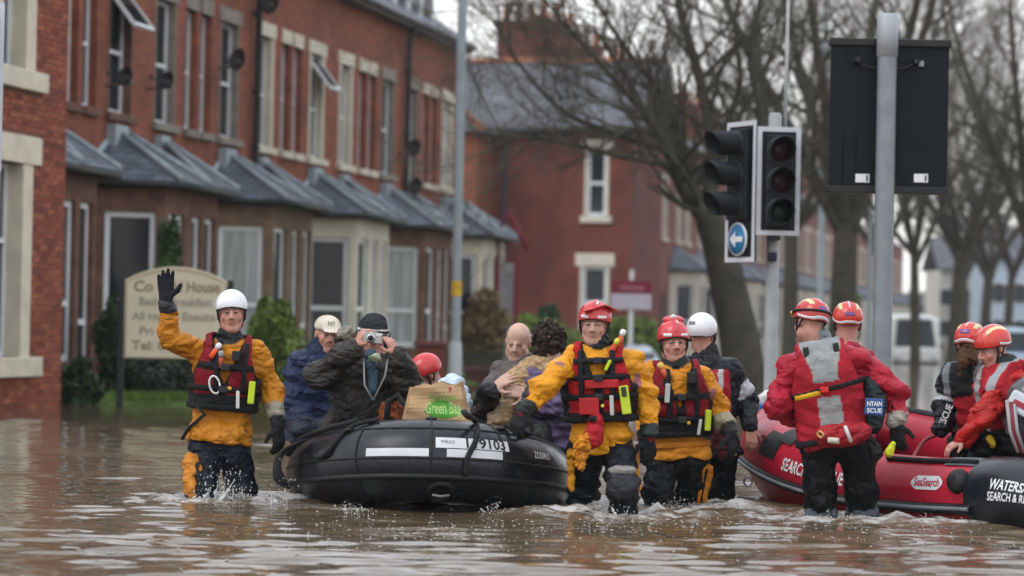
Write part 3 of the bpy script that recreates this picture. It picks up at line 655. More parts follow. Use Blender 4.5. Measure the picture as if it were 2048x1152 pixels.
for k in range(1, 9):
    xx = xl+(xr-xl)*(k/9.0)
    if abs(xx) > .1 and k in (1, 2): m.tube([(xx, .1, zb_+.03), (xx, .1, zt_-.06)], .004, 6)
pn = m.build('panel', BK, sg)
fm = MB(); fm.bbox(xl-.015, xr+.015, .075, .205, zt_-.05, zt_+.012, .008); fm.build('frame_top', mat('sign_frame', (.011, .013, .014), .35, .2), sg); fm = MB(); fm.bbox(xl-.015, xr+.015, .075, .205, zb_-.015, zb_+.045, .008); fm.build('frame_bottom', mat('sign_frame', (.011, .013, .014), .35, .2), sg)
for px in (1730, 1847):
    M = Matrix.Translation((SX(px), .0975, Q(px, 357, .14).z)); MB().box(-.056, .056, -.003, 0, -.034, .034, M).build('sticker', WHITE, sg)
    MB().box(.03, .045, -.0045, -.003, -.026, .024, M).build('sticker_mark', BLACKPL, sg)
cb = MB(); cb.tube([tuple(Vector((SX(px), .075, Q(px, py, .1).z))) for px, py in ((1716, 122), (1722, 130), (1740, 136), (1775, 140), (1810, 138), (1830, 126), (1842, 122))], .009, 8)
cb.build('cable', mat('cable_black', (.02, .02, .022), .4), sg)
gl = MB(); lathe(gl, (SX(1716), .1, Q(1716, 121, .1).z), [(.035, 0), (.035, .05), (.02, .07)], 10, Matrix.Rotation(math.pi/2, 4, 'X')); lathe(gl, (SX(1832), .1, Q(1832, 124, .1).z), [(.03, 0), (.03, .05), (.02, .07)], 10, Matrix.Rotation(math.pi/2, 4, 'X')); gl.build('cable_gland', BLACKPL, sg)
MB().box(SX(1838), SX(1848), .07, .098, Q(1840, 133, .1).z, Q(1840, 122, .1).z).build('cable_tag', mat('pale_tag', (.3, .32, .32), .5), sg)
for py in (150, 340):
    if True: continue
    m = MB(); z = Q(1778, py).z; lathe(m, (0, 0, z-.035), [(R+.006, 0), (R+.006, .07)], 20); m.box(-.1, .1, .06, .1, z-.03, z+.03); m.build('clamp', BLACKPL, sg)

# ---- traffic signals
LENS = {'red': mat('lens_red', (.035, .004, .007), .3, .3), 'amber': mat('lens_amber', (.035, .006, .005), .3, .3), 'green': mat('lens_green', (.004, .02, .016), .3, .3)}
HOUS = mat('signal_housing', (.011, .014, .017), .5, .2, 6.0, rvar=.1, spec=.2)
def signal_head(par, M, wid=.5, hgt=1.2, low=0.0, hood=.28, name='signal_head'):
    """three lamps in a housing on a black backing board with a white border; M: x right, -y out, z up, origin at board top centre"""
    b = MB().bbox(-wid/2, wid/2, 0.0, .025, -hgt, 0, .01, M).build(name, HOUS, par)
    e = .04; m = MB()
    m.box(-wid/2-.002, -wid/2+e, -.006, .0, -hgt-.002, .002, M); m.box(wid/2-e, wid/2+.002, -.006, .0, -hgt-.002, .002, M); m.box(-wid/2+e, wid/2-e, -.006, 0, -e, .002, M); m.box(-wid/2+e, wid/2-e, -.006, 0, -hgt-.002, -hgt+e, M)
    m.build('white_border', mat('signal_border', (.55, .56, .6), .5, .08), b)
    MB().bbox(-wid/2+.075, wid/2-.075, -.06, 0, -hgt+.07+low, -.07, .015, M).bbox(-.14, .14, .025, .16, -hgt+.1+low, -.08, .02, M).build('housing', HOUS, b)
    step = (hgt-low-.14)/3; Rx = M @ Matrix.Rotation(math.pi/2, 4, 'X')
    for k, c in enumerate(('red', 'amber', 'green')):
        zc = -.07-step*(k+.5); C = M @ Vector((0, -.065, zc))
        m = MB(); lathe(m, C, [(.1, -.005), (.1, 0.01), (.07, .03), (.02, .04)], 16, Rx.to_3x3().to_4x4()); m.build('lens', LENS[c], b)
        vs = []; n = 22; f = []
        for i in range(n+1):     # hood: open below
            a = math.radians(-58)+math.radians(296)*i/n
            for rr_, yy in ((.112, -.05), (.112, -.05-hood*(0.82+.18*math.sin(a))), (.106, -.05-hood*(0.82+.18*math.sin(a))), (.106, -.05)):
                vs.append(M @ Vector((rr_*math.cos(a), yy, zc+rr_*math.sin(a))))
        for i in range(n):
            for q in range(3): f.append((i*4+q, i*4+q+1, (i+1)*4+q+1, (i+1)*4+q))
        MB().add(vs, f, True).build('hood', HOUS, b)
        m = MB(); m.tube([M @ Vector((.115*math.cos(a), -.062, zc+.115*math.sin(a))) for a in [2*math.pi*i/20 for i in range(21)]], .007, 5); m.build('lens_ring', mat('lens_ring', (.05, .055, .055), .35), b)
    return b
TY = 24.0; b = at(1543, 640, TY)
ts = thing('traffic_signal', 'grey traffic signal pole with two dark three-lamp heads and blue arrow sign', 'traffic signal', (b.x, TY, GROUND_Z))
TQ = lambda px, py, dy=0.0: at(px, py, TY+dy)-ts.location
m = MB(); zt_ = TQ(1550, 226).z; lathe(m, (0, 0, 0), [(.059, 0), (.058, zt_-.02), (.045, zt_)], 16); m.build('pole', mat('signal_pole_grey', (.33, .34, .35), .5, .15, 7.0, bump=.05), ts)
m = MB(); m.tube([(.09, .02, TQ(1566, 330).z), (.095, .02, TQ(1570, 100).z), (.11, .02, TQ(1578, 0).z+2)], .016, 8); m.build('conduit', mat('conduit_grey', (.4, .42, .42), .5), ts)
zA = TQ(1553, 258).z; hA = zA-TQ(1553, 472).z
MA = Matrix.Translation((TQ(1554, 258).x, -.22, zA)) @ Matrix.Rotation(math.radians(6), 4, 'Z')
signal_head(ts, MA, .385, hA, 0.0, .2)
zB = TQ(1485, 244).z; hB = zB-TQ(1485, 524).z
MB2 = Matrix.Translation((TQ(1484, 244).x, -.02, zB)) @ Matrix.Rotation(math.radians(-62), 4, 'Z')
hb = signal_head(ts, MB2, .47, hB, .3, .31)
c0 = MB2 @ Vector((0, -.02, -hB+.2)); RxB = (MB2 @ Matrix.Rotation(math.pi/2, 4, 'X')).to_3x3().to_4x4()
m = MB(); lathe(m, c0, [(.15, 0), (.15, .012), (.001, .0125)], 28, RxB); sd_ = m.build('direction_disc', mat('sign_white', (.75, .77, .78), .4, .05), hb)
m = MB(); lathe(m, c0, [(.132, .012), (.132, .016), (.001, .0165)], 28, RxB); m.build('blue_disc', mat('sign_blue', (.03, .2, .42), .4, .1), hb)
Ma = MB2 @ Matrix.Translation((0, -.04, -hB+.2))
m = MB(); m.box(-.02, .1, -.004, .0, -.024, .024, Ma); m.poly([Ma @ Vector(p) for p in ((-.105, -.004, 0), (-.01, -.004, -.075), (-.01, -.004, .075))]); m.build('arrow', WHITE, hb)
m = MB(); m.box(-.05, .05, -.2, -.02, TQ(0, 300).z, TQ(0, 290).z); m.box(-.05, .05, -.2, -.02, TQ(0, 450).z, TQ(0, 440).z); m.build('bracket', BLACKPL, ts)
MB().bbox(-.05, .03, -.11, -.06, TQ(0, 492).z, TQ(0, 474).z, .01).build('cable_box', mat('navy_box', (.015, .015, .04), .5), ts)
# signal whose white-edged board just enters the frame by the end house
LTY = 23.0; b = at(-30, 640, LTY)
t2 = thing('traffic_signal', 'white edged traffic signal board cut off beside the end house window', 'traffic signal', (b.x-.05, LTY, GROUND_Z))
L2 = lambda px, py: at(px, py, LTY)-t2.location
m = MB(); lathe(m, (0, 0, 0), [(.058, 0), (.057, 4.6), (.045, 4.65)], 14); m.build('pole', MATS['signal_pole_grey'], t2)
zA = L2(8, 12).z; signal_head(t2, Matrix.Translation((L2(18, 20).x-.25, -.2, zA)), .5, zA-L2(8, 346).z, 0.0, .25)

# ---- estate agent's board
EY = 66.0; b = at(1262, 640, EY); et = thing('estate_board', 'maroon and white estate agent board in front of the corner house', 'sign', (b.x, EY, -.3))
E_ = lambda px, py: at(px, py, EY)-et.location
MAR = mat('maroon_paint', (.2, .012, .03), .5, .12); LIL = mat('board_pale', (.55, .5, .58), .5, .08)
MB().bbox(-.05, .05, 0, .09, -.2, E_(1262, 540).z, .01).build('post', WHITE, et)
MB().bbox(E_(1224, 565).x, E_(1303, 565).x, -.05, -.005, E_(0, 562).z, E_(0, 535).z, .01).build('top_panel', MAR, et)
MB().bbox(E_(1222, 565).x, E_(1303, 565).x, -.05, -.005, E_(0, 594).z, E_(0, 562.5).z, .01).build('lower_panel', LIL, et)
m = MB()
for py, a, c in ((551, 1240, 1288),): m.box(E_(a, py).x, E_(c, py).x, -.056, -.051, E_(0, py+4).z, E_(0, py-5).z)
m.build('pale_panel_band', mat('maroon_light', (.4, .12, .16), .5), et)

# ---- maroon porch frame by the corner, brick pier, railings
PY = 64.0; b = at(1006, 700, PY); pf = thing('porch_frame', 'maroon timber porch frame beside the tan hedge', 'porch', (b.x, PY, -.4))
G_ = lambda px, py: at(px, py, PY)-pf.location
m = MB(); m.bbox(G_(1000, 0).x, G_(1010, 0).x, 0, .12, 0, G_(0, 455).z, .01); MB_post = m.build('post', MAR, pf)
m = MB(); m.bbox(G_(1040, 0).x, G_(1049, 0).x, 0, .12, 0, G_(0, 500).z, .01); m.build('post', MAR, pf)
m = MB(); a, c, d = G_(985, 480), G_(1018, 425), G_(1055, 500); m.tube([(a.x, .05, a.z), (c.x, .05, c.z), (d.x, .05, d.z)], .07, 6); m.build('gable', MAR, pf)
m = MB(); m.bbox(G_(1011, 0).x, G_(1039, 0).x, .05, .09, 0, G_(0, 505).z, .01); m.build('side_panel', mat('porch_grey', (.3, .28, .29), .6, .3, 3), pf)
WY = 50.0
def wallblock(name, label, px0, px1, py0, Y, m_, d=.35, cat='wall'):
    a, c = at(px0, 700, Y), at(px1, 700, Y); z = at((px0+px1)/2, py0, Y).z
    t = thing(name, label, cat, ((a.x+c.x)/2, Y, -.5)); hw = (c.x-a.x)/2
    MB().box(-hw, hw, 0, d, 0, z+.5-.09).build('wall_body', m_, t); MB().bbox(-hw-.04, hw+.04, -.05, d+.05, z+.41, z+.5, .02).build('coping', mat('maroon_coping', (.16, .05, .05), .8, .3, 4), t)
wallblock('garden_pier', 'short red brick garden pier behind the red helmet', 832, 890, 682, 46.0, BRICK_FAR)
wallblock('garden_wall', 'low brick garden wall behind the boat passengers', 930, 1010, 735, 52.0, BRICK_FAR)
FYY = 47.0; a, c = at(893, 700, FYY), at(1003, 700, FYY); rl = thing('railings', 'dark iron garden railings behind the bald man', 'fence', (a.x, FYY, -.5))
zt_ = at(940, 700, FYY).z+.5; n = 18
for k in range(n):
    xx = (c.x-a.x)*k/(n-1); MB().tube([(xx, 0, 0), (xx, 0, zt_)], .014, 5).build('bar', BLACKPL, rl)
for z in (.45, zt_-.12): MB().box(0, c.x-a.x, -.015, .015, z, z+.04).build('rail', BLACKPL, rl)
# ---- parked van and cars far down the road
def van(px, py_top, wpx, Y, label, body, hgt=1.95, group=None, name='parked_van', cat='van', car=False):
    b = at(px, 700, Y); t = thing(name, label, cat, (b.x, Y, -.45), math.radians(4), group); hw = wpx/F*Y/2; H = at(px, py_top, Y).z+.45; L = 3.9
    prof = [(0, .35), (0, .95), (.12, 1.05), (.38, H-.1), (.6, H), (L-.3, H), (L, H-.2), (L, .35)]
    if car: prof = [(0, .3), (0, .75), (.5, .85), (1.0, H-.06), (1.3, H), (2.7, H-.02), (3.4, .95), (L, .9), (L, .3)]
    m = MB(); vs = []; K = 7
    for i in range(K):
        xx = -hw+2*hw*i/(K-1); e = abs(i-(K-1)/2)/((K-1)/2); ins = .12*e**4
        for (yy, z) in prof: vs.append((xx, yy+ (ins if yy < L/2 else -ins), z-(0.16*e**3 if z > 1.0 else 0)))
    np_ = len(prof); fs = [(i*np_+k, (i+1)*np_+k, (i+1)*np_+(k+1) % np_, i*np_+(k+1) % np_) for i in range(K-1) for k in range(np_)]
    fs += [tuple(range(np_)), tuple(range((K-1)*np_, K*np_))[::-1]]; m.add(vs, fs); m.build('body', body, t)
    q = MB(); z0 = (1.08 if not car else .88); y0 = .14 if not car else .52; s = (H-.2-z0); sl = (.38-.12)/(H-.1-1.05) if not car else (.5/(H-.06-.85))
    q.poly([(-hw*.8, y0-.015, z0), (hw*.8, y0-.015, z0), (hw*.68, y0+s*sl-.015, z0+s), (-hw*.68, y0+s*sl-.015, z0+s)], .02); q.build('windscreen', GLASS, t)
    for s_ in (-1, 1):
        MB().ball((s_*hw*.72, 0.0, .72), (.13, .05, .09), 10, 6).build('headlight', mat('headlight', (.6, .62, .62), .15), t)
        MB().bbox(s_*(hw+.09)-.07, s_*(hw+.09)+.07, .3, .4, 1.0, 1.2, .02).build('mirror', BLACKPL, t)
        for yy in (.75, L-.8):
            w_ = MB(); lathe(w_, (s_*(hw-.12), yy, .3), [(.3, -.1), (.31, -.05), (.31, .05), (.3, .1)], 14, Matrix.Rotation(math.pi/2, 4, 'Y')); w_.build('wheel', mat('tyre', (.015, .015, .016), .8), t)
    MB().bbox(-hw*.92, hw*.92, -.06, .06, .32, .55, .03).build('bumper', mat('bumper', (.05, .05, .055), .6), t)
van(1832, 628, 104, 100.0, 'white parked van standing in the flood behind a thin trunk', mat('van_white', (.66, .67, .65), .3, .08, coat=.3))
van(2040, 655, 84, 110.0, 'pale blue parked car beyond the red boat crew', mat('car_blue', (.42, .55, .66), .3, .08, coat=.3), name='parked_car', cat='car', car=True)
van(1290, 690, 70, 62.0, 'silver parked car half hidden behind two yellow rescuers', mat('car_silver', (.4, .43, .46), .25, .08, coat=.4, metal=.4), name='parked_car', cat='car', car=True)

# ================================================================== bare winter trees
BARK = mat('bark', (.055, .048, .032), .9, .45, 5.0, bump=.8, bscale=18); TWIG = mat('twig', (.095, .085, .062), .9, .3, 3.0)
def grow(big, small, p, d, L, r, depth, rg, up=.25, spread=.6, twigs=1.0):
    """one limb with side limbs; thick ones into big, thin ones into small"""
    n = max(3, int(L/.45)) if r > .03 else (3 if r > .016 else 2)
    pts = [Vector(p)]; rad = [r]; dd = Vector(d).normalized()
    for i in range(n):
        dd = (dd+Vector((rg.gauss(0, .15), rg.gauss(0, .15), rg.gauss(0, .1)+up*.1))).normalized()
        pts.append(pts[-1]+dd*L/n); rad.append(r*(1-.62*(i+1)/n))
    (big if r > .045 else small).tube(pts, rad, 6 if r > .045 else 3, caps=False)
    if depth == 0: return
    k = rg.randint(3, 5) if depth > 1 else int(rg.randint(4, 6)*twigs)
    for j in range(k):
        f = rg.uniform(.3, 1.0); i = min(n-1, int(f*n)); q = pts[i].lerp(pts[i+1], f*n-i if f < 1 else 1)
        t = (pts[i+1]-pts[i]).normalized(); ax = t.orthogonal().normalized(); ax.rotate(Quaternion(t, rg.uniform(0, 6.28)))
        nd = (t+ax*rg.uniform(spread*.6, spread*1.6)+Vector((0, 0, up*.5))).normalized()
        grow(big, small, q, nd, L*rg.uniform(.45, .75), max(.005, r*(1-.62*f)*rg.uniform(.45, .7)), depth-1, rg, up, spread, twigs)
def tree(label, trunk, limbs, seed, Lb, name='bare_tree', depth=4, tw=1.0, limb_depth=3):
    """trunk: [(x,y,z,r)...] world; limbs: list of such paths"""
    base = Vector(trunk[0][:3]); t = thing(name, label, 'tree', base, 0, 'bare avenue trees'); rg = random.Random(seed)
    big = MB(); small = MB(); bm_ = MB()
    tr = [(Vector(q[:3])-base, q[3]) for q in trunk]
    P_ = spline([(*v, r) for v, r in tr], 5); bm_.tube([p[:3] for p in P_], [p[3] for p in P_], 12); bm_.build('trunk', BARK, t)
    for lb in limbs:
        Q_ = spline([(*(Vector(q[:3])-base), q[3]) for q in lb], 4); big.tube([p[:3] for p in Q_], [p[3] for p in Q_], 8, caps=False)
        for i in range(2, len(Q_), 1):
            for _ in range(2 if rg.random() < .5 else 1):
                a = Vector(Q_[i][:3]); tdir = (a-Vector(Q_[i-1][:3])).normalized(); ax = tdir.orthogonal().normalized(); ax.rotate(Quaternion(tdir, rg.uniform(0, 6.28)))
                grow(big, small, a, tdir*.6+ax*.9+Vector((0, 0, .25)), Lb*rg.uniform(.5, 1.0), max(.02, Q_[i][3]*.5), limb_depth, rg, .25, .6, tw)
    big.build('limbs', BARK, t); small.build('crown', TWIG, t)
    return t
def TP(px, py, Y, r): p = at(px, py, Y); return (p.x, p.y, p.z, r)
Y1 = 47.0
main = [TP(1488, 760, Y1, .44), TP(1482, 700, Y1, .37), TP(1462, 600, Y1, .33), TP(1440, 500, Y1, .3), TP(1412, 420, Y1, .24)]
main[0] = (*main[0][:2], GROUND_Z, .46)
limbs = [
 [TP(1425, 455, Y1, 0.156), TP(1370, 385, Y1-.3, 0.125), TP(1335, 300, Y1-.6, 0.094), TP(1290, 225, Y1-1, 0.070), TP(1250, 150, Y1-1, 0.047), TP(1190, 60, Y1-1.3, 0.023)],
 [TP(1335, 300, Y1-.6, 0.078), TP(1240, 270, Y1-1, 0.058), TP(1130, 225, Y1-1.5, 0.043), TP(1040, 130, Y1-2, 0.027), TP(985, 40, Y1-2, 0.016)],
 [TP(1290, 225, Y1-1, 0.062), TP(1230, 160, Y1-1.4, 0.047), TP(1150, 70, Y1-1.7, 0.035), TP(1090, 0, Y1-1.7, 0.023), TP(1060, -50, Y1-1.7, 0.016)],
 [TP(1405, 420, Y1, 0.140), TP(1375, 340, Y1+.4, 0.101), TP(1330, 200, Y1+.5, 0.078), TP(1260, 110, Y1+.5, 0.055), TP(1195, 10, Y1+.5, 0.031), TP(1150, -60, Y1, 0.023)],
 [TP(1415, 420, Y1, 0.156), TP(1425, 300, Y1+.5, 0.125), TP(1400, 160, Y1+.8, 0.101), TP(1360, 20, Y1+1, 0.078), TP(1340, -120, Y1+1, 0.055)],
 [TP(1440, 490, Y1, 0.140), TP(1490, 380, Y1+.6, 0.109), TP(1520, 240, Y1+1.2, 0.086), TP(1500, 100, Y1+1.6, 0.062), TP(1540, -60, Y1+2, 0.039)],
 [TP(1340, 330, Y1-.5, 0.062), TP(1230, 310, Y1-1.6, 0.047), TP(1130, 285, Y1-2.1, 0.035), TP(1050, 275, Y1-2.4, 0.023), TP(980, 300, Y1-2.6, 0.012)],
 [TP(1425, 300, Y1+.5, 0.070), TP(1480, 180, Y1+.8, 0.055), TP(1470, 40, Y1+1, 0.039), TP(1500, -60, Y1+1, 0.023)]]
tree('large bare tree leaning beside the traffic signal with limbs over the corner house', main, limbs, 21, 1.9, depth=4, limb_depth=3, tw=.7)
def avenue(px, Y, r, label, seed, H=9.0, lean=0.0, tw=.8, Lb=2.4, ld=3, fork=.34):
    b = at(px, 640, Y); rg = random.Random(seed); x, y = b.x, b.y
    hz = fork*H; tr = [(x, y, GROUND_Z, r*1.15), (x+lean*.2, y, 1.0, r), (x+lean*.6, y, hz*.7, r*.9), (x+lean, y, hz, r*.8)]
    lb = []
    for k in range(6):
        a = k*1.05+rg.uniform(-.3, .3); o_ = rg.uniform(.18, .4)*H
        lb.append([(x+lean, y, hz*rg.uniform(.8, 1), r*.6), (x+lean+math.cos(a)*o_*.45, y+math.sin(a)*o_*.45, hz+.2*H, r*.42), (x+lean+math.cos(a)*o_*.8, y+math.sin(a)*o_*.8, hz+.42*H, r*.26), (x+lean+math.cos(a)*o_, y+math.sin(a)*o_, hz+.68*H, r*.1)])
    tree(label, tr, lb, seed, Lb, tw=tw, limb_depth=ld)
avenue(1682, 62.0, .32, 'thick dark bare tree seen between signal pole and sign post', 31, 11.5, .1, .65)
avenue(1832, 88.0, .17, 'slim bare tree standing in front of the white van', 32, 11.0, -.1, .65)
avenue(1908, 97.0, .25, 'bare tree right of the white van behind the boat crew', 33, 12.0, .2, .5)
avenue(1968, 118.0, .24, 'far bare tree behind the striped red helmets', 34, 12.0, .2, .4, 2.6)
avenue(2085, 78.0, .26, 'bare tree whose crown enters past the black sign', 35, 13.0, -.4, .55)
avenue(1580, 84.0, .26, 'bare tree behind the traffic signal pole', 36, 12.5, 0, .5)
avenue(1760, 110.0, .26, 'far bare tree hidden behind the black sign post', 37, 13.0, 0, .4, 2.6)

# ---- what closes the view down the road
def treeline(name, label, Y, px0, px1, base, top, n, material, seed, leaf):
    rg = random.Random(seed); m = MB()
    a, c = at(px0, 640, Y).x, at(px1, 640, Y).x; zt = at(1900, top, Y).z
    for k in range(n):
        x = rg.uniform(a, c); h_ = zt*rg.uniform(.35, 1.0); r_ = rg.uniform(2.2, 4.5); y_ = Y+rg.uniform(-6, 6)
        leaf_cloud(m, (x, y_, h_*.55), (r_, r_, h_*.55), 420, leaf, rg)
    o = m.build(name, material); tag(o, label, 'wood', kind='stuff')
avenue(2012, 132.0, .24, 'far bare tree before the pale far houses', 38, 13.0, .3, .45, 2.8)
avenue(1935, 150.0, .22, 'farthest bare tree closing the avenue', 39, 13.5, -.3, .4, 3.0)
treeline('distant_trees', 'grey brown far wood closing the street end', 330.0, 1400, 2500, 0, 575, 40, mat('far_twigs', (.16, .16, .155), .9, .3, .2), 5, 1.0)
ridge = MB(); n = 60; vs = []
for i in range(n+1):
    x = -260+620*i/n; vs += [(x, 540, -2), (x, 550, 14+6*math.sin(i*.37)+4*math.sin(i*.91))]
ridge.add(vs, [(2*i, 2*i+2, 2*i+3, 2*i+1) for i in range(n)], True); structure(ridge.build('hills', mat('far_hill', (.1, .11, .09), .9, .3, .02)))
def block(px0, px1, top, Y, label, col, rows=2, cols=4, roof=True):
    a, c = at(px0, 640, Y), at(px1, 640, Y); W = c.x-a.x; H = at((px0+px1)/2, top, Y).z
    t = thing('distant_house', label, 'house', (a.x, Y, -.4)); m = MB(); m.box(0, W, 0, 8, 0, H+.4); m.build('wall', mat('far_wall_%d' % px0, col, .8, .15, .5), t)
    r = MB(); r.poly([(-.3, -.4, H+.4), (W+.3, -.4, H+.4), (W+.3, 4, H+3), (-.3, 4, H+3)], .1).poly([(-.3, 8.4, H+.4), (-.3, 4, H+3), (W+.3, 4, H+3), (W+.3, 8.4, H+.4)], .1); r.build('roof', MATS['roof_slate_far'], t)
    for i in range(cols):
        for k in range(rows):
            x = W*(i+.5)/cols; z = 1.2+k*(H-1)/rows*.95; w_ = MB().box(x-.6, x+.6, -.06, 0, z, z+1.5).build('window', UPVC, t); MB().box(x-.5, x+.5, -.075, -.061, z+.1, z+1.4).build('pane', GLASS, w_)
block(1975, 2060, 520, 205.0, 'pale blue rendered house at the far end of the street', (.42, .5, .58))
block(2064, 2150, 500, 205.0, 'grey rendered house beside the pale blue far house', (.4, .4, .4))
block(1880, 1972, 540, 215.0, 'cream rendered house left of the pale blue far house', (.5, .47, .42))
# ================================================================== bodies, cloth and soft shapes: smooth-blended solids turned into one continuous skin
def axis(lo, hi, h, fine=()):
    """grid line positions: spacing h, finer (a, b, hf) in between"""
    out = [lo]
    while out[-1] < hi:
        s = h
        for a, b_, hf in fine:
            if a-h < out[-1] < b_: s = min(s, hf)
        out.append(out[-1]+s)
    return np.array(out, np.float32)
class Solid:
    def __init__(s): s.pr = []
    def cap(s, p0, r0, p1, r1, col=0, k=.03, sub=False): s.pr.append(('c', np.array(p0, np.float32), r0, np.array(p1, np.float32), r1, col, k, sub)); return s
    def ell(s, c, r, M=None, col=0, k=.03, sub=False):
        s.pr.append(('e', np.array(c, np.float32), np.array(r, np.float32), None if M is None else np.array(M, np.float32), None, col, k, sub)); return s
    def chain(s, pts, rad, col=0, k=.02):
        for i in range(len(pts)-1): s.cap(pts[i], rad[i], pts[i+1], rad[i+1], col, k)
        return s
    def bounds(s):
        lo = np.full(3, 1e9); hi = -lo
        for p in s.pr:
            if p[7]: continue
            if p[0] == 'c':
                for q, r in ((p[1], p[2]), (p[3], p[4])): lo = np.minimum(lo, q-r); hi = np.maximum(hi, q+r)
            else: r = max(p[2]); lo = np.minimum(lo, p[1]-r); hi = np.maximum(hi, p[1]+r)
        return lo, hi
    def field(s, xs, ys, zs, infl=0.0):
        Fd = np.full((len(xs), len(ys), len(zs)), .5, np.float32); C = np.zeros(Fd.shape, np.uint8)
        for (ty, a, r0, b, r1, col, k, sub) in s.pr:
            mg = k+.045+abs(infl)
            if ty == 'c': lo = np.minimum(a-r0, b-r1)-mg; hi = np.maximum(a+r0, b+r1)+mg
            else: r = float(max(r0)); lo = a-r-mg; hi = a+r+mg
            sl = tuple(slice(max(0, int(np.searchsorted(ax, lo[i]))-1), int(np.searchsorted(ax, hi[i]))+1) for i, ax in enumerate((xs, ys, zs)))
            X = xs[sl[0]][:, None, None]-a[0]; Y = ys[sl[1]][None, :, None]-a[1]; Z = zs[sl[2]][None, None, :]-a[2]
            if X.size == 0 or Y.size == 0 or Z.size == 0: continue
            if ty == 'c':
                d = b-a; L2 = float(d@d)+1e-12; t = np.clip((X*d[0]+Y*d[1]+Z*d[2])/L2, 0, 1)
                q = np.sqrt((X-t*d[0])**2+(Y-t*d[1])**2+(Z-t*d[2])**2)-(r0+(r1-r0)*t)
            else:
                if b is not None:
                    X, Y, Z = X*b[0, 0]+Y*b[1, 0]+Z*b[2, 0], X*b[0, 1]+Y*b[1, 1]+Z*b[2, 1], X*b[0, 2]+Y*b[1, 2]+Z*b[2, 2]
                n = np.sqrt((X/r0[0])**2+(Y/r0[1])**2+(Z/r0[2])**2); g = np.sqrt((X/r0[0]**2)**2+(Y/r0[1]**2)**2+(Z/r0[2]**2)**2)+1e-6
                q = n*(n-1)/g
            o = Fd[sl]
            if sub:
                h = np.clip(.5-.5*(o+q)/k, 0, 1); Fd[sl] = o*(1-h)-q*h+k*h*(1-h)
            else:
                q = q-infl
                h = np.clip(.5+.5*(o-q)/k, 0, 1); C[sl] = np.where(q < o, col, C[sl]); Fd[sl] = o*(1-h)+q*h-k*h*(1-h)
        return Fd, C
def nets(Fd, C, xs, ys, zs):
    """surface nets on a rectilinear grid -> verts, quads, colour index"""
    ins = Fd < 0
    cnt = np.zeros(tuple(n-1 for n in Fd.shape), np.uint8)
    for i in (0, 1):
        for j in (0, 1):
            for k in (0, 1): cnt += ins[i:Fd.shape[0]-1+i, j:Fd.shape[1]-1+j, k:Fd.shape[2]-1+k]
    act = (cnt > 0) & (cnt < 8); idx = np.argwhere(act)
    if len(idx) == 0: return None
    num = np.full(act.shape, -1, np.int32); num[act] = np.arange(len(idx))
    cor = [(i, j, k) for i in (0, 1) for j in (0, 1) for k in (0, 1)]
    val = np.stack([Fd[idx[:, 0]+c[0], idx[:, 1]+c[1], idx[:, 2]+c[2]] for c in cor], 1)
    acc = np.zeros((len(idx), 3), np.float32); n = np.zeros(len(idx), np.float32)
    for a in range(8):
        for b in range(a+1, 8):
            ca, cb = np.array(cor[a]), np.array(cor[b])
            if np.abs(ca-cb).sum() != 1: continue
            va, vb = val[:, a], val[:, b]; m = (va < 0) != (vb < 0); t = np.where(m, va/(va-vb+1e-12), 0)
            p = ca[None]+t[:, None]*(cb-ca)[None]; acc += np.where(m[:, None], p, 0); n += m
    p = acc/n[:, None]; V = np.empty_like(p)
    for d, ax in enumerate((xs, ys, zs)): i = idx[:, d]; V[:, d] = ax[i]+p[:, d]*(ax[i+1]-ax[i])
    bc = np.argmin(val, 1); co = np.array(cor)[bc]; cols = C[idx[:, 0]+co[:, 0], idx[:, 1]+co[:, 1], idx[:, 2]+co[:, 2]] if C is not None else None
    Q = []
    for d in range(3):
        s0 = [slice(None)]*3; s1 = [slice(None)]*3; s0[d] = slice(0, -1); s1[d] = slice(1, None)
        e = ins[tuple(s0)] != ins[tuple(s1)]; u, v = (d+1) % 3, (d+2) % 3
        w = np.argwhere(e); ok = (w[:, u] > 0) & (w[:, v] > 0) & (w[:, u] < Fd.shape[u]-1) & (w[:, v] < Fd.shape[v]-1); w = w[ok]
        def cell(du, dv): q = w.copy(); q[:, u] -= du; q[:, v] -= dv; return num[q[:, 0], q[:, 1], q[:, 2]]
        qd = np.stack([cell(1, 1), cell(0, 1), cell(0, 0), cell(1, 0)], 1); fl = ~ins[w[:, 0], w[:, 1], w[:, 2]]
        qd[fl] = qd[fl][:, ::-1]; Q.append(qd)
    return V, np.concatenate(Q), cols
def smooth_np(V, Q, it=1, f=.5):
    for _ in range(it):
        acc = np.zeros_like(V); n = np.zeros(len(V), V.dtype)
        for a in range(4):
            b = (a+1) % 4; np.add.at(acc, Q[:, a], V[Q[:, b]]); np.add.at(acc, Q[:, b], V[Q[:, a]]); np.add.at(n, Q[:, a], 1); np.add.at(n, Q[:, b], 1)
        V = V*(1-f)+f*acc/np.maximum(n, 1)[:, None]
    return V
_T3 = np.random.default_rng(99).random((32, 32, 32)).astype(np.float32)
def vn3(P):
    i = np.floor(P).astype(int); f = P-i; f = f*f*(3-2*f); i %= 32; j = (i+1) % 32; o = 0
    for a in (0, 1):
        for b in (0, 1):
            for c in (0, 1):
                o = o+_T3[(j if a else i)[:, 0], (j if b else i)[:, 1], (j if c else i)[:, 2]]*(f[:, 0] if a else 1-f[:, 0])*(f[:, 1] if b else 1-f[:, 1])*(f[:, 2] if c else 1-f[:, 2])
    return o
def normals_np(V, Q):
    n = np.cross(V[Q[:, 2]]-V[Q[:, 0]], V[Q[:, 3]]-V[Q[:, 1]]); N = np.zeros_like(V)
    for a in range(4): np.add.at(N, Q[:, a], n)
    return N/(np.linalg.norm(N, axis=1)[:, None]+1e-9)
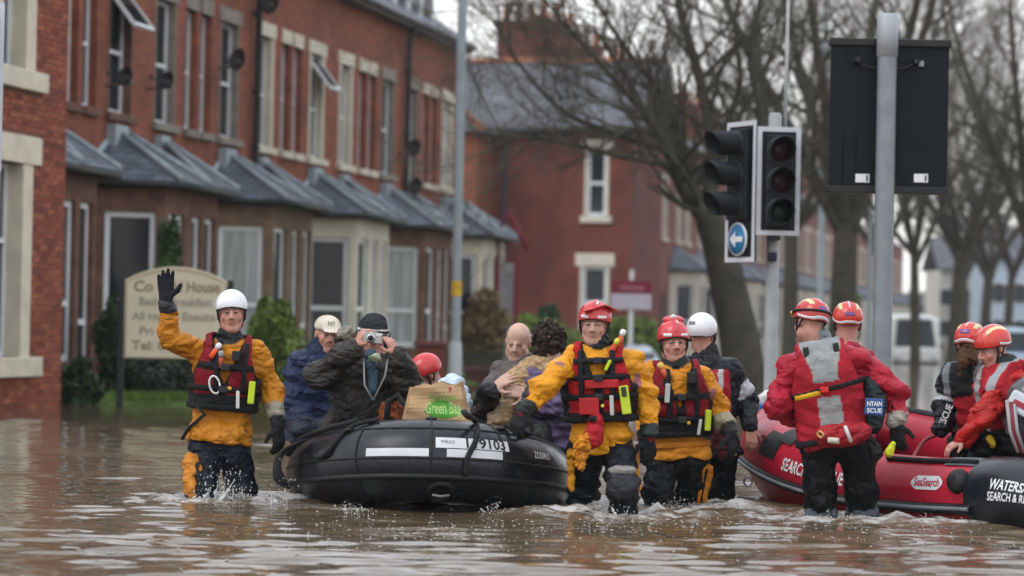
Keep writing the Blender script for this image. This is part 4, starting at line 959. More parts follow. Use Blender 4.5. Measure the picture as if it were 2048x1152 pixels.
def wrinkle(V, Q, amp, scale, seed=0, aniso=(1, 1, 1)):
    """creases: sharp valleys between soft rolls"""
    N = normals_np(V, Q); P = V*scale*np.array(aniso)+seed*5.17
    wv = P+1.6*np.stack([vn3(P*.6+9), vn3(P*.6+17), vn3(P*.6+31)], 1)
    a = np.clip(np.abs(2*vn3(wv)-1)*1.7, 0, 1); b = np.clip(np.abs(2*vn3(wv*2.1+3.3)-1)*1.7, 0, 1)
    L_ = vn3(P*.45+40)-.5; rg = np.random.default_rng(seed+3); W = P/scale+.035*(np.stack([vn3(P*.35+3), vn3(P*.35+8), vn3(P*.35+23)], 1)-.5)*2; tri = 0
    for k in range(5):      # stiff folds: straight-sided pleats that come and go
        d = rg.normal(size=3); d[2] *= 1.3; d /= np.linalg.norm(d); f = scale*rg.uniform(.45, 1.0); ph = rg.random()
        t = np.abs(((W@d)*f+ph) % 1-.5)*2; m = np.clip(vn3(P*.3+k*11.3)*3-1.05, 0, 1); tri = tri+m*(t-.5)
    return V+N*(amp*(.2+1.5*tri-.9*(1-a)**5-.35*(1-b)**5+.45*L_))[:, None]
def mesh_np(name, V, Q, cols=None, palette=None, smooth=True):
    me = bpy.data.meshes.new(name); me.vertices.add(len(V)); me.vertices.foreach_set('co', np.ascontiguousarray(V, np.float32).ravel())
    me.loops.add(Q.size); me.loops.foreach_set('vertex_index', Q.astype(np.int32).ravel()); me.polygons.add(len(Q))
    me.polygons.foreach_set('loop_start', np.arange(0, Q.size, 4, dtype=np.int32)); me.polygons.foreach_set('use_smooth', np.full(len(Q), smooth)); me.update()
    if palette is not None:
        at_ = me.color_attributes.new('Col', 'FLOAT_COLOR', 'POINT'); c = np.ones((len(V), 4), np.float32)
        c[:, :3] = np.array(palette, np.float32)[cols] if cols is not None else palette; at_.data.foreach_set('color', c.ravel())
    return me
def solid_obj(name, S, material, parent, h=.01, fine=((), (), ()), palette=None, wr=None, it=1, pad=.03, infl=0.0, colfn=None, org=None, clip=()):
    lo, hi = S.bounds(); lo = lo-pad-infl; hi = hi+pad+infl
    xs, ys, zs = (axis(lo[i], hi[i], h, fine[i]) for i in range(3))
    Fd, C = S.field(xs, ys, zs, infl)
    for cp_, cn_ in clip: Fd = np.maximum(Fd, (xs[:, None, None]-cp_[0])*cn_[0]+(ys[None, :, None]-cp_[1])*cn_[1]+(zs[None, None, :]-cp_[2])*cn_[2])
    r = nets(Fd, C, xs, ys, zs)
    V, Q, c = r
    if it: V = smooth_np(V, Q, it)
    if wr: V = wrinkle(V, Q, *wr)
    if colfn is not None: c = colfn(V, c)
    if org is None: org = parent.location if parent is not None else Vector((0, 0, 0))
    me = mesh_np(name, V-np.array(org, np.float32), Q, c, palette)
    o = link(name, me, parent, material)
    return o
def np3(v): return np.array((v[0], v[1], v[2]), np.float32)
CLOTH = mat('cloth', (1, 1, 1), .75, .26, 9.0, attr=True, bump=.25, bscale=70, spec=.2)
SHELL = mat('coated_cloth', (1, 1, 1), .48, .2, 7.0, attr=True, bump=.2, bscale=45, rvar=.12, spec=.22)
WETCLOTH = mat('wet_black_cloth', (1, 1, 1), .42, .3, 6.0, attr=True, spec=.16, bump=.3, bscale=40, rvar=.14)
SKIN = mat('skin', (1, 1, 1), .48, .2, 26.0, attr=True, bump=.12, bscale=90)
PLAST = mat('helmet_shell', (1, 1, 1), .28, .12, 9.0, attr=True, spec=.5, coat=.25, rvar=.1)
FUR = mat('fur', (1, 1, 1), .85, .35, 25.0, attr=True, bump=.9, bscale=90)
crumple_bump(SHELL, 13, .8); crumple_bump(WETCLOTH, 12, .6); crumple_bump(CLOTH, 22, .2)
def hand(S, W, d, n, s, curl=25, spread=1.0, sc=1.0, col=1, infl=0.0, thumb=1.0, k=.007):
    """palm, four jointed fingers and thumb; d fingers' way, n palm's outward side, s = +-1 thumb side"""
    W = Vector(W); d = Vector(d).normalized(); n = Vector(n); n = (n-d*n.dot(d)).normalized(); t = d.cross(n)*s
    ts = (.030, .010, -.011, -.030); lens = (.074, .084, .078, .060); r = .0092*sc+infl
    for i in range(4):
        K = W+(d*(.095-.004*abs(i-1)**1.5)+t*ts[i]*1.05)*sc
        S.cap(W+t*ts[i]*.55*sc, .017*sc+infl, K, .0125*sc+infl, col, .016)
        fan = t*(ts[i]*4.2*spread); fd = (d+fan*.9).normalized(); p = K; ang = 0
        for j, fr in enumerate((.42, .32, .26)):
            ang += math.radians(curl)*(.75 if j == 0 else 1.0); v = (fd*math.cos(ang)+n*math.sin(ang)).normalized()
            q = p+v*lens[i]*fr*sc; S.cap(p, r*(1.1-.12*j), q, r*(.98-.12*j), col, k); p = q
    b = W+(d*.028+t*.026)*sc; v1 = (d*.55+t*.85*thumb+n*.25).normalized(); m_ = b+v1*.048*sc; v2 = (d*.85+t*.5*thumb+n*.3).normalized()
    S.cap(b, .0165*sc+infl, m_, .0125*sc+infl, col, .012); S.cap(m_, .0115*sc+infl, m_+v2*.04*sc, .009*sc+infl, col, k)
SKINS = {'fair': (.52, .29, .22), 'ruddy': (.5, .25, .19), 'pale': (.56, .35, .27)}
def head_prims(S, R, C, hair=None, stubble=False, ear=True, sc=1.0, age=0):
    """R 3x3, C centre; colours 1 skin, 2 lips, 3 brow/hair, 4 eyeball darkened as socket shade, 5 dark, 6 cheek flush"""
    q = lambda x, y, z: C+R @ Vector((x*sc, y*sc, z*sc)); M = R
    E = lambda c, r, col=1, k=.02, sub=False: S.ell(q(*c), tuple(v*sc for v in r), M, col, k, sub)
    K = lambda a, ra, b, rb, col=1, k=.012: S.cap(q(*a), ra*sc, q(*b), rb*sc, col, k)
    E((0, .014, .036), (.076, .096, .086), 1, .03); E((0, -.022, -.045), (.061, .072, .072), 1, .035)
    E((0, -.064, -.1), (.027, .022, .02), 1, .025); K((-.05, -.02, -.072), .026, (-.02, -.058, -.1), .02, 1, .025); K((.05, -.02, -.072), .026, (.02, -.058, -.1), .02, 1, .025)
    for s in (-1, 1):
        E((s*.038, -.062, -.028), (.026, .022, .022), 6, .02)
        E((s*.031, -.098, .003), (.019, .02, .0125), 1, .014, True)
        E((s*.031, -.0795, .003), (.0125, .0115, .0085), 4, .004); E((s*.031, -.0865, .002), (.006, .005, .0055), 5, .002)
        K((s*.015, -.0915, .0125), .0045, (s*.047, -.0815, .0125), .004, 1, .006)
        K((s*.014, -.0925, .0205), .0042, (s*.048, -.081, .0225), .0034, 3, .006)
        K((s*.016, -.089, -.010), .004, (s*.046, -.081, -.009), .0035, 1, .008)
        if ear: E((s*.077, .012, -.008), (.01, .02, .031), 6, .01)
    K((0, -.09, .012), .0085, (0, -.112, -.026), .0125, 1, .014); E((-.013, -.1, -.031), (.009, .011, .008), 1, .008); E((.013, -.1, -.031), (.009, .011, .008), 1, .008)
    K((0, -.091, -.044), .01, (0, -.09, -.05), .01, 1, .014)
    for s in (-1, 1):
        K((0, -.0875, -.0600), .005, (s*.022, -.0825, -.0645), .0042, 2, .005); K((0, -.0875, -.0685), .0055, (s*.018, -.083, -.0688), .0045, 2, .005)
        K((0, -.0925, -.0643), .0018, (s*.022, -.0865, -.0662), .0016, 5, .002); K((s*.018, -.094, -.036), .003, (s*.03, -.082, -.058), .0025, 1, .01)
    if age:
        for s in (-1, 1): K((s*.024, -.091, -.038), .004, (s*.034, -.08, -.066), .0035, 1, .012)
    if hair:
        for a in hair: E(*a)
    return q
def head_rot(yaw, pitch=0, roll=0):
    return (Matrix.Rotation(math.radians(yaw), 3, 'Z') @ Matrix.Rotation(math.radians(pitch), 3, 'X') @ Matrix.Rotation(math.radians(roll), 3, 'Y'))
class Person:
    """joints from pixels of the frame at distance Y0 (+ own offset), L / R = image left / right"""
    def __init__(s, label, Y0, J, yaw=0, head=(0, 0, 0), skin='fair', group='people wading and riding in the flood', hs=1.0):
        s.Y0 = Y0; s.J = {k: at(v[0], v[1], Y0+(v[2] if len(v) > 2 else 0)) for k, v in J.items()}; j = s.J
        b = (j['fL']+j['fR'])/2 if 'fL' in j else j['pel']; s.t = thing('person', label, 'person', (b.x, b.y, min(j[k].z for k in j)), 0, None)
        s.org = s.t.location; s.R = head_rot(*head); s.C = j['head']; s.hs = hs; s.skin = SKINS[skin]; s.yaw = yaw
        fw = Vector((math.sin(math.radians(yaw)), -math.cos(math.radians(yaw)), 0)); u = (j['neck']-j['pel']).normalized(); fw = (fw-u*fw.dot(u)).normalized()
        s.u, s.f, s.r = u, fw, u.cross(fw); s.L = (j['neck']-j['pel']).length
    def torso(s, S, infl=0.0, col=0, wide=1.0, depth=1.0, shoulders=True, hem=None, belly=0.0):
        j = s.J; p = j['pel']; L = s.L; r = s.r*wide
        def row(c, hw, rad, k=.08): S.cap(p+s.u*L*c-r*hw, rad*depth+infl, p+s.u*L*c+r*hw, rad*depth+infl, col, k)
        row(.02, .068, .098); row(.35, .06, .094+belly); row(.62, .072, .102); row(.8, .082, .092)
        if shoulders: S.cap(j['sL'], .05+infl, j['sR'], .05+infl, col, .06)
        S.cap(j['neck']-s.u*.05, .085+infl*.7, j['neck'], .06+infl*.5, col, .05)
        if hem is not None: S.cap(p-s.u*(hem+.06)-r*.07, .108*depth+infl, p-s.u*(hem+.06)+r*.07, .108*depth+infl, col, .07)
        return S
    def arm(s, S, side, r=(.046, .038, .027), infl=0.0, col=0, end=1.0, k=.03):
        j = s.J; a, e, w = j['s'+side], j['e'+side], j['w'+side]; S.cap(a, r[0]+infl, e, r[1]+infl, col, k); S.cap(e, r[1]+infl, e.lerp(w, end), r[2]+infl, col, k); return S
    def leg(s, S, side, r=(.085, .062, .045), infl=0.0, col=0, k=.03, foot=True):
        j = s.J; a, e, w = j['h'+side], j['k'+side], j['f'+side]; S.cap(a, r[0]+infl, e, r[1]+infl, col, k); S.cap(e, r[1]+infl, w, r[2]+infl, col, k)
        if foot: S.cap(w, r[2]+infl*.8, w+s.f*.14+Vector((0, 0, -.04)), .035+infl*.6, col, .03)
        return S
    def body(s, hands={}, pal=None, hair=None, age=0, h=.017, fh=.0063, legs=True):
        """hands: side -> dict(d, n, s, curl, ...) for bare hands, or None for a simple gloved core"""
        S = Solid(); s.torso(S, 0.0, 1); j = s.J
        for sd in 'LR':
            if 'e'+sd in j:
                s.arm(S, sd, col=1)
                hd = hands.get(sd)
                if hd: hand(S, j['w'+sd], **hd)
                else:
                    w = j['w'+sd]; d = (w-j['e'+sd]).normalized(); S.cap(w-d*.04, .026, w+d*.004, .022, 1, .02)
            if legs and 'h'+sd in j: s.leg(S, sd, col=1)
        S.cap(j['neck']-s.u*.03, .062, s.C+s.R @ Vector((0, .012, -.06)), .056, 1, .03)
        head_prims(S, s.R, s.C, hair, sc=s.hs, age=age)
        c = s.C; m = .125*s.hs; fine = [[(c[i]-m, c[i]+m, fh)] for i in range(3)]
        for sd in hands:
            if hands[sd]:
                w = j['w'+sd]+Vector(hands[sd]['d']).normalized()*.08
                for i in range(3): fine[i].append((w[i]-.12, w[i]+.12, fh))
        sk = np.array(s.skin); hairc = pal or (.12, .08, .05)
        P = [tuple(sk), tuple(sk), tuple(sk*np.array((.76, .55, .56))), tuple(np.minimum(hairc, sk*.5)), (.2, .15, .14), (.02, .015, .012), tuple(sk*np.array((1.0, .88, .86))), hairc]  # eyeball tone kept dark: socket shade is put into its colour
        s.b = solid_obj('body', S, SKIN, s.t, h, fine, P, it=1, pad=.02); return s.b
    # ---- garments
    def jacket(s, col, infl=.024, sides='LR', end=.93, wr=(.011, 13), material=None, hem=.12, wide=1.0, depth=1.0, name='jacket', cuffs=None, collar=None, r=(.055, .048, .026), h=.0108, belly=0.0, bands=(), seed=1, spots=()):
        S = Solid(); s.torso(S, infl, 0, wide, depth, hem=hem, belly=belly); ex = [col]
        for sd in sides: s.arm(S, sd, r, infl, 0, end)
        if cuffs:
            ex.append(cuffs)
            for sd in sides: e, w = s.J['e'+sd], s.J['w'+sd]; S.cap(e.lerp(w, end-.1), r[2]+infl+.006, e.lerp(w, end), r[2]+infl+.003, len(ex)-1, .01)
        if collar:
            ex.append(collar); n = s.J['neck']; S.cap(n-s.u*.04, .098, n+(s.C-n)*.1, .086, len(ex)-1, .02); S.cap(n, .08, n+(s.C-n)*.28, .073, len(ex)-1, .02)
        for (sd, f0, f1, c) in bands:     # reflective bands on sleeves (f 0..1 shoulder to elbow, 1..2 elbow to wrist)
            ex.append(c); a, e, w = s.J['s'+sd], s.J['e'+sd], s.J['w'+sd]; pt = lambda f: a.lerp(e, f) if f < 1 else e.lerp(w, f-1); rr_ = (r[0]+(r[1]-r[0])*f0 if f0 < 1 else r[1]+(r[2]-r[1])*(f0-1))
            S.cap(pt(f0), rr_+infl+.004, pt(f1), rr_+infl+.004, len(ex)-1, .008)
        for (q_, r_, c_) in spots: ex.append(c_); S.ell(q_, r_, None, len(ex)-1, .012)
        o = solid_obj(name, S, material or SHELL, s.t, h, palette=ex, wr=(wr[0]*1.15, wr[1]*.85, seed, (.7, .7, 1.35)) if wr else None, it=1, clip=((s.J['pel']-s.u*(hem+.035), -s.u),)); return o
    def trousers(s, col=(.01, .011, .013), infl=.026, wr=(.013, 12), material=None, seed=2, extra=None, h=.0145, name='trousers'):
        S = Solid(); p = s.J['pel']; pal = [col]; S.cap(p-s.r*.06-s.u*.02, .076+infl*.6, p+s.r*.06-s.u*.02, .076+infl*.6, 0, .04)
        for sd in 'LR': s.leg(S, sd, (.079, .064, .05), infl, 0, .05)
        return solid_obj(name, S, material or WETCLOTH, s.t, h, palette=pal, wr=(wr[0], wr[1], seed), it=2)
    def glove(s, side, d=None, n=(0, -1, 0), sgn=1, curl=25, spread=.8, col=(.012, .012, .014), cuff=.5, cuffcol=None, sc=1.08, name='glove'):
        j = s.J; w = j['w'+side]; e = j['e'+side]; d = Vector(d) if d else (w-e); S = Solid()
        hand(S, w, d, n, sgn, curl, spread, sc, 0, .0035); ax = (e-w).normalized(); S.cap(w-ax*.01, .034, w+ax*(.1 if cuff > .3 else .05), .044, 1, .02)
        solid_obj(name, S, CLOTH, s.t, .0065, palette=[col, cuffcol or col], it=1, pad=.015)
    def torso_grid(s, h=.0104, wide=1.0, infl=.024, belly=0.0):
        S = Solid(); s.torso(S, infl, 0, wide, hem=.06, belly=belly); A = Solid()
        for sd in 'LR':
            if 'e'+sd in s.J: a, e = s.J['s'+sd], s.J['e'+sd]; A.cap(a, .055+infl+.004, e, .05+infl, 0, .02)
        lo, hi = S.bounds(); lo = lo-.1; hi = hi+.1; xs, ys, zs = (axis(lo[i], hi[i], h) for i in range(3))
        s.TF, _ = S.field(xs, ys, zs); s.AF = (A.field(xs, ys, zs)[0] if A.pr else np.full_like(s.TF, .5)); s.ax = (xs, ys, zs)
        P = s.J['pel']; X, Y, Z = xs[:, None, None]-P.x, ys[None, :, None]-P.y, zs[None, None, :]-P.z
        s.a = X*s.r.x+Y*s.r.y+Z*s.r.z; s.bb = X*s.f.x+Y*s.f.y+Z*s.f.z; s.c = X*s.u.x+Y*s.u.y+Z*s.u.z
        N = s.J['neck']; X, Y, Z = xs[:, None, None]-N.x, ys[None, :, None]-N.y, zs[None, None, :]-N.z; ca = X*s.u.x+Y*s.u.y+Z*s.u.z
        s.nr = np.sqrt(np.maximum(0, X*X+Y*Y+Z*Z-ca*ca))
    def shell(s, name, region, off, col, material=None, wr=None, arm=True, it=1, colfn=None, palette=None, parent=None):
        """a layer of the given thickness over the dressed trunk, cut to region (negative inside)"""
        Fd = np.maximum(s.TF-off, region); Fd = np.maximum(Fd, -(s.TF+.012))
        if arm: Fd = np.maximum(Fd, -s.AF)
        r = nets(Fd, None, *s.ax)
        if r is None: return None
        V, Q, _ = r
        if it: V = smooth_np(V, Q, it)
        c = None
        if colfn:
            D = V-np3(s.J['pel']); c = colfn(D@np3(s.r), D@np3(s.f), D@np3(s.u))
        if wr: V = wrinkle(V, Q, *wr)
        me = mesh_np(name, V-np3(s.org), Q, c, palette if palette else col)
        return link(name, me, parent or s.t, material or CLOTH)
    def vest(s, c0=.0, c1=None, off=.042, pal=None, colfn=None, name='life_jacket', v=.0, wr=(.006, 16, 3), neck=.085, amax=.26):
        L = s.L; c1 = c1 or L+.06
        reg = np.maximum(np.maximum(c0-s.c, s.c-c1), np.abs(s.a)-amax)
        reg = np.maximum(reg, np.where(s.c > L*.72, neck-s.nr, -1))
        reg = np.maximum(reg, np.where(s.c > L*.62, np.abs(s.a)-(.2-.32*np.clip(s.c-L*.62, 0, .17)), -1))
        if v: reg = np.maximum(reg, np.where((s.bb > 0) & (s.c > L*.55), (s.c-L*.55)*v-np.abs(s.a)+.008, -1))
        return s.shell(name, reg, off, None, CLOTH, wr, colfn=colfn, palette=pal)
    def strap_h(s, c, hh, off, col, name='webbing', a0=-.235, a1=.235, front=None, tilt=0.0, material=None):
        reg = np.maximum(np.maximum(np.abs(s.c-c-tilt*s.a)-hh, np.maximum(a0-s.a, s.a-a1)), .0-s.AF)
        if front is not None: reg = np.maximum(reg, (-s.bb if front else s.bb))
        return s.shell(name, reg, off, col, material, arm=False)
    def strap_v(s, a, hw, off, col, c0, c1, front=True, name='webbing', slant=0.0, material=None):
        reg = np.maximum(np.abs(s.a-a-slant*(s.c-c0))-hw, np.maximum(c0-s.c, s.c-c1)); reg = np.maximum(reg, (-s.bb if front else s.bb))
        return s.shell(name, reg, off, col, material, arm=False)
    def on(s, a, c, off=.0, front=True):
        """point on the dressed trunk's surface in front (or back) at offsets a, c"""
        p = s.J['pel']+s.r*a+s.u*c; dr = s.f if front else -s.f; xs, ys, zs = s.ax; best = .12
        for k in range(60):
            b = .34-k*.006; q = p+dr*b; i, j_, l = int(np.searchsorted(xs, q.x)), int(np.searchsorted(ys, q.y)), int(np.searchsorted(zs, q.z))
            if 0 <= i < len(xs) and 0 <= j_ < len(ys) and 0 <= l < len(zs) and s.TF[i, j_, l] < off: best = b; break
        return p+dr*best-Vector(s.org)
    def bit(s, name, a, c, size, col, off=.05, rot=0.0, front=True, bev=.006, rough=.5, parent=None):
        """small box fitting on the vest"""
        p = s.on(a, c, off, front); dr = s.f if front else -s.f; z = s.u; x = z.cross(dr)*(1 if True else 1)
        M = Matrix.Translation(p) @ Matrix((x, -dr, z)).transposed().to_4x4() @ Matrix.Rotation(rot, 4, 'Y')
        nm = 'fit_%d_%d_%d' % tuple(int(v*100) for v in col)
        return MB().bbox(-size[0]/2, size[0]/2, -size[1], .006, -size[2]/2, size[2]/2, min(bev, min(size)*.3), M).build(name, mat(nm, col, rough, .15), parent or s.t)
    # ---- helmet
    def helmet(s, style, col, tilt=0.0, trim=(.012, .012, .013), strap=True, sc=1.0):
        k = s.hs*sc; C = s.C; R = s.R @ Matrix.Rotation(math.radians(tilt), 3, 'X'); q = lambda x, y, z: C+R @ Vector((x*k, y*k, z*k))
        rx, ry, rz = .101, .122, .104; cz = .042
        lo = C-Vector((.17, .17, .17))*k; hi = C+Vector((.17, .17, .2))*k; xs, ys, zs = (axis(lo[i], hi[i], .0053) for i in range(3))
        O = Solid().ell(q(0, .012, cz), (rx*k, ry*k, rz*k), R, 0, .01); F0, _ = O.field(xs, ys, zs)
        X, Y, Z = xs[:, None, None]-C.x, ys[None, :, None]-C.y, zs[None, None, :]-C.z
        lx = (X*R[0][0]+Y*R[1][0]+Z*R[2][0])/k; ly = (X*R[0][1]+Y*R[1][1]+Z*R[2][1])/k; lz = (X*R[0][2]+Y*R[1][2]+Z*R[2][2])/k
        edge = np.where(ly < .0, .036, .036-.5*np.minimum(ly, .1))-2.4*np.minimum(lx*lx, .011)
        ear = .06*np.exp(-((ly-.03)/.035)**2)*0
        cut = (edge-ear-lz)*k
        vents = np.full_like(F0, -1)
        def mk(nm, reg, off, inner, c, mt=PLAST, par=None):
            Fd = np.maximum(np.maximum(F0-off, -(F0+inner)), reg); r = nets(Fd, None, xs, ys, zs)
            if r is None: return None
            V, Q, _ = r; V = smooth_np(V, Q, 1); return link(nm, mesh_np(nm, V-np3(s.org), Q, None, c), par or s.t, mt)
        he = mk('helmet', cut, 0.0, .014, col)
        mk('rim', np.maximum(cut-.012*k*0, np.abs(lz-edge)*k-.007*k), .003, .016, trim, CLOTH, he)
        if style == 'red':
            for sx in (-1, 1):
                mk('label_patch', np.maximum(np.maximum(np.abs(lx-sx*.052)-.026, np.abs(lz-.052)-.011), ly)*k, .002, .006, (.7, .68, .66), PLAST, he)
            mk('label_patch', np.maximum(np.maximum(np.abs(lx-.01)-.014, np.abs(lz-.135)-.012), ly)*k, .002, .006, (.72, .7, .68), PLAST, he)
            mk('ridge', np.maximum(np.abs(lx)-.012, .07-lz)*k, .006, .006, tuple(np.array(col)*.9), PLAST, he)
        if style == 'stripe':
            for sx in (-.058, .058):
                mk('reflective_stripe', np.maximum(np.maximum(np.abs(lx-sx)-.013, .085-lz), np.abs(ly-.04)-.085)*k, .0022, .006, (.66, .56, .28), PLAST, he)
            mk('reflective_stripe', np.maximum(np.maximum(np.abs(lx)-.008, .1-lz), np.abs(ly-.04)-.09)*k, .0022, .006, (.6, .5, .56), PLAST, he)
            mk('white_band', np.maximum(np.abs(lz-edge-.022)-.011, -.0-ly)*k, .0022, .006, (.66, .66, .67), PLAST, he)
            mk('label_patch', np.maximum(np.maximum(np.abs(lx-.0)-.036, np.abs(lz-.062)-.016), .03-ly)*k, .0032, .006, (.16, .04, .18), PLAST, he)
        if style == 'kid':
            mk('label_patch', np.maximum(np.maximum(np.abs(ly+.03)-.035, np.abs(lz-.085)-.024), lx)*k, .0022, .006, (.24, .09, .42), PLAST, he)
            mk('white_band', np.maximum(np.maximum(np.abs(lz-edge-.02)-.012, ly+.04), lx)*k, .0022, .006, (.66, .66, .67), PLAST, he)
        if style in ('red', 'kid', 'stripe'):
            for i in range(4):
                mk('vent_slot', np.maximum(np.maximum(np.abs(np.abs(lx)-.07)-.005-0, np.abs(lz-.09-.012*(i % 2))-.008), np.abs(ly-.05+.03*i)-.008)*k, .0012, .006, (.02, .015, .015), CLOTH, he)
        if style == 'white':
            mk('label_patch', np.maximum(np.maximum(np.abs(lx-.045)-.026, np.abs(lz-.075)-.014), .02-ly)*k, .002, .006, (.12, .13, .15), PLAST, he)
        if strap:
            for sx in (-1, 1):
                m = MB(); m.tube([np3(q(sx*.09, -.015, .035))-np3(s.org), np3(q(sx*.083, -.02, -.03))-np3(s.org), np3(q(sx*.058, -.045, -.085))-np3(s.org), np3(q(sx*.012, -.058, -.128))-np3(s.org)], .0075*k, 6)
                m.tube([np3(q(sx*.088, .05, .02))-np3(s.org), np3(q(sx*.083, -.0, -.045))-np3(s.org)], .006*k, 6); m.build('chin_strap', mat('strap_black', (.012, .012, .013), .7), he)
        s.hq = q; return he
    def tubes(s, name, pts, r, col, rough=.5, n=8, parent=None):
        nm = 'cord_%d_%d_%d' % tuple(int(v*100) for v in col)
        return MB().tube([Vector(p)-Vector(s.org) for p in pts], r, n).build(name, mat(nm, col, rough, .15), parent or s.t)
# ================================================================== people
BLK = (.011, .011, .013); RED = (.33, .012, .022); YEL = (.62, .235, .012); YEL2 = (.7, .29, .012); NEON = (.5, .62, .03); SIL = (.42, .43, .44)
def rescuer_vest(p, c0, bands, redc=RED, strap=(-.11, .1), black_low=.0, wide=.26):
    pal = [redc, BLK, (.05, .01, .014)]
    def cf(a, b, c):
        o = np.zeros(len(a), int)
        for lo, hi in bands: o[(c > lo) & (c < hi)] = 1
        o[(np.abs(a) < .028) & (b > 0)] = 1; o[c < c0+black_low] = 1; o[(np.abs(a) > .185)] = 1
        o[(np.abs(a) < .075) & (c > p.L*.93)] = 2; o[(c > p.L*.7) & (np.abs(a) < .1)] = 1
        return o
    p.torso_grid(); v = p.vest(c0, None, .036, pal, cf, v=.32, amax=wide)
    for lo, hi in bands:
        p.strap_h((lo+hi)/2, .017, .053, BLK, 'belt', **(dict(a0=-.15, a1=.15, front=True) if (lo+hi)/2 > p.L*.6 else {}))
        p.bit('buckle', .0, (lo+hi)/2, (.055, .022, .042), (.02, .02, .022), .052)
    for a in strap: p.strap_v(a, .016, .055, BLK, c0+.12, p.L*1.02, True)
    p.strap_h(c0+.02, .02, .05, BLK, 'waist_belt')
    return v
def whistle_light(p, a, c, col=(.7, .12, .03), cap=(.75, .74, .7), off=.05, tilt=.35):
    q = p.on(a, c, off); d = (p.u*math.cos(tilt)+p.r*math.sin(tilt)); m = MB()
    m.tube([q-d*.055, q-d*.05, q+d*.01, q+d*.012], [.008, .017, .017, .012], 10); g = m.build('safety_light', mat('light_body_%d' % int(a*100), col, .35, .1), p.t)
    MB().tube([q+d*.013, q+d*.03, q+d*.05, q+d*.055], [.014, .019, .017, .006], 10).build('light_cap', mat('light_cap_%d%d' % (int(cap[0]*10), int(cap[2]*10)), cap, .35, .1), g)
def loop(p, name, c, ax, ay, rx, ry, r, col, n=22, rough=.35):
    pts = [c+ax*rx*math.cos(2*math.pi*k/n)+ay*ry*math.sin(2*math.pi*k/n) for k in range(n+1)]
    nm = 'loop_%d_%d' % (int(col[0]*100), int(col[2]*100)); return MB().tube(pts, r, 7).build(name, mat(nm, col, rough, .1), p.t)
def pouch(p, name, pts, rad, col, flat=None, material=None, wr=(.006, 20), extra=None):
    S = Solid(); S.chain([Vector(q) for q in pts], rad, 0, .02); pal = [col]
    if extra:
        for (q, r_, c_) in extra: pal.append(c_); S.ell(q, (r_, r_, r_), None, len(pal)-1, .01)
    return solid_obj(name, S, material or SHELL, p.t, .008, palette=pal, wr=(*wr, 4), it=1)
# ---- the man waving
A = Person('wading man in white helmet and orange drysuit raising a black gloved hand', 16.9, dict(
    head=(463, 625), neck=(457, 686), pel=(440, 868), sL=(404, 706, .02), eL=(340, 676, -.17), wL=(332, 600, -.22), sR=(513, 706), eR=(545, 785, .05), wR=(555, 852, -.06),
    hL=(412, 885), kL=(404, 985, -.14), fL=(402, 1128, .05), hR=(468, 885), kR=(482, 985, .05), fR=(490, 1130, .22)), 4, (6, 3, -2), 'ruddy')
A.body(fh=.0055, pal=(.2, .13, .08)); A.helmet('white', (.74, .75, .77))
A.jacket((.5, .185, .01), wr=(.013, 13), cuffs=(.025, .027, .03), collar=(.008, .01, .012), end=.86, bands=(('R', 1.5, 1.66, (.3, .27, .2)),), hem=.02, seed=1)
A.trousers((.011, .014, .022))
A.glove('L', (-.02, -.1, 1), (0.1, -1, -.1), 1, 6, 1.35, (.012, .012, .02)); A.glove('R', (.14, -.1, -1), (-.6, .5, 0), -1, 26, .5)
rescuer_vest(A, .15, ((.27, .30), (.40, .45)), (.2, .008, .014), (-.05, .12), .1)
whistle_light(A, -.07, .52, (.8, .1, .03), (.75, .75, .76), .055, .5); whistle_light(A, -.03, .47, (.35, .06, .03), (.3, .3, .3), .055, -.1)
A.bit('neon_pouch', .175, .28, (.04, .05, .14), NEON, .045); A.bit('knife_sheath', .095, .23, (.022, .02, .11), (.6, .6, .58), .05, -.08); A.bit('yellow_toggle', .035, .295, (.03, .02, .02), (.75, .42, .05), .05)
q = A.on(-.055, .31, .062); loop(A, 'carabiner', q, (A.r*.9+A.u*.5).normalized(), (A.u*.9-A.r*.35).normalized(), .032, .055, .006, (.75, .75, .74))
A.bit('radio', .06, .5, (.05, .04, .06), (.015, .015, .016), .05)
MB().tube([A.on(-.16, .17, .05), A.on(-.1, .12, .03), A.on(-.19, .03, .03), A.on(-.23, -.05, .03)], .011, 6).build('tail_webbing', mat('strap_black', BLK, .7), A.t)
pouch(A, 'thigh_pocket', [A.J['hL'].lerp(A.J['kL'], .35)+Vector((-.07, -.07, 0)), A.J['hL'].lerp(A.J['kL'], .95)+Vector((-.055, -.06, 0))], [.058, .05], (.52, .19, .02), wr=(.01, 16))
pouch(A, 'pocket_zip', [A.J['hL'].lerp(A.J['kL'], .4)+Vector((-.03, -.125, 0)), A.J['hL'].lerp(A.J['kL'], 1.0)+Vector((-.0, -.11, 0))], [.014, .014], BLK)
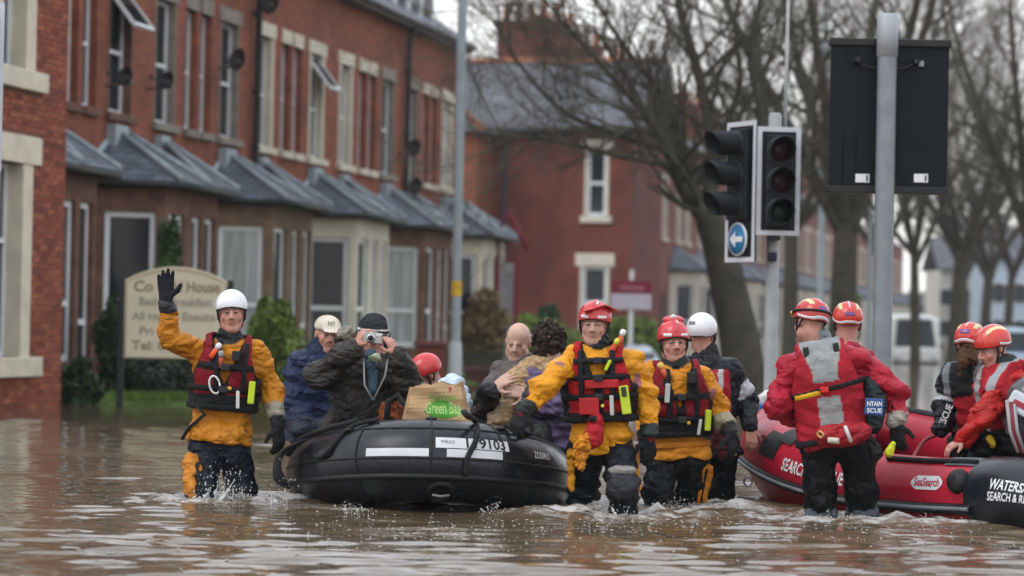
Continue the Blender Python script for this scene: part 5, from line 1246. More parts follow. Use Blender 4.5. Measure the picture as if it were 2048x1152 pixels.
# ---- the man at the bow holding the boat
Cc = Person('wading man in red helmet and yellow drysuit gripping the black boat', 16.3, dict(
    head=(1189, 649), neck=(1197, 702), pel=(1203, 876), sL=(1148, 718, -.02), eL=(1090, 772, -.2), wL=(1047, 822, -.28), sR=(1258, 722), eR=(1293, 796, .02), wR=(1297, 872, -.06),
    hL=(1172, 895), kL=(1166, 990, .12), fL=(1166, 1140, .3), hR=(1236, 895), kR=(1244, 968, -.26), fR=(1246, 1148, -.05)), -4, (-8, 4, 2), 'fair')
Cc.body(fh=.0055, pal=(.16, .1, .06)); Cc.helmet('red', (.56, .035, .04))
vz = MB(); n = 9; vs = []
for i in range(n):
    a = math.radians(-52+104*i/(n-1))
    for rr_, zz_ in ((.122, .128), (.175, .155)): vs.append(Cc.C-Vector(Cc.org)+Cc.R @ (Matrix.Rotation(math.radians(38), 3, 'Z') @ Vector((rr_*math.sin(a), -rr_*math.cos(a)*.8+.03, zz_-.06*abs(math.sin(a))-.03*(rr_ > .15)))))
vz.add(vs, [(2*i, 2*i+2, 2*i+3, 2*i+1) for i in range(n-1)], True)
vo = vz.build('flip_visor', mat('visor_red', (.55, .05, .045), .3, .1), Cc.t); sm_ = vo.modifiers.new('thick', 'SOLIDIFY'); sm_.thickness = .006
Cc.jacket(YEL2, wr=(.014, 12), cuffs=(.022, .028, .026), collar=(.008, .011, .012), end=.88, spots=((Cc.J['sR'].lerp(Cc.J['eR'], .5)+Vector((-.005, -.068, .0)), (.026, .02, .05), (.33, .12, .13)), (Cc.J['sL'].lerp(Cc.J['eL'], .45)+Vector((-.01, -.06, .03)), (.03, .022, .028), (.33, .12, .13))), hem=.06, seed=5, r=(.056, .05, .03))
Cc.trousers((.005, .009, .012), seed=6)
Cc.glove('L', (-.3, -.25, -.75), (.3, .8, -.3), 1, 38, .5, (.012, .012, .014), cuffcol=(.16, .012, .02)); Cc.glove('R', (.1, -.05, -1), (-.4, .6, 0), -1, 28, .4, (.012, .012, .014), cuffcol=(.14, .012, .02))
rescuer_vest(Cc, .10, ((.235, .27), (.35, .385), (.455, .485)), (.36, .01, .014), (-.105, .085), .06)
whistle_light(Cc, .1, .55, (.6, .05, .03), (.55, .6, .05), .055, .55); whistle_light(Cc, .14, .6, (.6, .1, .03), (.72, .72, .7), .05, .4)
Cc.bit('neon_pouch', .155, .23, (.055, .05, .17), NEON, .045, -.1); Cc.bit('pouch_flap', .15, .28, (.03, .055, .06), (.03, .035, .02), .045, -.1)
Cc.bit('knife_sheath', .075, .2, (.024, .02, .12), (.5, .5, .5), .05); Cc.bit('yellow_toggle', .02, .2, (.02, .02, .02), (.75, .6, .1), .05); Cc.bit('lime_toggle', .06, .44, (.02, .02, .07), NEON, .05, .5)
Cc.bit('vest_pocket', -.06, .2, (.12, .03, .1), (.38, .012, .015), .045); Cc.bit('vest_pocket', .02, .33, (.2, .02, .05), (.4, .012, .015), .045)
Vp = lambda px, py, dy: at(px, py, 16.3+dy)
pouch(Cc, 'throw_bag', [Vp(1192, 842, -.2), Vp(1186, 880, -.22)], [.05, .055], (.4, .012, .02), extra=[(Vp(1186, 838, -.24), .022, BLK)])
pouch(Cc, 'rope_bundle', [Vp(1170, 872, -.26), Vp(1163, 896, -.26), Vp(1160, 915, -.25), Vp(1161, 932, -.24)], [.02, .045, .026, .03], (.72, .27, .02), wr=(.012, 40))
for (px0, px1) in ((1141, 1144), (1272, 1276)): pouch(Cc, 'side_stripe', [Vp(px0, 905, -.02), Vp(px1-1, 978, -.04)], [.024, .022], (.6, .25, .015), wr=None) if False else pouch(Cc, 'side_stripe', [Vp(px0, 905, -.04), Vp(px1-1, 976, -.06)], [.024, .022], (.6, .25, .015))
S_ = Solid(); kp = Cc.J['kR']; S_.ell(kp+Vector((.0, -.045, .0)), (.098, .07, .095), None, 0, .02); S_.ell(kp+Vector((0, -.03, .085)), (.085, .07, .025), None, 1, .01)
solid_obj('knee_pad', S_, WETCLOTH, Cc.t, .009, palette=[(.035, .038, .042), (.25, .24, .22)], wr=(.005, 18, 2))
# ---- second man in yellow
D_ = Person('wading man in red helmet and yellow drysuit beside the boat gripper', 16.95, dict(
    head=(1347, 685), neck=(1350, 739), pel=(1357, 905), sL=(1303, 752), eL=(1290, 825, .1), wL=(1290, 885, .0), sR=(1404, 757), eR=(1437, 818, .02), wR=(1459, 866, -.1),
    hL=(1328, 922), kL=(1316, 985, -.18), fL=(1316, 1125, 0), hR=(1386, 922), kR=(1378, 1002, .1), fR=(1378, 1128, .25)), 6, (8, 2, -2), 'ruddy')
D_.body(fh=.0055, pal=(.2, .14, .1)); D_.helmet('red', (.56, .035, .045))
S_ = Solid(); S_.ell(D_.hq(.005, .035, .14), (.07, .055, .03), D_.R, 0, .01); S_.ell(D_.hq(.0, .0, .165), (.018, .02, .012), D_.R, 1, .005); solid_obj('raised_peak', S_, PLAST, D_.t, .006, palette=[(.5, .03, .04), (.65, .64, .62)])  # the helmet's own peak flipped up behind the dome, no lamp
D_.jacket(YEL, wr=(.013, 13), cuffs=(.03, .03, .03), collar=(.008, .01, .011), end=.87, bands=(('R', 1.45, 1.62, (.3, .26, .17)),), spots=((D_.J['sR'].lerp(D_.J['eR'], .5)+Vector((.0, -.066, .0)), (.026, .02, .045), (.33, .14, .13)),), hem=.0, seed=8)
D_.trousers((.005, .008, .01), seed=9)
D_.glove('R', (.18, -.2, -1), (-.5, .4, 0), -1, 24, .5); D_.glove('L', (.05, -.1, -1), (.5, .4, 0), 1, 24, .5)
rescuer_vest(D_, .1, ((.19, .23), (.33, .37)), (.2, .008, .014), (-.07, .1), .09)
whistle_light(D_, -.1, .52, (.6, .12, .05), (.72, .5, .12), .055, -.45); D_.bit('white_tag', -.085, .38, (.03, .02, .12), (.55, .55, .53), .05, .1); D_.bit('neon_pouch', .165, .2, (.035, .05, .13), NEON, .045, .1)
D_.bit('knife_sheath', .11, .16, (.02, .02, .1), (.5, .5, .5), .05, .2); D_.bit('yellow_toggle', .04, .19, (.022, .02, .02), (.75, .5, .06), .05); D_.bit('radio', .07, .47, (.05, .04, .07), (.015, .015, .016), .05)
D_.strap_h(.055, .022, .02, (.55, .2, .02), 'orange_hem_strap'); pouch(D_, 'thigh_pocket', [D_.J['hR'].lerp(D_.J['kR'], .2)+Vector((.085, -.05, 0)), D_.J['hR'].lerp(D_.J['kR'], 1.05)+Vector((.07, -.06, 0))], [.04, .035], (.6, .22, .015))
pouch(D_, 'pocket_zip', [D_.J['hR'].lerp(D_.J['kR'], .2)+Vector((.085, -.09, 0)), D_.J['hR'].lerp(D_.J['kR'], 1.05)+Vector((.07, -.093, 0))], [.01, .01], BLK)
# ---- man in black with white helmet, seen from behind
E_p = Person('wading person in white helmet and black jacket seen from behind holding red boat', 17.7, dict(
    head=(1404, 669), neck=(1414, 717), pel=(1421, 893), sL=(1382, 738), eL=(1376, 815, .15), wL=(1386, 865, .1), sR=(1459, 742), eR=(1493, 800, .02), wR=(1500, 856, -.12),
    hL=(1402, 905), kL=(1406, 990), fL=(1408, 1100, .1), hR=(1444, 905), kR=(1440, 985, .1), fR=(1440, 1105, .2)), 172, (165, 0, 0), 'ruddy')
E_p.body({'R': dict(d=(.15, -.1, -1), n=(-.4, .8, 0), s=1, curl=30, spread=.4)}, pal=(.02, .02, .02)); E_p.helmet('white', (.72, .73, .75))
E_p.jacket((.008, .01, .014), end=.98, bands=(('R', .55, .82, (.42, .43, .45)),), hem=.02, collar=(.012, .012, .014), seed=12, wr=(.011, 13)); E_p.trousers((.005, .008, .01), seed=13)
E_p.torso_grid(); E_p.vest(.16, .5, .045, [RED, BLK, SIL], lambda a, b, c: np.where((np.abs(np.abs(a)-.095) < .018) & (c > .38), 2, np.where(c < .2, 1, 0)), amax=.15)
E_p.bit('back_mark', .02, .4, (.035, .01, .05), (.6, .35, .35), .045, 0, False); E_p.bit('yellow_tail', -.16, .02, (.03, .03, .16), (.7, .5, .02), .03, 0, False)
pouch(E_p, 'hip_pouch', [at(1440, 868, 17.45), at(1450, 905, 17.45)], [.06, .055], (.09, .012, .02))
# ---- red drysuit, back view
R_p = Person('wading person in red drysuit and striped red helmet seen from behind', 16.25, dict(
    head=(1620, 645), neck=(1640, 698), pel=(1668, 880), sL=(1580, 742, .02), eL=(1554, 808, -.04), wL=(1592, 838, .2), sR=(1722, 724), eR=(1793, 786, -.02), wR=(1792, 846, -.08),
    hL=(1636, 895), kL=(1640, 985, .05), fL=(1648, 1135, .12), hR=(1712, 895), kR=(1722, 985, .1), fR=(1732, 1138, .2)), 176, (-148, 10, -10), 'ruddy')
R_p.body(fh=.008, pal=(.07, .05, .04)); R_p.helmet('stripe', (.5, .03, .028))
S_ = Solid(); S_.cap(R_p.hq(-.085, -.075, .058), .012, R_p.hq(.0, -.13, .05), .011, 0, .02); S_.cap(R_p.hq(.0, -.13, .05), .011, R_p.hq(.085, -.075, .058), .012, 0, .02); S_.cap(R_p.hq(-.04, -.115, .055), .012, R_p.hq(.04, -.115, .055), .012, 0, .02)
solid_obj('helmet_peak', S_, PLAST, R_p.t, .007, palette=[(.6, .42, .08)])
MB().tube([Vector(R_p.hq(math.sin(a)*.106, -math.cos(a)*.126+.012, .055+.01*math.cos(a)))-Vector(R_p.org) for a in [2*math.pi*k/24 for k in range(25)]], .008, 6).build('goggle_strap', mat('strap_black', BLK, .7), R_p.t)
R_p.jacket((.37, .012, .03), wr=(.013, 12), cuffs=(.34, .3, .26), collar=(.16, .17, .18), end=.9, hem=.01, seed=15, r=(.054, .05, .034), wide=1.04)
R_p.trousers((.006, .006, .008), seed=16)
S_ = Solid()
for sd in 'LR': S_.cap(R_p.J['k'+sd].lerp(R_p.J['f'+sd], .28), .098, R_p.J['f'+sd], .09, 0, .02)
solid_obj('wader_cuffs', S_, WETCLOTH, R_p.t, .011, palette=[(.07, .085, .1)], wr=(.01, 14, 3))
R_p.glove('R', (.1, -.05, -1), (.4, .6, 0), 1, 26, .4); R_p.glove('L', (.5, .7, -.3), (.2, .2, -.8), -1, 35, .4)
R_p.torso_grid(wide=1.04)
def rc(a, b, c):
    o = np.zeros(len(a), int); back = b < .02
    o[back & (np.abs(a) < .075+.05*np.clip((c-.42)*6, 0, 1)) & (c > .36)] = 1; o[back & (np.abs(a-.0) < .07) & (c < .27) & (c > .07)] = 1
    return o
R_p.vest(.02, None, .045, [(.35, .012, .024), (.3, .31, .31)], rc, amax=.215, wr=(.005, 16, 3))
R_p.strap_h(.315, .016, .053, BLK, 'belt', tilt=-.1); R_p.strap_h(.305, .017, .058, (.65, .36, .02), 'yellow_belt', a0=.04, a1=.2, front=False, tilt=-.1); R_p.bit('red_toggle', .02, .315, (.05, .02, .035), (.6, .03, .02), .055, .1, False)
R_p.strap_h(.02, .02, .05, BLK, 'waist_belt', tilt=-.08)
for a in (-.09, .09): R_p.bit('shoulder_stripe', a, R_p.L*.985, (.035, .02, .07), (.02, .02, .02), .045, .0, False)
pouch(R_p, 'hip_bag', [at(1650, 872, 16.02), at(1700, 868, 16.0), at(1725, 862, 16.02)], [.062, .07, .055], (.33, .012, .02))
R_p.tubes('bag_stripe', [at(1690, 852, 15.93), at(1696, 868, 15.915), at(1702, 884, 15.93)], .011, (.62, .58, .56)); R_p.tubes('bag_label', [at(1656, 880, 15.952), at(1678, 882, 15.93)], .018, (.6, .55, .45))
R_p.tubes('brass_clip', [at(1634, 868, 15.98), at(1640, 862, 15.96), at(1648, 868, 15.95), at(1642, 876, 15.95), at(1634, 868, 15.98)], .006, (.6, .42, .15), .3)
lb = MB().bbox(-.055, .055, 0, .03, -.05, .05, .006, Matrix.Translation(at(1749, 814, 16.02)-Vector(R_p.org)) @ Matrix.Rotation(math.radians(4), 4, 'Y')).build('blue_panel', mat('panel_blue', (.035, .08, .25), .5, .15), R_p.t)
for tx, dz in (('NTAIN', .018), ('SCUE', -.022)):
    lettering('lettering', tx, .038, WHITE, lb, Matrix.Translation(at(1749, 814, 16.015)-Vector(R_p.org)+Vector((0, 0, dz))) @ Matrix.Rotation(math.pi/2, 4, 'X'), True, .088)
pouch(R_p, 'side_pack', [at(1738, 770, 16.2), at(1755, 800, 16.15), at(1750, 850, 16.15)], [.05, .055, .05], (.012, .02, .022))
pouch(R_p, 'neon_torch', [at(1778, 905, 16.0), at(1786, 888, 16.0)], [.028, .02], (.6, .6, .03)); pouch(R_p, 'black_loop', [at(1735, 870, 16.08), at(1752, 905, 16.06), at(1745, 935, 16.08)], [.03, .035, .02], BLK)
# ---- passengers of the black boat
def seated(J, px, py, dpx, knee_dy, foot_py, pw=26):
    J.update(hL=(px-pw, py+6, 0), hR=(px+pw, py+6, 0), kL=(px-pw+dpx, py+4, knee_dy), kR=(px+pw+dpx, py+4, knee_dy), fL=(px-pw+dpx, foot_py, knee_dy+.02), fR=(px+pw+dpx, foot_py, knee_dy+.02)); return J
B1 = Person('seated man in pale baseball cap and navy coat looking sideways', 18.2, seated(dict(head=(655, 669), neck=(641, 710), pel=(628, 850), sL=(602, 742, .02), eL=(592, 805, -.1), wL=(618, 858, -.22), sR=(672, 740), eR=(678, 800, -.05), wR=(670, 850, -.2)), 628, 855, 10, -.38, 955), 20, (16, 6, 2), 'ruddy')
B1.body({'L': dict(d=(.5, -.5, -.5), n=(.2, -.2, -.8), s=1, curl=30, spread=.4)}, pal=(.3, .27, .24), age=1)
B1.jacket((.012, .022, .06), end=.98, hem=.08, collar=(.012, .02, .05), seed=21, wr=(.014, 9), r=(.05, .044, .03), infl=.042); B1.trousers((.02, .025, .04), seed=22)
k = B1
S_ = Solid(); q = lambda x, y, z: B1.C+B1.R @ Vector((x, y, z)); S_.ell(q(0, .012, .062), (.086, .108, .068), B1.R, 0, .02); S_.ell(q(0, .0, .05), (.087, .11, .03), B1.R, 0, .02)
for x in (-.05, -.025, 0, .025, .05): S_.cap(q(x, -.09, .043), .006, q(x*.9, -.168+abs(x)*.5, .03), .005, 0, .025)
cp = solid_obj('baseball_cap', S_, CLOTH, B1.t, .006, palette=[(.6, .53, .43)])
lettering('cap_emblem', 'NY', .05, mat('emblem_navy', (.03, .03, .06), .7), cp, Matrix.Translation(B1.C-Vector(B1.org)) @ B1.R.to_4x4() @ Matrix.Translation((.0, -.104, .085)) @ Matrix.Rotation(math.radians(58), 4, 'X'), False, .05)
S_ = Solid(); S_.cap(B1.J['neck']-Vector((.02, 0, .0)), .09, B1.J['neck']+Vector((.012, .01, .055)), .082, 0, .03); solid_obj('coat_collar', S_, CLOTH, B1.t, .009, palette=[(.013, .022, .055)], wr=(.006, 18, 2))
B2 = Person('seated person in brown padded coat and striped beanie taking a photograph', 17.45, seated(dict(head=(746, 674), neck=(738, 716), pel=(712, 868), sL=(682, 748, 0), eL=(641, 752, -.22), wL=(712, 694, -.36), sR=(792, 750), eR=(822, 782, -.18), wR=(792, 710, -.36)), 712, 872, 20, -.38, 965), 10, (5, 6, 2), 'ruddy')
B2.body({'L': dict(d=(.35, -.1, .75), n=(.75, .5, -.2), s=-1, curl=38, spread=.5), 'R': dict(d=(-.35, -.05, .75), n=(-.75, .5, -.2), s=1, curl=38, spread=.5)}, pal=(.05, .04, .03))
COAT = (.036, .031, .027)
B2.jacket(COAT, end=.92, hem=.1, seed=25, wr=(.016, 8), r=(.056, .05, .03), infl=.048, wide=1.1, belly=.01, name='padded_coat'); B2.trousers((.02, .02, .022), seed=26)
q2 = lambda x, y, z: B2.C+B2.R @ Vector((x, y, z))
S_ = Solid(); S_.ell(q2(0, .015, .062), (.093, .108, .092), B2.R, 0, .02); S_.ell(q2(0, .012, .035), (.098, .115, .03), B2.R, 2, .01); S_.ell(q2(0, .012, .05), (.099, .116, .012), B2.R, 1, .003); S_.ell(q2(0, .012, .024), (.099, .116, .01), B2.R, 1, .003)
for sx in (-1, 1): S_.cap(q2(sx*.09, -.0, .02), .022, q2(sx*.085, -.01, -.07), .02, 2, .02)
solid_obj('beanie', S_, CLOTH, B2.t, .0055, palette=[(.022, .024, .028), (.5, .47, .43), (.02, .02, .024)], wr=(.004, 40, 2))
S_ = Solid(); hc = at(693, 668, 17.6); rg = random.Random(4)
for k in range(46): v = Vector((rg.gauss(0, 1), rg.gauss(0, 1), rg.gauss(0, 1))).normalized(); S_.ell(hc+Vector((v.x*.045, v.y*.045, v.z*.038)), (.018, .018, .018), None, 0, .008)
S_.cap(hc+Vector((-.02, .02, -.05)), .06, at(690, 705, 17.65), .085, 1, .03); solid_obj('fur_hood', S_, FUR, B2.t, .008, palette=[(.33, .29, .24), COAT], wr=(.008, 45, 2))
S_ = Solid(); S_.cap(at(742, 708, 17.3), .035, at(746, 780, 17.15), .03, 0, .02); S_.ell(at(750, 716, 17.2), (.04, .03, .028), None, 1, .01); solid_obj('scarf', S_, CLOTH, B2.t, .007, palette=[(.05, .09, .12), (.55, .6, .4)], wr=(.007, 30, 3))
cm = thing('camera_compact', 'small silver compact camera held up in front of the beanie', 'camera', at(746, 690, 17.04))
CMb = at(746, 676, 17.04)-cm.location; MT = Matrix.Translation(CMb) @ Matrix.Rotation(math.radians(6), 4, 'Y')
MB().bbox(-.06, .06, -.015, .015, -.036, .036, .008, MT).build('camera_body', mat('camera_silver', (.38, .37, .36), .3, .1, metal=.7), cm)
m = MB(); lathe(m, MT @ Vector((-.012, -.015, -.002)), [(.03, 0), (.03, .012), (.026, .013), (.026, .028), (.02, .03)], 18, (MT @ Matrix.Rotation(math.pi/2, 4, 'X')).to_3x3().to_4x4()); m.build('lens_barrel', mat('lens_silver', (.5, .5, .5), .25, .1, metal=.8), cm)
m = MB(); lathe(m, MT @ Vector((-.012, -.0455, -.002)), [(.0185, 0), (.017, .003), (.001, .0035)], 18, (MT @ Matrix.Rotation(math.pi/2, 4, 'X')).to_3x3().to_4x4()); m.build('lens_glass', mat('lens_black', (.004, .004, .005), .08, .1), cm)
MB().bbox(.018, .05, -.0175, -.014, .014, .03, .002, MT).build('flash', mat('flash_white', (.7, .7, .68), .2), cm); MB().bbox(-.05, -.028, -.01, .01, .036, .042, .002, MT).build('shutter_button', mat('camera_silver', (.4, .4, .4), .3), cm)
MB().tube([at(727, 716, 17.1)-cm.location, at(729, 770, 17.06)-cm.location, at(746, 800, 17.05)-cm.location], .006, 6).build('lanyard', mat('lanyard', (.26, .26, .26), .6), cm); MB().tube([at(776, 716, 17.06)-cm.location, at(770, 752, 17.06)-cm.location, at(747, 800, 17.05)-cm.location], .006, 6).build('lanyard', mat('lanyard', (.26, .26, .26), .6), cm)
B3 = Person('crouching person in red helmet with purple label behind the paper bag', 17.9, seated(dict(head=(853, 751), neck=(838, 790), pel=(850, 885), sL=(812, 800, .05), eL=(815, 850, -.05), wL=(840, 880, -.2), sR=(868, 800, .1), eR=(885, 850), wR=(875, 885, -.15)), 850, 890, -20, -.2, 965), -75, (-72, 38, 0), 'ruddy')
B3.body(fh=.007, pal=(.08, .05, .04)); B3.helmet('kid', (.6, .03, .03)); B3.jacket((.07, .018, .026), end=.95, hem=.06, seed=30, collar=(.06, .012, .02)); B3.trousers((.02, .02, .024), seed=31)
B4 = Person('bald elderly man in grey brown coat cradling a tan dog', 17.6, seated(dict(head=(1036, 684), neck=(1046, 738), pel=(1052, 868), sL=(1004, 756, 0), eL=(966, 812, -.16), wL=(986, 778, -.42), sR=(1092, 758, 0), eR=(1098, 822, -.2), wR=(1056, 790, -.42)), 1052, 872, 0, -.36, 962), -6, (-12, 16, 4), 'pale')
hairp = [((-.074, .05, .012), (.008, .04, .035), 7, .006), ((.074, .05, .012), (.008, .04, .035), 7, .006), ((0, .1, .0), (.06, .018, .05), 7, .02)]
B4.body({'L': dict(d=(.7, -.25, .55), n=(.5, .7, -.3), s=-1, curl=14, spread=.8), 'R': dict(d=(-.8, -.2, .2), n=(-.1, .8, -.3), s=1, curl=16, spread=.7)}, pal=(.33, .28, .25), hair=hairp, age=1)
B4.jacket((.1, .082, .075), end=.93, cuffs=(.03, .028, .03), hem=.1, seed=33, wr=(.012, 11), r=(.05, .045, .026), infl=.038, collar=(.12, .11, .1)); B4.trousers((.05, .05, .05), seed=34)
dg = thing('dog', 'tan short haired dog held against the bald man', 'dog', at(1015, 850, 17.2))
S_ = Solid(); dp = lambda px, py, dy=0: at(px, py, 17.38+dy)
S_.chain([dp(1068, 742), dp(1040, 764, -.01), dp(1016, 800)], [.085, .088, .07], 0, .05); S_.ell(dp(1012, 808, .02), (.065, .07, .065), None, 0, .04)
S_.cap(dp(1062, 738), .075, dp(1080, 728, -.04), .062, 0, .04); S_.ell(dp(1088, 726, -.07), (.058, .062, .055), None, 0, .03); S_.cap(dp(1092, 734, -.1), .034, dp(1096, 744, -.16), .024, 1, .02); S_.ell(dp(1097, 744, -.183), (.012, .01, .009), None, 2, .004)
for ex in (1080, 1098): S_.cap(dp(ex, 716, -.05), .022, dp(ex+(-6 if ex < 1090 else 6), 738, -.06), .014, 3, .015)
S_.chain([dp(1008, 812, -.04), dp(992, 838, -.1), dp(984, 832, -.05), dp(978, 872, -.08), dp(972, 882, -.12)], [.05, .036, .026, .02, .022], 1, .02)
S_.chain([dp(1020, 815, -.06), dp(1010, 842, -.12), dp(1002, 838, -.08), dp(996, 874, -.1), dp(990, 884, -.14)], [.05, .036, .026, .02, .022], 0, .02)
S_.chain([dp(1052, 770, -.07), dp(1046, 795, -.13), dp(1040, 812, -.14), dp(1037, 820, -.16)], [.036, .026, .02, .02], 1, .02)
S_.chain([dp(1003, 822, .05), dp(990, 846, .08), dp(985, 868, .06)], [.022, .016, .01], 1, .02)
solid_obj('body', S_, FUR, dg, .0075, palette=[(.5, .33, .18), (.56, .4, .25), (.015, .012, .012), (.2, .1, .05)], wr=(.005, 30, 3))
B5 = Person('curly dark haired woman in purple jacket turned away beside the dog', 17.35, seated(dict(head=(1097, 688), neck=(1103, 730), pel=(1106, 868), sL=(1072, 752, .05), eL=(1080, 812, -.1), wL=(1120, 812, -.25), sR=(1146, 752, .05), eR=(1150, 815), wR=(1130, 850, -.15)), 1106, 872, 0, .3, 962), 165, (165, 8, 0), 'pale')
B5.body(fh=.0095, pal=(.05, .035, .03))
B5.jacket((.12, .09, .17), end=.95, hem=.06, seed=36, wr=(.01, 14)); B5.trousers((.2, .19, .15), seed=37)
S_ = Solid(); rg = random.Random(12); S_.ell(B5.C+Vector((0, .0, .03)), (.095, .11, .11), None, 0, .02)
for k in range(150):
    v = Vector((rg.gauss(0, 1), rg.gauss(0, 1), rg.gauss(0, 1))).normalized()
    if v.z < -.75: continue
    S_.ell(B5.C+Vector((v.x*.1, v.y*.115, v.z*.115+.025))*1.0, (rg.uniform(.013, .024),)*3, None, rg.choice((0, 0, 1)), .006)
solid_obj('curly_hair', S_, FUR, B5.t, .007, palette=[(.035, .022, .018), (.06, .038, .03)], wr=(.01, 45, 2))
# ---- crew in the red boat
S_p = Person('crew member in striped red helmet half hidden behind the red drysuit', 18.1, seated(dict(head=(1695, 646), neck=(1696, 695), pel=(1690, 850), sL=(1655, 728), eL=(1645, 790, .05), wL=(1660, 840, .2), sR=(1732, 732), eR=(1740, 795, .05), wR=(1720, 845, .2)), 1690, 855, 0, .4, 950), 180, (180, 0, 0), 'ruddy')
S_p.body(fh=.0095, pal=(.05, .04, .03)); S_p.helmet('stripe', (.58, .04, .025)); S_p.jacket((.36, .012, .03), end=.95, hem=.05, seed=40); S_p.trousers((.005, .008, .01), seed=41)
T1 = Person('crew member in black jacket with silver arm band and red helmet', 17.35, seated(dict(head=(1941, 690), neck=(1938, 738), pel=(1962, 880), sL=(1900, 768), eL=(1890, 818, -.05), wL=(1884, 862, -.2), sR=(1978, 770, .1), eR=(1990, 830, .1), wR=(1985, 870)), 1962, 884, -10, .35, 962), 150, (150, 12, 0), 'ruddy')
T1.body(fh=.0095, pal=(.06, .03, .015)); T1.helmet('stripe', (.58, .04, .03)); T1.jacket((.008, .01, .013), end=.97, hem=.05, bands=(('L', .42, .72, (.42, .43, .44)),), seed=43, r=(.058, .052, .034)); T1.trousers((.005, .008, .01), seed=44)
S_ = Solid(); S_.chain([T1.C+Vector((-.03, -.03, -.03)), at(1926, 725, 17.15), at(1920, 748, 17.15)], [.05, .028, .012], 0, .03); S_.chain([T1.C+Vector((.03, -.03, -.03)), at(1945, 722, 17.2), at(1948, 736, 17.2)], [.05, .028, .012], 0, .03); solid_obj('long_hair', S_, FUR, T1.t, .008, palette=[(.09, .045, .02)], wr=(.008, 35, 2))
T1.torso_grid(); T1.vest(.08, None, .04, [(.16, .17, .18), BLK, (.33, .012, .02)], lambda a, b, c: np.where(np.abs(np.abs(a)-.1) < .022, 0, np.where(c < .3, 2, 1)))
ar = T1.J['eL'].lerp(T1.J['wL'], .5)-Vector(T1.org)
lettering('sleeve_lettering', 'RESCUE', .06, WHITE, T1.t, Matrix.Translation(ar+Vector((-.005, -.092, .02))) @ Matrix.Rotation(math.radians(-68), 4, 'Y') @ Matrix.Rotation(math.pi/2, 4, 'X'), True, .17)
T2_ = Person('crew member in red jacket and red helmet leaning left over the tube', 16.95, seated(dict(head=(1986, 696), neck=(2008, 742), pel=(2042, 885), sL=(1998, 785, -.13), eL=(1966, 838, -.26), wL=(1928, 880, -.22), sR=(2046, 770, .16), eR=(2010, 845, .2), wR=(1972, 880, .12)), 2042, 890, -50, -.1, 962), -58, (-70, 22, 0), 'ruddy')
T2_.body({'L': dict(d=(-.8, -.1, -.4), n=(.1, .2, -1), s=1, curl=26, spread=.5)}, pal=(.05, .035, .03)); T2_.helmet('stripe', (.58, .04, .025)); T2_.jacket((.42, .018, .014), end=.95, hem=.05, collar=(.015, .02, .02), seed=46, r=(.06, .054, .036), wr=(.014, 11)); T2_.trousers((.005, .008, .01), seed=47)
T2_.torso_grid(); T2_.vest(.02, None, .042, [(.34, .012, .02), (.3, .31, .32), BLK], lambda a, b, c: np.where(np.abs(np.abs(a)-.1) < .03, 1, np.where(c < .12, 2, 0)))
pouch(T2_, 'yellow_knife', [at(1979, 876, 16.72), at(1986, 890, 16.72)], [.02, .022], (.6, .5, .03))
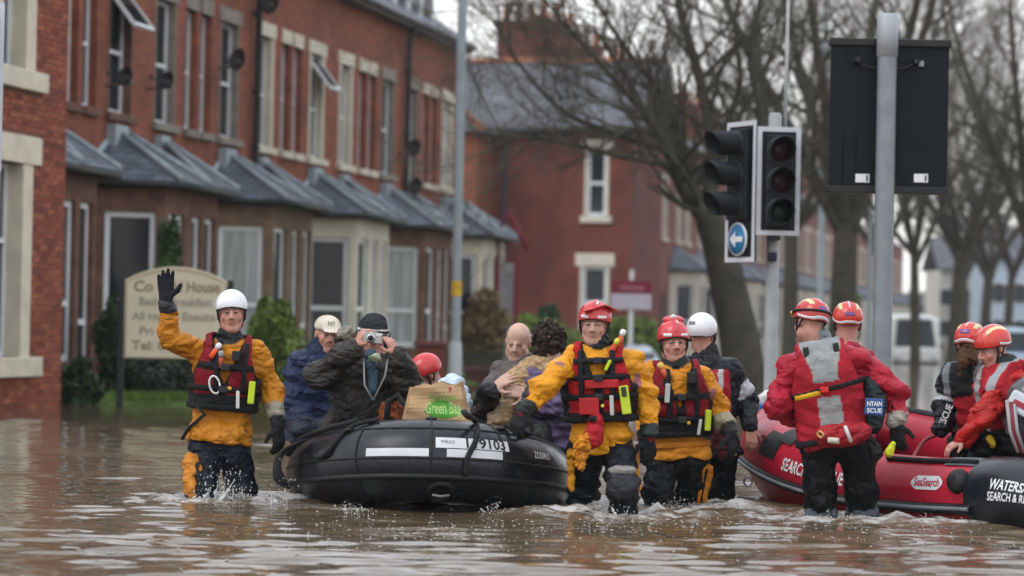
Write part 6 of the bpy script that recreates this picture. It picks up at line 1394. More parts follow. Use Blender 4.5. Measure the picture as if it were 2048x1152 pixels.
# ================================================================== boats
def project(P):
    v = cam.matrix_world.inverted() @ Vector(P); return 1024+F*v.x/-v.z, 576-F*v.y/-v.z
class Tube:
    """inflated tube along a path of (x, y, z, r) in world space; s = index along it, phi = angle round it (0 outward, 90 up)"""
    def __init__(s, pts, n=10, out=None):
        s.P = np.array(spline(pts, n)); s.m = len(s.P); T = np.gradient(s.P[:, :3], axis=0); T /= np.linalg.norm(T, axis=1)[:, None]; s.T = T
        s.U = np.zeros_like(T); s.O = np.zeros_like(T); c = np.array(out)
        for i in range(s.m):
            o = np.cross(T[i], (0, 0, 1)); o /= np.linalg.norm(o)
            if o @ (s.P[i, :3]-c) < 0: o = -o
            u = np.cross(o, T[i]); u = u if u[2] > 0 else -u; s.O[i] = o; s.U[i] = u/np.linalg.norm(u)
        s.len = np.concatenate([[0], np.cumsum(np.linalg.norm(np.diff(s.P[:, :3], axis=0), axis=1))])
    def at(s, l, phi, off=0.0):
        l = min(max(l, 0), s.len[-1]); i = min(int(np.searchsorted(s.len, l)), s.m-1); i = max(i, 1); f = (l-s.len[i-1])/(s.len[i]-s.len[i-1])
        g = lambda A_: A_[i-1]*(1-f)+A_[i]*f; p = g(s.P); r = p[3]+off; o, u = g(s.O), g(s.U)
        return Vector(p[:3]+r*(math.cos(phi)*o+math.sin(phi)*u))
    def find(s, px, py):
        best = None
        for l in np.linspace(0, s.len[-1], 160):
            for ph in np.linspace(-1.2, 1.9, 50):
                p = s.at(l, ph); n = p-s.at(l, ph, -.05)
                if n.dot(p-Vector((0, 0, CAMH))) > 0: continue
                x, y = project(p); d = (x-px)**2+(y-py)**2
                if best is None or d < best[0]: best = (d, l, ph)
        return best[1], best[2]
    def mesh(s, l0, l1, name, material, parent, n=28, steps=60, off=0.0, caps=True, wr=0.0):
        m = MB(); vs = []; rg = random.Random(3)
        for i in range(steps+1):
            l = l0+(l1-l0)*i/steps
            for k in range(n): vs.append(s.at(l, 2*math.pi*k/n, off+wr*math.sin(l*9+k)*rg.random())-parent.location)
        fs = [(i*n+k, i*n+(k+1) % n, (i+1)*n+(k+1) % n, (i+1)*n+k) for i in range(steps) for k in range(n)]; m.add(vs, fs, True)
        if caps: m.add(vs[:n], [tuple(range(n))]); m.add(vs[-n:], [tuple(range(n))[::-1]])
        return m.build(name, material, parent)
    def patch(s, l, ph, wl, wph, name, material, parent, off=.004, nl=12, nph=6, skew=0.0, hexa=0.0):
        m = MB(); vs = []
        for i in range(nl+1):
            for k in range(nph+1):
                a = i/nl-.5; b = k/nph-.5; sh = 1-hexa*max(0, abs(a)-.36)/.14
                vs.append(s.at(l+wl*a, ph+(wph*b*sh+skew*a), off)-parent.location)
        m.add(vs, [(i*(nph+1)+k, (i+1)*(nph+1)+k, (i+1)*(nph+1)+k+1, i*(nph+1)+k+1) for i in range(nl) for k in range(nph)], True)
        return m.build(name, material, parent)
    def text(s, txt, l, ph, wl, size, material, parent, off=.006, dirn=1, skew=0.0, name='lettering', slant=0.0):
        r = s.P[s.m//2, 3]; R_ = lambda co: s.at(l+dirn*(co.x+slant*co.y), ph+co.y/r+skew*co.x, off)-parent.location
        return lettering(name, txt, size, material, parent, None, True, wl, wrap=R_)
    def line(s, l0, l1, ph, r, name, material, parent, off=0.0, n=50, k=8, flat=None):
        m = MB(); m.tube([s.at(l0+(l1-l0)*i/n, ph(i/n) if callable(ph) else ph, off)-parent.location for i in range(n+1)], r, k); return m.build(name, material, parent)
RUB = mat('black_hypalon', (.008, .011, .016), .3, .35, 3.0, spec=.4, bump=.12, bscale=14, rvar=.1); RUBD = mat('black_rubber', (.01, .01, .011), .5, .3, 8.0, bump=.2); ROPE = mat('black_rope', (.012, .012, .013), .7, .3, 40, bump=.6, bscale=120)
REDH = mat('red_hypalon', (.38, .012, .03), .32, .25, 3.0, bump=.1, bscale=12, rvar=.1); REDK = mat('red_hull', (.3, .01, .018), .35, .25, 4.0)
GREYP = mat('grey_pad', (.09, .105, .115), .55, .25, 8.0, bump=.2); LABW = mat('label_white', (.62, .63, .64), .45, .08, 9.0); LABK = mat('label_black', (.015, .015, .017), .5)
# ---- black boat, bow towards the camera
X0 = at(852, 900, 16.1).x; BY = 17.3
bb = thing('inflatable_boat', 'black inflatable rescue boat seen bow on carrying flooded residents', 'boat', (X0, BY, 0.0))
half_ = [(-.70, 2.2, .12, .20), (-.70, .9, .13, .225), (-.69, .05, .15, .235), (-.64, -.42, .19, .24), (-.5, -.78, .245, .245), (-.26, -1.02, .29, .25), (0, -1.1, .305, .25)]
pts = [(X0+x, BY+y, z, r) for x, y, z, r in half_]+[(X0-x, BY+y, z, r) for x, y, z, r in half_[-2::-1]]
bt = Tube(pts, 10, (X0, BY+1.0, .2)); Ln = bt.len[-1]
bt.mesh(0, Ln, 'tube', RUB, bb, 32, 90)
bt.line(.6, Ln-.6, lambda f: -.32, .02, 'rubbing_strake', RUBD, bb, .004, 90); bt.line(.6, Ln-.6, lambda f: .12, .007, 'seam_tape', RUBD, bb, 0.0, 90); bt.line(.6, Ln-.6, lambda f: .95, .006, 'seam_tape', RUBD, bb, 0.0, 90)
for l_, ph in (bt.find(720, 900), bt.find(862, 880), bt.find(1010, 900)):
    m = MB(); m.tube([bt.at(l_, -1.1+2.6*i/16, .001)-bb.location for i in range(17)], .006, 6); m.build('panel_seam', RUBD, bb)
for tt in ((0, .0, -1), (Ln, 0, 1)):
    c = bt.at(tt[0], 0, -.2); m = MB(); lathe(m, c-bb.location, [(.2, 0), (.17, .12), (.1, .26), (.03, .32)], 20, Matrix.Rotation(-math.pi/2, 4, 'X')); m.build('tube_end', RUB, bb)
def plate(px, py, wl, wph, mt, tx=None, sk=0.0, nm='label_strip', size=.05):
    l_, ph = bt.find(px, py); o_ = bt.patch(l_, ph, wl, wph, nm, mt, bb, .004, skew=sk)
    return l_, ph, o_
plate(802, 906, .255, .19, LABW); plate(951, 911, .25, .19, LABW)
l_, ph, o_ = plate(949, 887, .335, .27, LABW, nm='number_plate')
x_a = project(bt.at(l_-.1, ph))[0]; x_b = project(bt.at(l_+.1, ph))[0]; dn = 1 if x_b > x_a else -1
bt.text('119103', l_+dn*.045, ph, .19, .088, LABK, bb, .0065, dn, name='plate_number'); bt.text('PRO', l_-dn*.12, ph+.015, .055, .028, mat('plate_grey', (.3, .3, .3), .5), bb, .0065, dn, name='plate_mark')
l_, ph = bt.find(1086, 914); bt.text('ZODPRO', l_, ph, .14, .06, LABW, bb, .005, dn, name='maker_lettering'); 
l_, ph = bt.find(878, 982); m = MB(); pv = bt.at(l_, ph, .006)-bb.location; nv = (bt.at(l_, ph, .1)-bt.at(l_, ph, 0)).normalized(); Mv = nv.to_track_quat('Z', 'Y').to_matrix().to_4x4()
lathe(m, pv, [(.085, -.03), (.082, .004), (.06, .012), (.058, .004), (.02, .006)], 24, Mv); m.build('drain_valve', RUBD, bb); m = MB(); m.tube([pv+Mv.to_3x3() @ Vector((-.05, .012, .03)), pv+Mv.to_3x3() @ Vector((0, .02, .05)), pv+Mv.to_3x3() @ Vector((.05, .012, .03))], .008, 6); m.build('valve_handle', mat('grey_loop', (.2, .2, .21), .4), bb)
# lifelines
def rope_on(tb, anchors, par, r=.013, name='grab_line', mt=None, sag=.0):
    m = MB(); P_ = []
    for (l, ph, off) in anchors: P_.append(tb.at(l, ph, off)-par.location)
    m.tube([p for p in spline(P_, 8)], r, 7); m.build(name, mt or ROPE, par)
fa = [bt.find(x, y) for x, y in ((612, 872), (648, 917), (700, 862), (760, 846))]
rope_on(bt, [(l, p, .015) for l, p in fa], bb, .014)
fa = [bt.find(x, y) for x, y in ((560, 900), (600, 878), (650, 866), (720, 846))]; rope_on(bt, [(l, p, .02) for l, p in fa], bb, .017)
fa = [bt.find(x, y) for x, y in ((948, 850), (946, 880), (943, 920), (938, 950))]
m = MB(); pth = [at(928, 824, 16.0)-bb.location, at(936, 832, 15.95)-bb.location]+[bt.at(l, p, .012)-bb.location for l, p in fa]; m.tube(spline(pth, 6), [.02]*8+[.017]*(len(spline(pth, 6))-8), 8); m.build('bow_line', ROPE, bb)
fa = [bt.find(x, y) for x, y in ((1005, 858), (1050, 872), (1100, 886), (1140, 900))]; rope_on(bt, [(l, p, .02) for l, p in fa], bb, .016)
for px, py in ((860, 838), (700, 862), (1000, 856), (600, 890)):
    l_, ph = bt.find(px, py); m = MB(); m.ball(bt.at(l_, ph, .004)-bb.location, (.035, .03, .014), 10, 6); m.build('line_patch', RUBD, bb)
for k_ in range(7):
    q_ = [(at(612-5*k_, 880+2*k_, 16.6)), at(590-6*k_, 888+4*k_, 16.5), at(562-2*k_, 905+9*k_, 16.42), at(556+4*k_, 935+7*k_, 16.42)]
    MB().tube([p-bb.location for p in spline(q_, 5)], .009+.003*(k_ % 2), 6).build('hanging_rope', ROPE, bb)
MB().box(-.6, .6, -.85, 2.1, -.06, .03).build('floor', RUBD, bb); hl = MB(); hl.add([(-.6, 2.1, -.1), (.6, 2.1, -.1), (.55, -.4, -.12), (0, -1.0, .08), (-.55, -.4, -.12), (0, 2.1, -.25), (0, -.5, -.2)], [(0, 4, 6, 5), (1, 5, 6, 2), (4, 3, 6), (2, 6, 3)]); hl.build('keel', RUBD, bb)
MB().bbox(-.62, .62, .55, .8, .2, .26, .02).build('thwart', RUBD, bb); MB().bbox(-.5, .5, 2.0, 2.05, .0, .5, .02).build('transom', RUBD, bb)
# ---- paper bag and other cargo
bgY = 16.55; pb = thing('paper_bag', 'brown paper carrier bag with green print on the boat', 'bag', at(870, 846, bgY))
Bq = lambda px, py, dy: at(px, py, bgY+dy)-pb.location
fr = [Bq(808, 846, -.05), Bq(936, 846, -.1), Bq(918, 768, -.07), Bq(886, 762, -.06), Bq(836, 765, -.05)]
m = MB(); nL = 14; nH = 10; vs = []; rg = random.Random(6)
for j_ in range(nH+1):
    v = j_/nH; a_ = Bq(808, 846, .0).lerp(Bq(826 if True else 0, 768, .02), v); b_ = Bq(936, 846, -.06).lerp(Bq(920, 766, .0), v)
    for i in range(nL+1):
        u_ = i/nL; p = a_.lerp(b_, u_); p.y += -.018*math.sin(u_*9+v*3)-.05*math.sin(math.pi*u_)*(1-.3*v)+.012*math.sin(v*11+u_*4); 
        if j_ == nH: p.z += .012*math.sin(u_*13)-.02*(u_ < .15)
        vs.append(p)
m.add(vs, [(j_*(nL+1)+i, j_*(nL+1)+i+1, (j_+1)*(nL+1)+i+1, (j_+1)*(nL+1)+i) for j_ in range(nH) for i in range(nL)], False)
KR = mat('kraft_paper', (.42, .27, .14), .75, .2, 7.0, bump=.4, bscale=25); front_ = m.build('front_panel', KR, pb)
bk = MB(); bk.add([Vector(v)+Vector((0, .16+.05*math.sin(i*.7), 0)) for i, v in enumerate(vs)], [(j_*(nL+1)+i, (j_+1)*(nL+1)+i, (j_+1)*(nL+1)+i+1, j_*(nL+1)+i+1) for j_ in range(nH) for i in range(nL)]); bk.build('back_panel', KR, pb)
for i in (0, nL):
    sdp = MB()
    for j_ in range(nH):
        a_, b_ = vs[j_*(nL+1)+i], vs[(j_+1)*(nL+1)+i]; o1 = Vector((0, .16+.05*math.sin((j_*(nL+1)+i)*.7), 0)); o2 = Vector((0, .16+.05*math.sin(((j_+1)*(nL+1)+i)*.7), 0))
        md = Vector((.02 if i else -.02, .08, 0)); sdp.add([a_, b_, b_+md, a_+md], [(0, 1, 2, 3)]); sdp.add([a_+md, b_+md, b_+o2, a_+o1], [(0, 1, 2, 3)])
    sdp.build('side_panel', KR, pb)
GRN = mat('print_green', (.075, .3, .035), .7, .2, 9); GRP = mat('print_pale_green', (.32, .5, .16), .7, .1)
def onbag(u_, v, off):
    i = min(int(u_*nL), nL-1); j_ = min(int(v*nH), nH-1); fu, fv = u_*nL-i, v*nH-j_; k_ = j_*(nL+1)+i
    p = (vs[k_]*(1-fu)+vs[k_+1]*fu)*(1-fv)+(vs[k_+nL+1]*(1-fu)+vs[k_+nL+2]*fu)*fv; return p+Vector((0, -off, 0))
g = MB(); gv = []; N_ = 24
for i in range(N_+1):
    u_ = .3+.64*i/N_; w_ = math.sin(math.pi*i/N_)
    lo = .3-.17*w_**.7; hi = .3+.3*(1-(1-w_)**2)*(.55+.45*math.sin(math.pi*min(1, i/N_*1.2)))
    for k in range(7): gv.append(onbag(u_, lo+(hi-lo)*k/6, .0025))
g.add(gv, [(i*7+k, (i+1)*7+k, (i+1)*7+k+1, i*7+k+1) for i in range(N_) for k in range(6)]); g.build('green_print', GRN, front_)
lettering('print_lettering', 'Green Bag', .1, GRP, front_, None, True, .235, wrap=lambda c: onbag(.62+c.x/.39, .37+c.y/.24, .005))
lettering('print_lettering', "Don't throw", .06, mat('print_green_pale', (.25, .42, .1), .7), front_, None, True, .2, wrap=lambda c: onbag(.62+c.x/.39, .63+c.y/.24, .005))
m = MB(); m.add([onbag(.78+.03*math.cos(a), .86+.06*math.sin(a), .004) for a in [k*.7 for k in range(9)]], [tuple(range(9))]); m.build('print_leaf', mat('print_red', (.3, .05, .05), .7), front_)
pl = thing('plastic_bag', 'pale blue white plastic bag behind the paper bag', 'bag', at(905, 846, 16.95)); S_ = Solid(); S_.ell(at(905, 790, 16.95), (.1, .08, .11), None, 0, .03); S_.ell(at(898, 765, 16.95), (.06, .05, .05), None, 0, .04); S_.chain([at(912, 775, 16.9), at(930, 805, 16.88), at(934, 840, 16.9)], [.03, .035, .03], 0, .03)
solid_obj('bag_skin', S_, mat('plastic_film', (.5, .6, .68), .25, .25, 12, coat=.3), pl, .008, wr=(.014, 22, 2))
ob = thing('orange_bag', 'rust orange holdall with black strap beside the photographer', 'bag', at(782, 850, 17.05)); S_ = Solid(); S_.ell(at(782, 828, 17.05), (.075, .08, .09), None, 0, .03); solid_obj('bag_body', S_, CLOTH, ob, .009, palette=[(.28, .075, .025)], wr=(.012, 20, 2))
MB().tube([at(772, 846, 16.95)-ob.location, at(776, 805, 16.96)-ob.location, at(795, 790, 17.0)-ob.location, at(812, 812, 16.97)-ob.location, at(815, 846, 16.96)-ob.location], .02, 8).build('strap', ROPE, ob)
# ---- red boat
def rp(px, py, Y, r): p = at(px, py, Y); return (p.x, p.y, p.z, r)
rpts = [rp(2075, 1000, 15.75, .2), rp(1985, 990, 16.15, .215), rp(1860, 984, 16.55, .215), rp(1740, 972, 16.95, .22), rp(1640, 946, 17.4, .225), rp(1572, 912, 17.85, .23), rp(1548, 884, 18.35, .225), rp(1585, 862, 18.85, .215), rp(1680, 862, 18.9, .205), rp(1800, 880, 18.55, .2), rp(1920, 905, 18.1, .2), rp(2060, 938, 17.6, .2), rp(2150, 955, 17.3, .2)]
rb = thing('inflatable_boat', 'red inflatable rescue boat with black stern cone and white lettering', 'boat', (at(1850, 900, 17.3).x, 17.3, 0))
rt = Tube(rpts, 10, tuple(at(1900, 900, 17.3))); RL = rt.len[-1]
lc, _ = rt.find(1945, 985)
rt.mesh(lc, RL, 'tube', REDH, rb, 30, 90)
stn = [(*rt.P[int(np.searchsorted(rt.len, lc))][:3], .222)]; p0 = np.array(stn[0][:3]); dr = -rt.T[int(np.searchsorted(rt.len, lc))]
cpts = [tuple(p0-dr*.05)+(.226,), tuple(p0)+(.234,), tuple(p0+dr*.22+np.array((0, 0, .0)))+(.23,), tuple(p0+dr*.5+np.array((0, 0, -.02)))+(.19,), tuple(p0+dr*.8+np.array((0, 0, -.05)))+(.1,), tuple(p0+dr*.95+np.array((0, 0, -.06)))+(.03,)]
ct = Tube(cpts, 10, tuple(at(1900, 900, 17.3))); ct.mesh(0, ct.len[-1], 'stern_cone', RUB, rb, 30, 30)
l_, ph = ct.find(2008, 972); dn2 = 1 if project(ct.at(l_+.1, ph))[0] > project(ct.at(l_-.1, ph))[0] else -1
ct.text('WATERSAFE', l_+dn2*.07, ph, .36, .082, WHITE, rb, .006, dn2, skew=.25, name='cone_lettering'); ct.text('SEARCH & RESCUE', l_+dn2*.1, ph-.3, .42, .066, WHITE, rb, .006, dn2, skew=.25, name='cone_lettering')
rt.line(lc, RL-.3, lambda f: -.38, .034, 'rubbing_strake', RUBD, rb, .008, 90, 8); rt.line(lc, RL-.3, lambda f: -.32, .012, 'strake_stripe', mat('strake_grey', (.16, .18, .19), .4), rb, .04, 90, 6)
l_, ph = rt.find(1585, 934); dn3 = 1 if project(rt.at(l_+.1, ph))[0] > project(rt.at(l_-.1, ph))[0] else -1
rt.text('SEARCH & RESCUE', l_+dn3*.18, ph-.02, .62, .11, WHITE, rb, .006, dn3, name='bow_lettering', slant=.15)
l_, ph = rt.find(1856, 966); rt.patch(l_, ph, .25, .4, 'badge', LABW, rb, .005, skew=0.0, hexa=.75); rt.text('SeaSearch', l_, ph, .2, .075, mat('badge_red', (.45, .02, .04), .5), rb, .0075, dn3, name='badge_lettering')
l_, ph = rt.find(1915, 962); m = MB(); pv = rt.at(l_, ph, .0)-rb.location; nv = (rt.at(l_, ph, .1)-rt.at(l_, ph, 0)).normalized(); lathe(m, pv, [(.075, -.02), (.075, .02), (.06, .045), (.02, .055)], 20, nv.to_track_quat('Z', 'Y').to_matrix().to_4x4()); m.build('valve_cap', RUBD, rb)
for px, py in ((1582, 874),): l_, ph = rt.find(px, py); rt.patch(l_, ph, .17, .55, 'handle_pad', RUBD, rb, .012)
l_, ph = rt.find(1545, 888); rt.patch(l_, ph, .2, .8, 'bow_patch', RUBD, rb, .006)
l_, ph = rt.find(1925, 930); rt.patch(l_, ph+.2, .3, .5, 'grey_pad', GREYP, rb, .008)
la, _ = rt.find(1800, 905); lb_, _ = rt.find(1950, 930); rt.line(lb_, la, lambda f: 1.05, .016, 'grab_line', ROPE, rb, .012, 30, 7)
lf = RL-.2; rt.line(RL*.56, RL-.1, lambda f: 1.45, .03, 'inner_strake', RUBD, rb, .004, 60, 8)
m = MB(); rgp = [at(1880, 868, 17.7), at(1850, 880, 17.55), at(1832, 905, 17.3), at(1822, 925, 16.95)]; m.tube([p-rb.location for p in spline(rgp, 6)], .014, 7); m.build('red_rope', mat('rope_red', (.25, .012, .02), .6), rb)
m = MB(); m.tube([p-rb.location for p in spline([at(1508, 868, 17.6), at(1530, 872, 17.75), at(1570, 866, 17.7), at(1600, 860, 17.6)], 6)], .01, 6); m.build('bow_rope', mat('rope_brown', (.12, .06, .05), .7), rb)
loop_pts = [at(1496+8*math.cos(a), 963+10*math.sin(a), 17.6)-rb.location for a in [k*.45 for k in range(15)]]; MB().tube(loop_pts, .007, 6).build('tow_ring', mat('ring_steel', (.25, .25, .26), .3, metal=.8), rb)
# lower hull under the near tube and bow
hm = MB(); sec = []
for l_ in np.linspace(lc, RL*.62, 24):
    a_ = rt.at(l_, -.9, .0); c_ = rt.at(l_, -2.0, .0); k_ = Vector((c_.x, c_.y, 0))+Vector((a_.x-c_.x, a_.y-c_.y, 0))*.3; sec.append((rt.at(l_, -.45, .006), a_+Vector((0, 0, -.06)), Vector((k_.x, k_.y, min(-.12, k_.z)))))
vs_ = [p-rb.location for s_ in sec for p in s_]; hm.add(vs_, [(i*3+k, i*3+k+1, (i+1)*3+k+1, (i+1)*3+k) for i in range(23) for k in range(2)], True); hm.build('hull', REDK, rb)
fl = MB(); cc_ = [rt.at(l_, math.pi*.95, .0) for l_ in np.linspace(.4, RL-.4, 30)]; fl.add([Vector((p.x, p.y, .06))-rb.location for p in cc_], [tuple(range(30))]); fl.build('floor', RUBD, rb)
bp_ = thing('blue_bundle', 'blue and white bundle on the red boat bow behind red drysuit', 'bundle', at(1540, 815, 18.7)); S_ = Solid(); S_.chain([at(1528, 800, 18.75), at(1555, 800, 18.8)], [.055, .05], 0, .02); S_.chain([at(1530, 818, 18.65), at(1550, 822, 18.7)], [.045, .045], 1, .02); solid_obj('bundle_skin', S_, CLOTH, bp_, .01, palette=[(.6, .6, .6), (.06, .14, .35)], wr=(.01, 20, 2))
# outboard motor at the right edge
om = thing('outboard_motor', 'outboard motor with white topped dark cowl at the red boat stern', 'motor', at(2052, 940, 16.55)); oq = lambda px, py, dy=0: at(px, py, 16.55+dy)
S_ = Solid(); S_.chain([oq(2062, 800), oq(2070, 850), oq(2078, 895)], [.15, .16, .12], 0, .06); solid_obj('cowl', S_, PLAST, om, .011, palette=[(.05, .05, .055)])
M_ = Matrix.Translation(oq(2046, 812, -.16)-om.location) @ Matrix.Rotation(math.radians(28), 4, 'Y') @ Matrix.Rotation(math.radians(-25), 4, 'Z')
MB().bbox(-.1, .14, -.02, .1, -.06, .07, .02, M_).build('cowl_panel', mat('cowl_white', (.5, .54, .58), .35, .1), om); MB().bbox(-.06, .06, -.026, -.019, -.02, .015, .003, M_).build('cowl_decal', mat('decal_red', (.3, .02, .04), .4), om)
for k in range(3): MB().tube([oq(2014+k*7, 800+k*4, -.17)-om.location, oq(2020+k*7, 862, -.2)-om.location, oq(2036+k*6, 905, -.19)-om.location], .012, 6).build('cowl_stripe', mat('stripe_%d' % k, ((.35, .33, .34), (.2, .02, .03), (.3, .3, .32))[k], .4), om)
MB().bbox(-.05, .05, -.05, .1, -.5, .15, .02, Matrix.Translation(oq(2085, 940)-om.location)).build('leg', mat('motor_grey', (.05, .05, .055), .4), om)
# ================================================================== flood water
def vnoise(P, seed=0):
    """value noise, numpy, P (N,2) -> 0..1"""
    rg = np.random.default_rng(seed); T = rg.random((64, 64)); i = np.floor(P).astype(int); f = P-i; f = f*f*(3-2*f)
    a = T[i[:, 0] % 64, i[:, 1] % 64]; b = T[(i[:, 0]+1) % 64, i[:, 1] % 64]; c = T[i[:, 0] % 64, (i[:, 1]+1) % 64]; d = T[(i[:, 0]+1) % 64, (i[:, 1]+1) % 64]
    return (a*(1-f[:, 0])+b*f[:, 0])*(1-f[:, 1])+(c*(1-f[:, 0])+d*f[:, 0])*f[:, 1]
ys = [-6, 0, 4, 7, 9, 10.2, 11.0]
while ys[-1] < 900: ys.append(ys[-1]+max(.022, (ys[-1]-11)*.002+.022 if ys[-1] < 26 else .02*(ys[-1]-24)))
ys = np.array(ys); NX = 210
g = np.linspace(-1, 1, NX); rows = []
half = np.where(ys < 30, 6.5, 6.5+(ys-30)*.5)
X = g[None, :]*half[:, None]; Yg = np.repeat(ys[:, None], NX, 1)
Pq = np.stack([X.ravel(), Yg.ravel()], 1)
amp = (.55+.65*np.exp(-((Yg.ravel()-9.5)/6.5)**2))*np.clip(1.35-(Yg.ravel()-11)/24.0, .0, 1.0)
Z = np.zeros(len(Pq)); rg_ = np.random.default_rng(5)
G_ = .3+.95*vnoise(Pq*np.array((.55, 1.1))+5, 31)
for i_ in range(28):     # short wind ripples, crests mostly across the street
    lam = .1*(.5/.1)**rg_.random(); an = rg_.normal(0, .3); kx, ky = math.sin(an)*2*math.pi/lam, math.cos(an)*2*math.pi/lam
    st = .045*(1.0 if lam > .18 else .85); m_ = .35+1.3*vnoise(Pq*np.array((.45, .8))+i_*3.1, 40+i_)
    Z += G_*m_*st*lam/(2*math.pi)*np.sin(Pq[:, 0]*kx+Pq[:, 1]*ky+rg_.uniform(0, 6.28)+1.5*vnoise(Pq*.9+i_, 60+i_))
for lam, a_, sd_, asp in ((1.6, .012, 1, 1.6), (.75, .006, 2, 1.9)):
    ang = rg_.uniform(-.35, .35); c_, s_ = math.cos(ang), math.sin(ang)
    Q_ = np.stack([(Pq[:, 0]*c_+Pq[:, 1]*s_)/(lam*asp), (-Pq[:, 0]*s_+Pq[:, 1]*c_)/lam], 1)+sd_*7.3
    n_ = vnoise(Q_, sd_); Z += a_*2*(1-np.abs(2*n_-1)**.8-.35) if lam < .5 else a_*2*(n_-.5)*1.2
Z *= amp
# churned water round the legs and boats
FO = np.zeros(len(Pq)); WAKES = [(A, .55), (Cc, .6), (D_, .5), (E_p, .45), (R_p, .6)]
for p_, rad_ in WAKES:
    for sd in 'LR':
        k_, f_ = p_.J['k'+sd], p_.J['f'+sd]; t_ = (0-k_.z)/(f_.z-k_.z); c_ = k_.lerp(f_, t_)
        d_ = np.hypot(Pq[:, 0]-c_.x, Pq[:, 1]-c_.y); w_ = np.exp(-(d_/rad_)**2)
        FO = np.maximum(FO, w_); Z += w_*(.03*(vnoise(Pq*9.0+3, 8)-.45)+.02*(vnoise(Pq*21.0, 9)-.5)+.014*np.cos(d_*26))
for px_, py_, Y_, rx_, ry_, h_ in ((1100, 1015, 15.9, .35, .22, .075), (1320, 1020, 16.3, .5, .25, .045), (1480, 990, 16.9, .4, .4, .04), (1850, 1060, 16.0, .7, .3, .03), (650, 1025, 16.1, .4, .25, .02), (560, 990, 16.6, .3, .3, .05)):
    c_ = at(px_, py_, Y_); w_ = np.exp(-((Pq[:, 0]-c_.x)/rx_)**2-((Pq[:, 1]-Y_)/ry_)**2)
    FO = np.maximum(FO, w_*.95); Z += w_*h_*(.5+vnoise(Pq*7+11, 12)*.8+.5*(vnoise(Pq*17+5, 13)-.5))
me = bpy.data.meshes.new('water'); nr = len(ys)
V_ = np.stack([Pq[:, 0], Pq[:, 1], Z], 1); me.vertices.add(len(V_)); me.vertices.foreach_set('co', V_.ravel())
ii, jj = np.meshgrid(np.arange(nr-1), np.arange(NX-1), indexing='ij'); q0 = (ii*NX+jj).ravel()
fc = np.stack([q0, q0+1, q0+NX+1, q0+NX], 1); me.loops.add(fc.size); me.loops.foreach_set('vertex_index', fc.ravel())
me.polygons.add(len(fc)); me.polygons.foreach_set('loop_start', np.arange(0, fc.size, 4)); me.polygons.foreach_set('use_smooth', np.ones(len(fc), bool)); me.update(); me.validate()
fa_ = me.attributes.new('foam', 'FLOAT', 'POINT'); fa_.data.foreach_set('value', np.clip(FO*(.25+1.5*vnoise(Pq*np.array((5., 8.))+2, 21)*vnoise(Pq*np.array((13., 22.)), 22)), 0, 1).astype(np.float32))
wm = bpy.data.materials.new('flood_water'); wm.use_nodes = True; nt = wm.node_tree; b = nt.nodes['Principled BSDF']
tc = nt.nodes.new('ShaderNodeTexCoord'); n1 = _noise(nt, .35, 4, tc.outputs['Object']); r = _ramp(nt, n1.outputs[0], [(.3, (.095, .064, .037)), (.7, (.145, .105, .065))])
at_ = nt.nodes.new('ShaderNodeAttribute'); at_.attribute_name = 'foam'; nf = _noise(nt, 26, 5, tc.outputs['Object'])
mf = nt.nodes.new('ShaderNodeMath'); mf.operation = 'MULTIPLY'; nt.links.new(at_.outputs['Fac'], mf.inputs[0]); nt.links.new(nf.outputs[0], mf.inputs[1])
rf = _ramp(nt, mf.outputs[0], [(.14, (0, 0, 0)), (.42, (1, 1, 1))]); mxf = nt.nodes.new('ShaderNodeMix'); mxf.data_type = 'RGBA'; nt.links.new(rf.outputs[0], mxf.inputs[0])
nt.links.new(r.outputs[0], mxf.inputs[6]); mxf.inputs[7].default_value = (.5, .48, .45, 1); nt.links.new(mxf.outputs[2], b.inputs['Base Color'])
rr2 = nt.nodes.new('ShaderNodeMapRange'); rr2.inputs['To Min'].default_value = .06; rr2.inputs['To Max'].default_value = .5; nt.links.new(rf.outputs[0], rr2.inputs[0]); nt.links.new(rr2.outputs[0], b.inputs['Roughness']); b.inputs['IOR'].default_value = 1.33
mp = nt.nodes.new('ShaderNodeMapping'); mp.inputs['Scale'].default_value = (.55, 1, 1); nt.links.new(tc.outputs['Object'], mp.inputs[0])
n2 = _noise(nt, 9, 3, mp.outputs[0]); n3 = _noise(nt, 2.2, 3, mp.outputs[0]); ad = nt.nodes.new('ShaderNodeMath'); ad.operation = 'MULTIPLY_ADD'
ad.inputs[1].default_value = 2.5; nt.links.new(n3.outputs[0], ad.inputs[0]); nt.links.new(n2.outputs[0], ad.inputs[2])
bp = nt.nodes.new('ShaderNodeBump'); bp.inputs['Strength'].default_value = .22; bp.inputs['Distance'].default_value = .01
nt.links.new(ad.outputs[0], bp.inputs['Height']); nt.links.new(bp.outputs[0], b.inputs['Normal'])
wo = link('flood_water', me, None, wm); structure(wo)

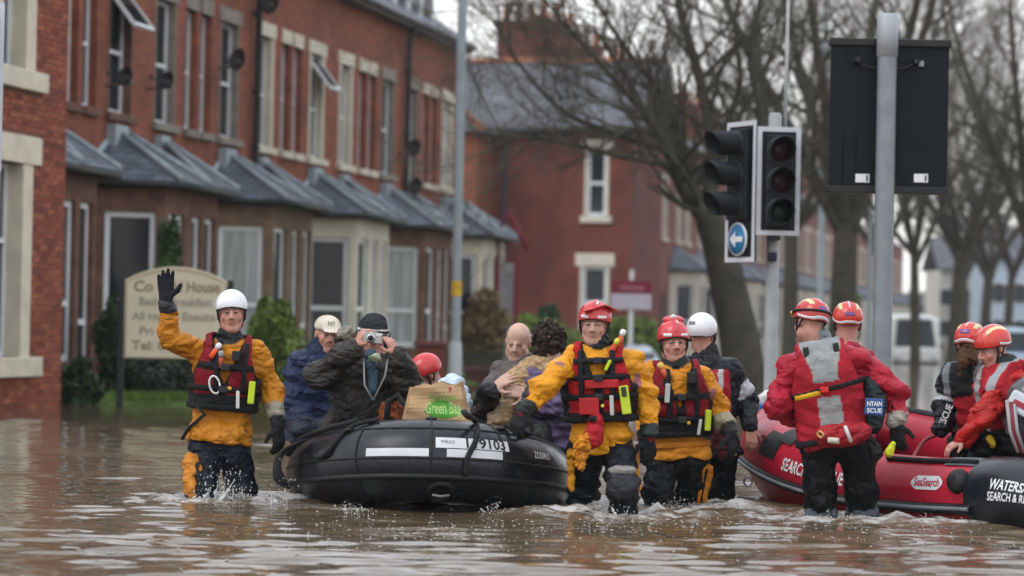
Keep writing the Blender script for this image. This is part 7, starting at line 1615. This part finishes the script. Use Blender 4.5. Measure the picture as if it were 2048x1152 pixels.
# foam and splashes
FOAM = mat('foam', (.62, .62, .6), .45, .15, 20.0); WDROP = mat('water_drop', (.5, .5, .49), .12, .2, 20.0)
def splash(label, px, py, Y, w, h, n, seed, lumps=10):
    rg = random.Random(seed); c = at(px, py, Y); c.z = 0; t = thing('splash', label, 'splash', c); dm_ = MB()
    for _ in range(n):
        u_ = rg.gauss(0, .42); z_ = abs(rg.gauss(0, .45))*h*math.exp(-u_*u_*1.4); r_ = rg.choice((.0018, .002, .0025, .003, .0045))*rg.uniform(.7, 1.3)
        dm_.ball((u_*w, rg.gauss(0, .12), z_+.005), (r_*rg.uniform(.8, 1.5), r_, r_*rg.uniform(.8, 1.8)), 5, 3)
    tag(dm_.build('droplets', WDROP, t), kind='stuff')
    S = Solid()
    for _ in range(lumps):
        x_ = rg.gauss(0, .4)*w; hh = h*rg.uniform(.15, .75)*math.exp(-(x_/w)**2*1.5); b_ = Vector((x_, rg.gauss(0, .06), -.01)); tip = b_+Vector((rg.gauss(0, .05), rg.gauss(0, .03)-.02, hh))
        S.chain([b_, b_.lerp(tip, .5)+Vector((rg.gauss(0, .015), 0, 0)), tip], [.014, .007, .003], 0, .012)
    if lumps: tag(solid_obj('splash_sheet', S, WDROP, t, .006, wr=(.006, 40, seed % 7), org=(0, 0, 0), it=1), kind='stuff')
splash('white splash breaking round the waving man knees', 445, 1004, 16.62, .25, .24, 420, 1, 20)
splash('spray at the left end of the black boat', 565, 1000, 16.4, .16, .2, 130, 2, 6)
splash('splash under the black boat bow', 700, 1024, 15.95, .18, .07, 90, 3, 5)
splash('splash round the boat gripper shins', 1215, 1022, 16.0, .26, .12, 170, 4, 10)
splash('splash round the second yellow drysuit shins', 1345, 1022, 16.55, .26, .12, 150, 5, 9)
splash('spray beneath the bow drain', 990, 1035, 15.9, .12, .1, 80, 6, 4)
splash('splash round the red drysuit boots', 1685, 1040, 16.0, .24, .07, 120, 7, 7)
splash('splash along the red boat hull', 1850, 1050, 16.1, .4, .06, 120, 8, 8)
splash('wash between the yellow drysuit and red boat', 1450, 1010, 16.9, .3, .06, 120, 9, 8)
ff_ = MB(); rg = random.Random(77)
for cx, cy, sx, sy, n in ((1150, 1062, 260, 16, 260), (760, 1060, 160, 18, 120), (330, 985, 130, 12, 90), (1350, 1040, 160, 12, 130), (1800, 1068, 150, 16, 120), (1000, 1100, 380, 28, 130)):
    for _ in range(n):
        px, py = rg.gauss(cx, sx), rg.gauss(cy, sy); yh = 650+(px-1024)*.02
        if py < yh+250: continue
        Yw = F*CAMH/(py-yh); c = at(px, py, Yw); r_ = rg.choice((.002, .002, .003, .0045)); ff_.ball((c.x, Yw, .016), (r_*rg.uniform(1, 2.6), r_*rg.uniform(1, 2), r_*.6), 5, 3)
tag(ff_.build('foam_flecks', FOAM), 'small white foam flecks drifting on the brown water', 'foam', kind='stuff')

# ---- damp winter air: far things pale a little
hz = MB(); hz.box(-300, 300, -12, 560, -1.5, 60)
hm_ = bpy.data.materials.new('damp_air'); hm_.use_nodes = True; nt = hm_.node_tree; nt.nodes.clear(); out = nt.nodes.new('ShaderNodeOutputMaterial')
pv_ = nt.nodes.new('ShaderNodeVolumePrincipled'); pv_.inputs['Color'].default_value = (.9, .93, .97, 1); pv_.inputs['Density'].default_value = .00035; nt.links.new(pv_.outputs[0], out.inputs['Volume'])
tag(hz.build('haze', hm_), 'thin damp winter air over the flooded street', 'haze', kind='stuff')
SC.cycles.volume_bounces = 0
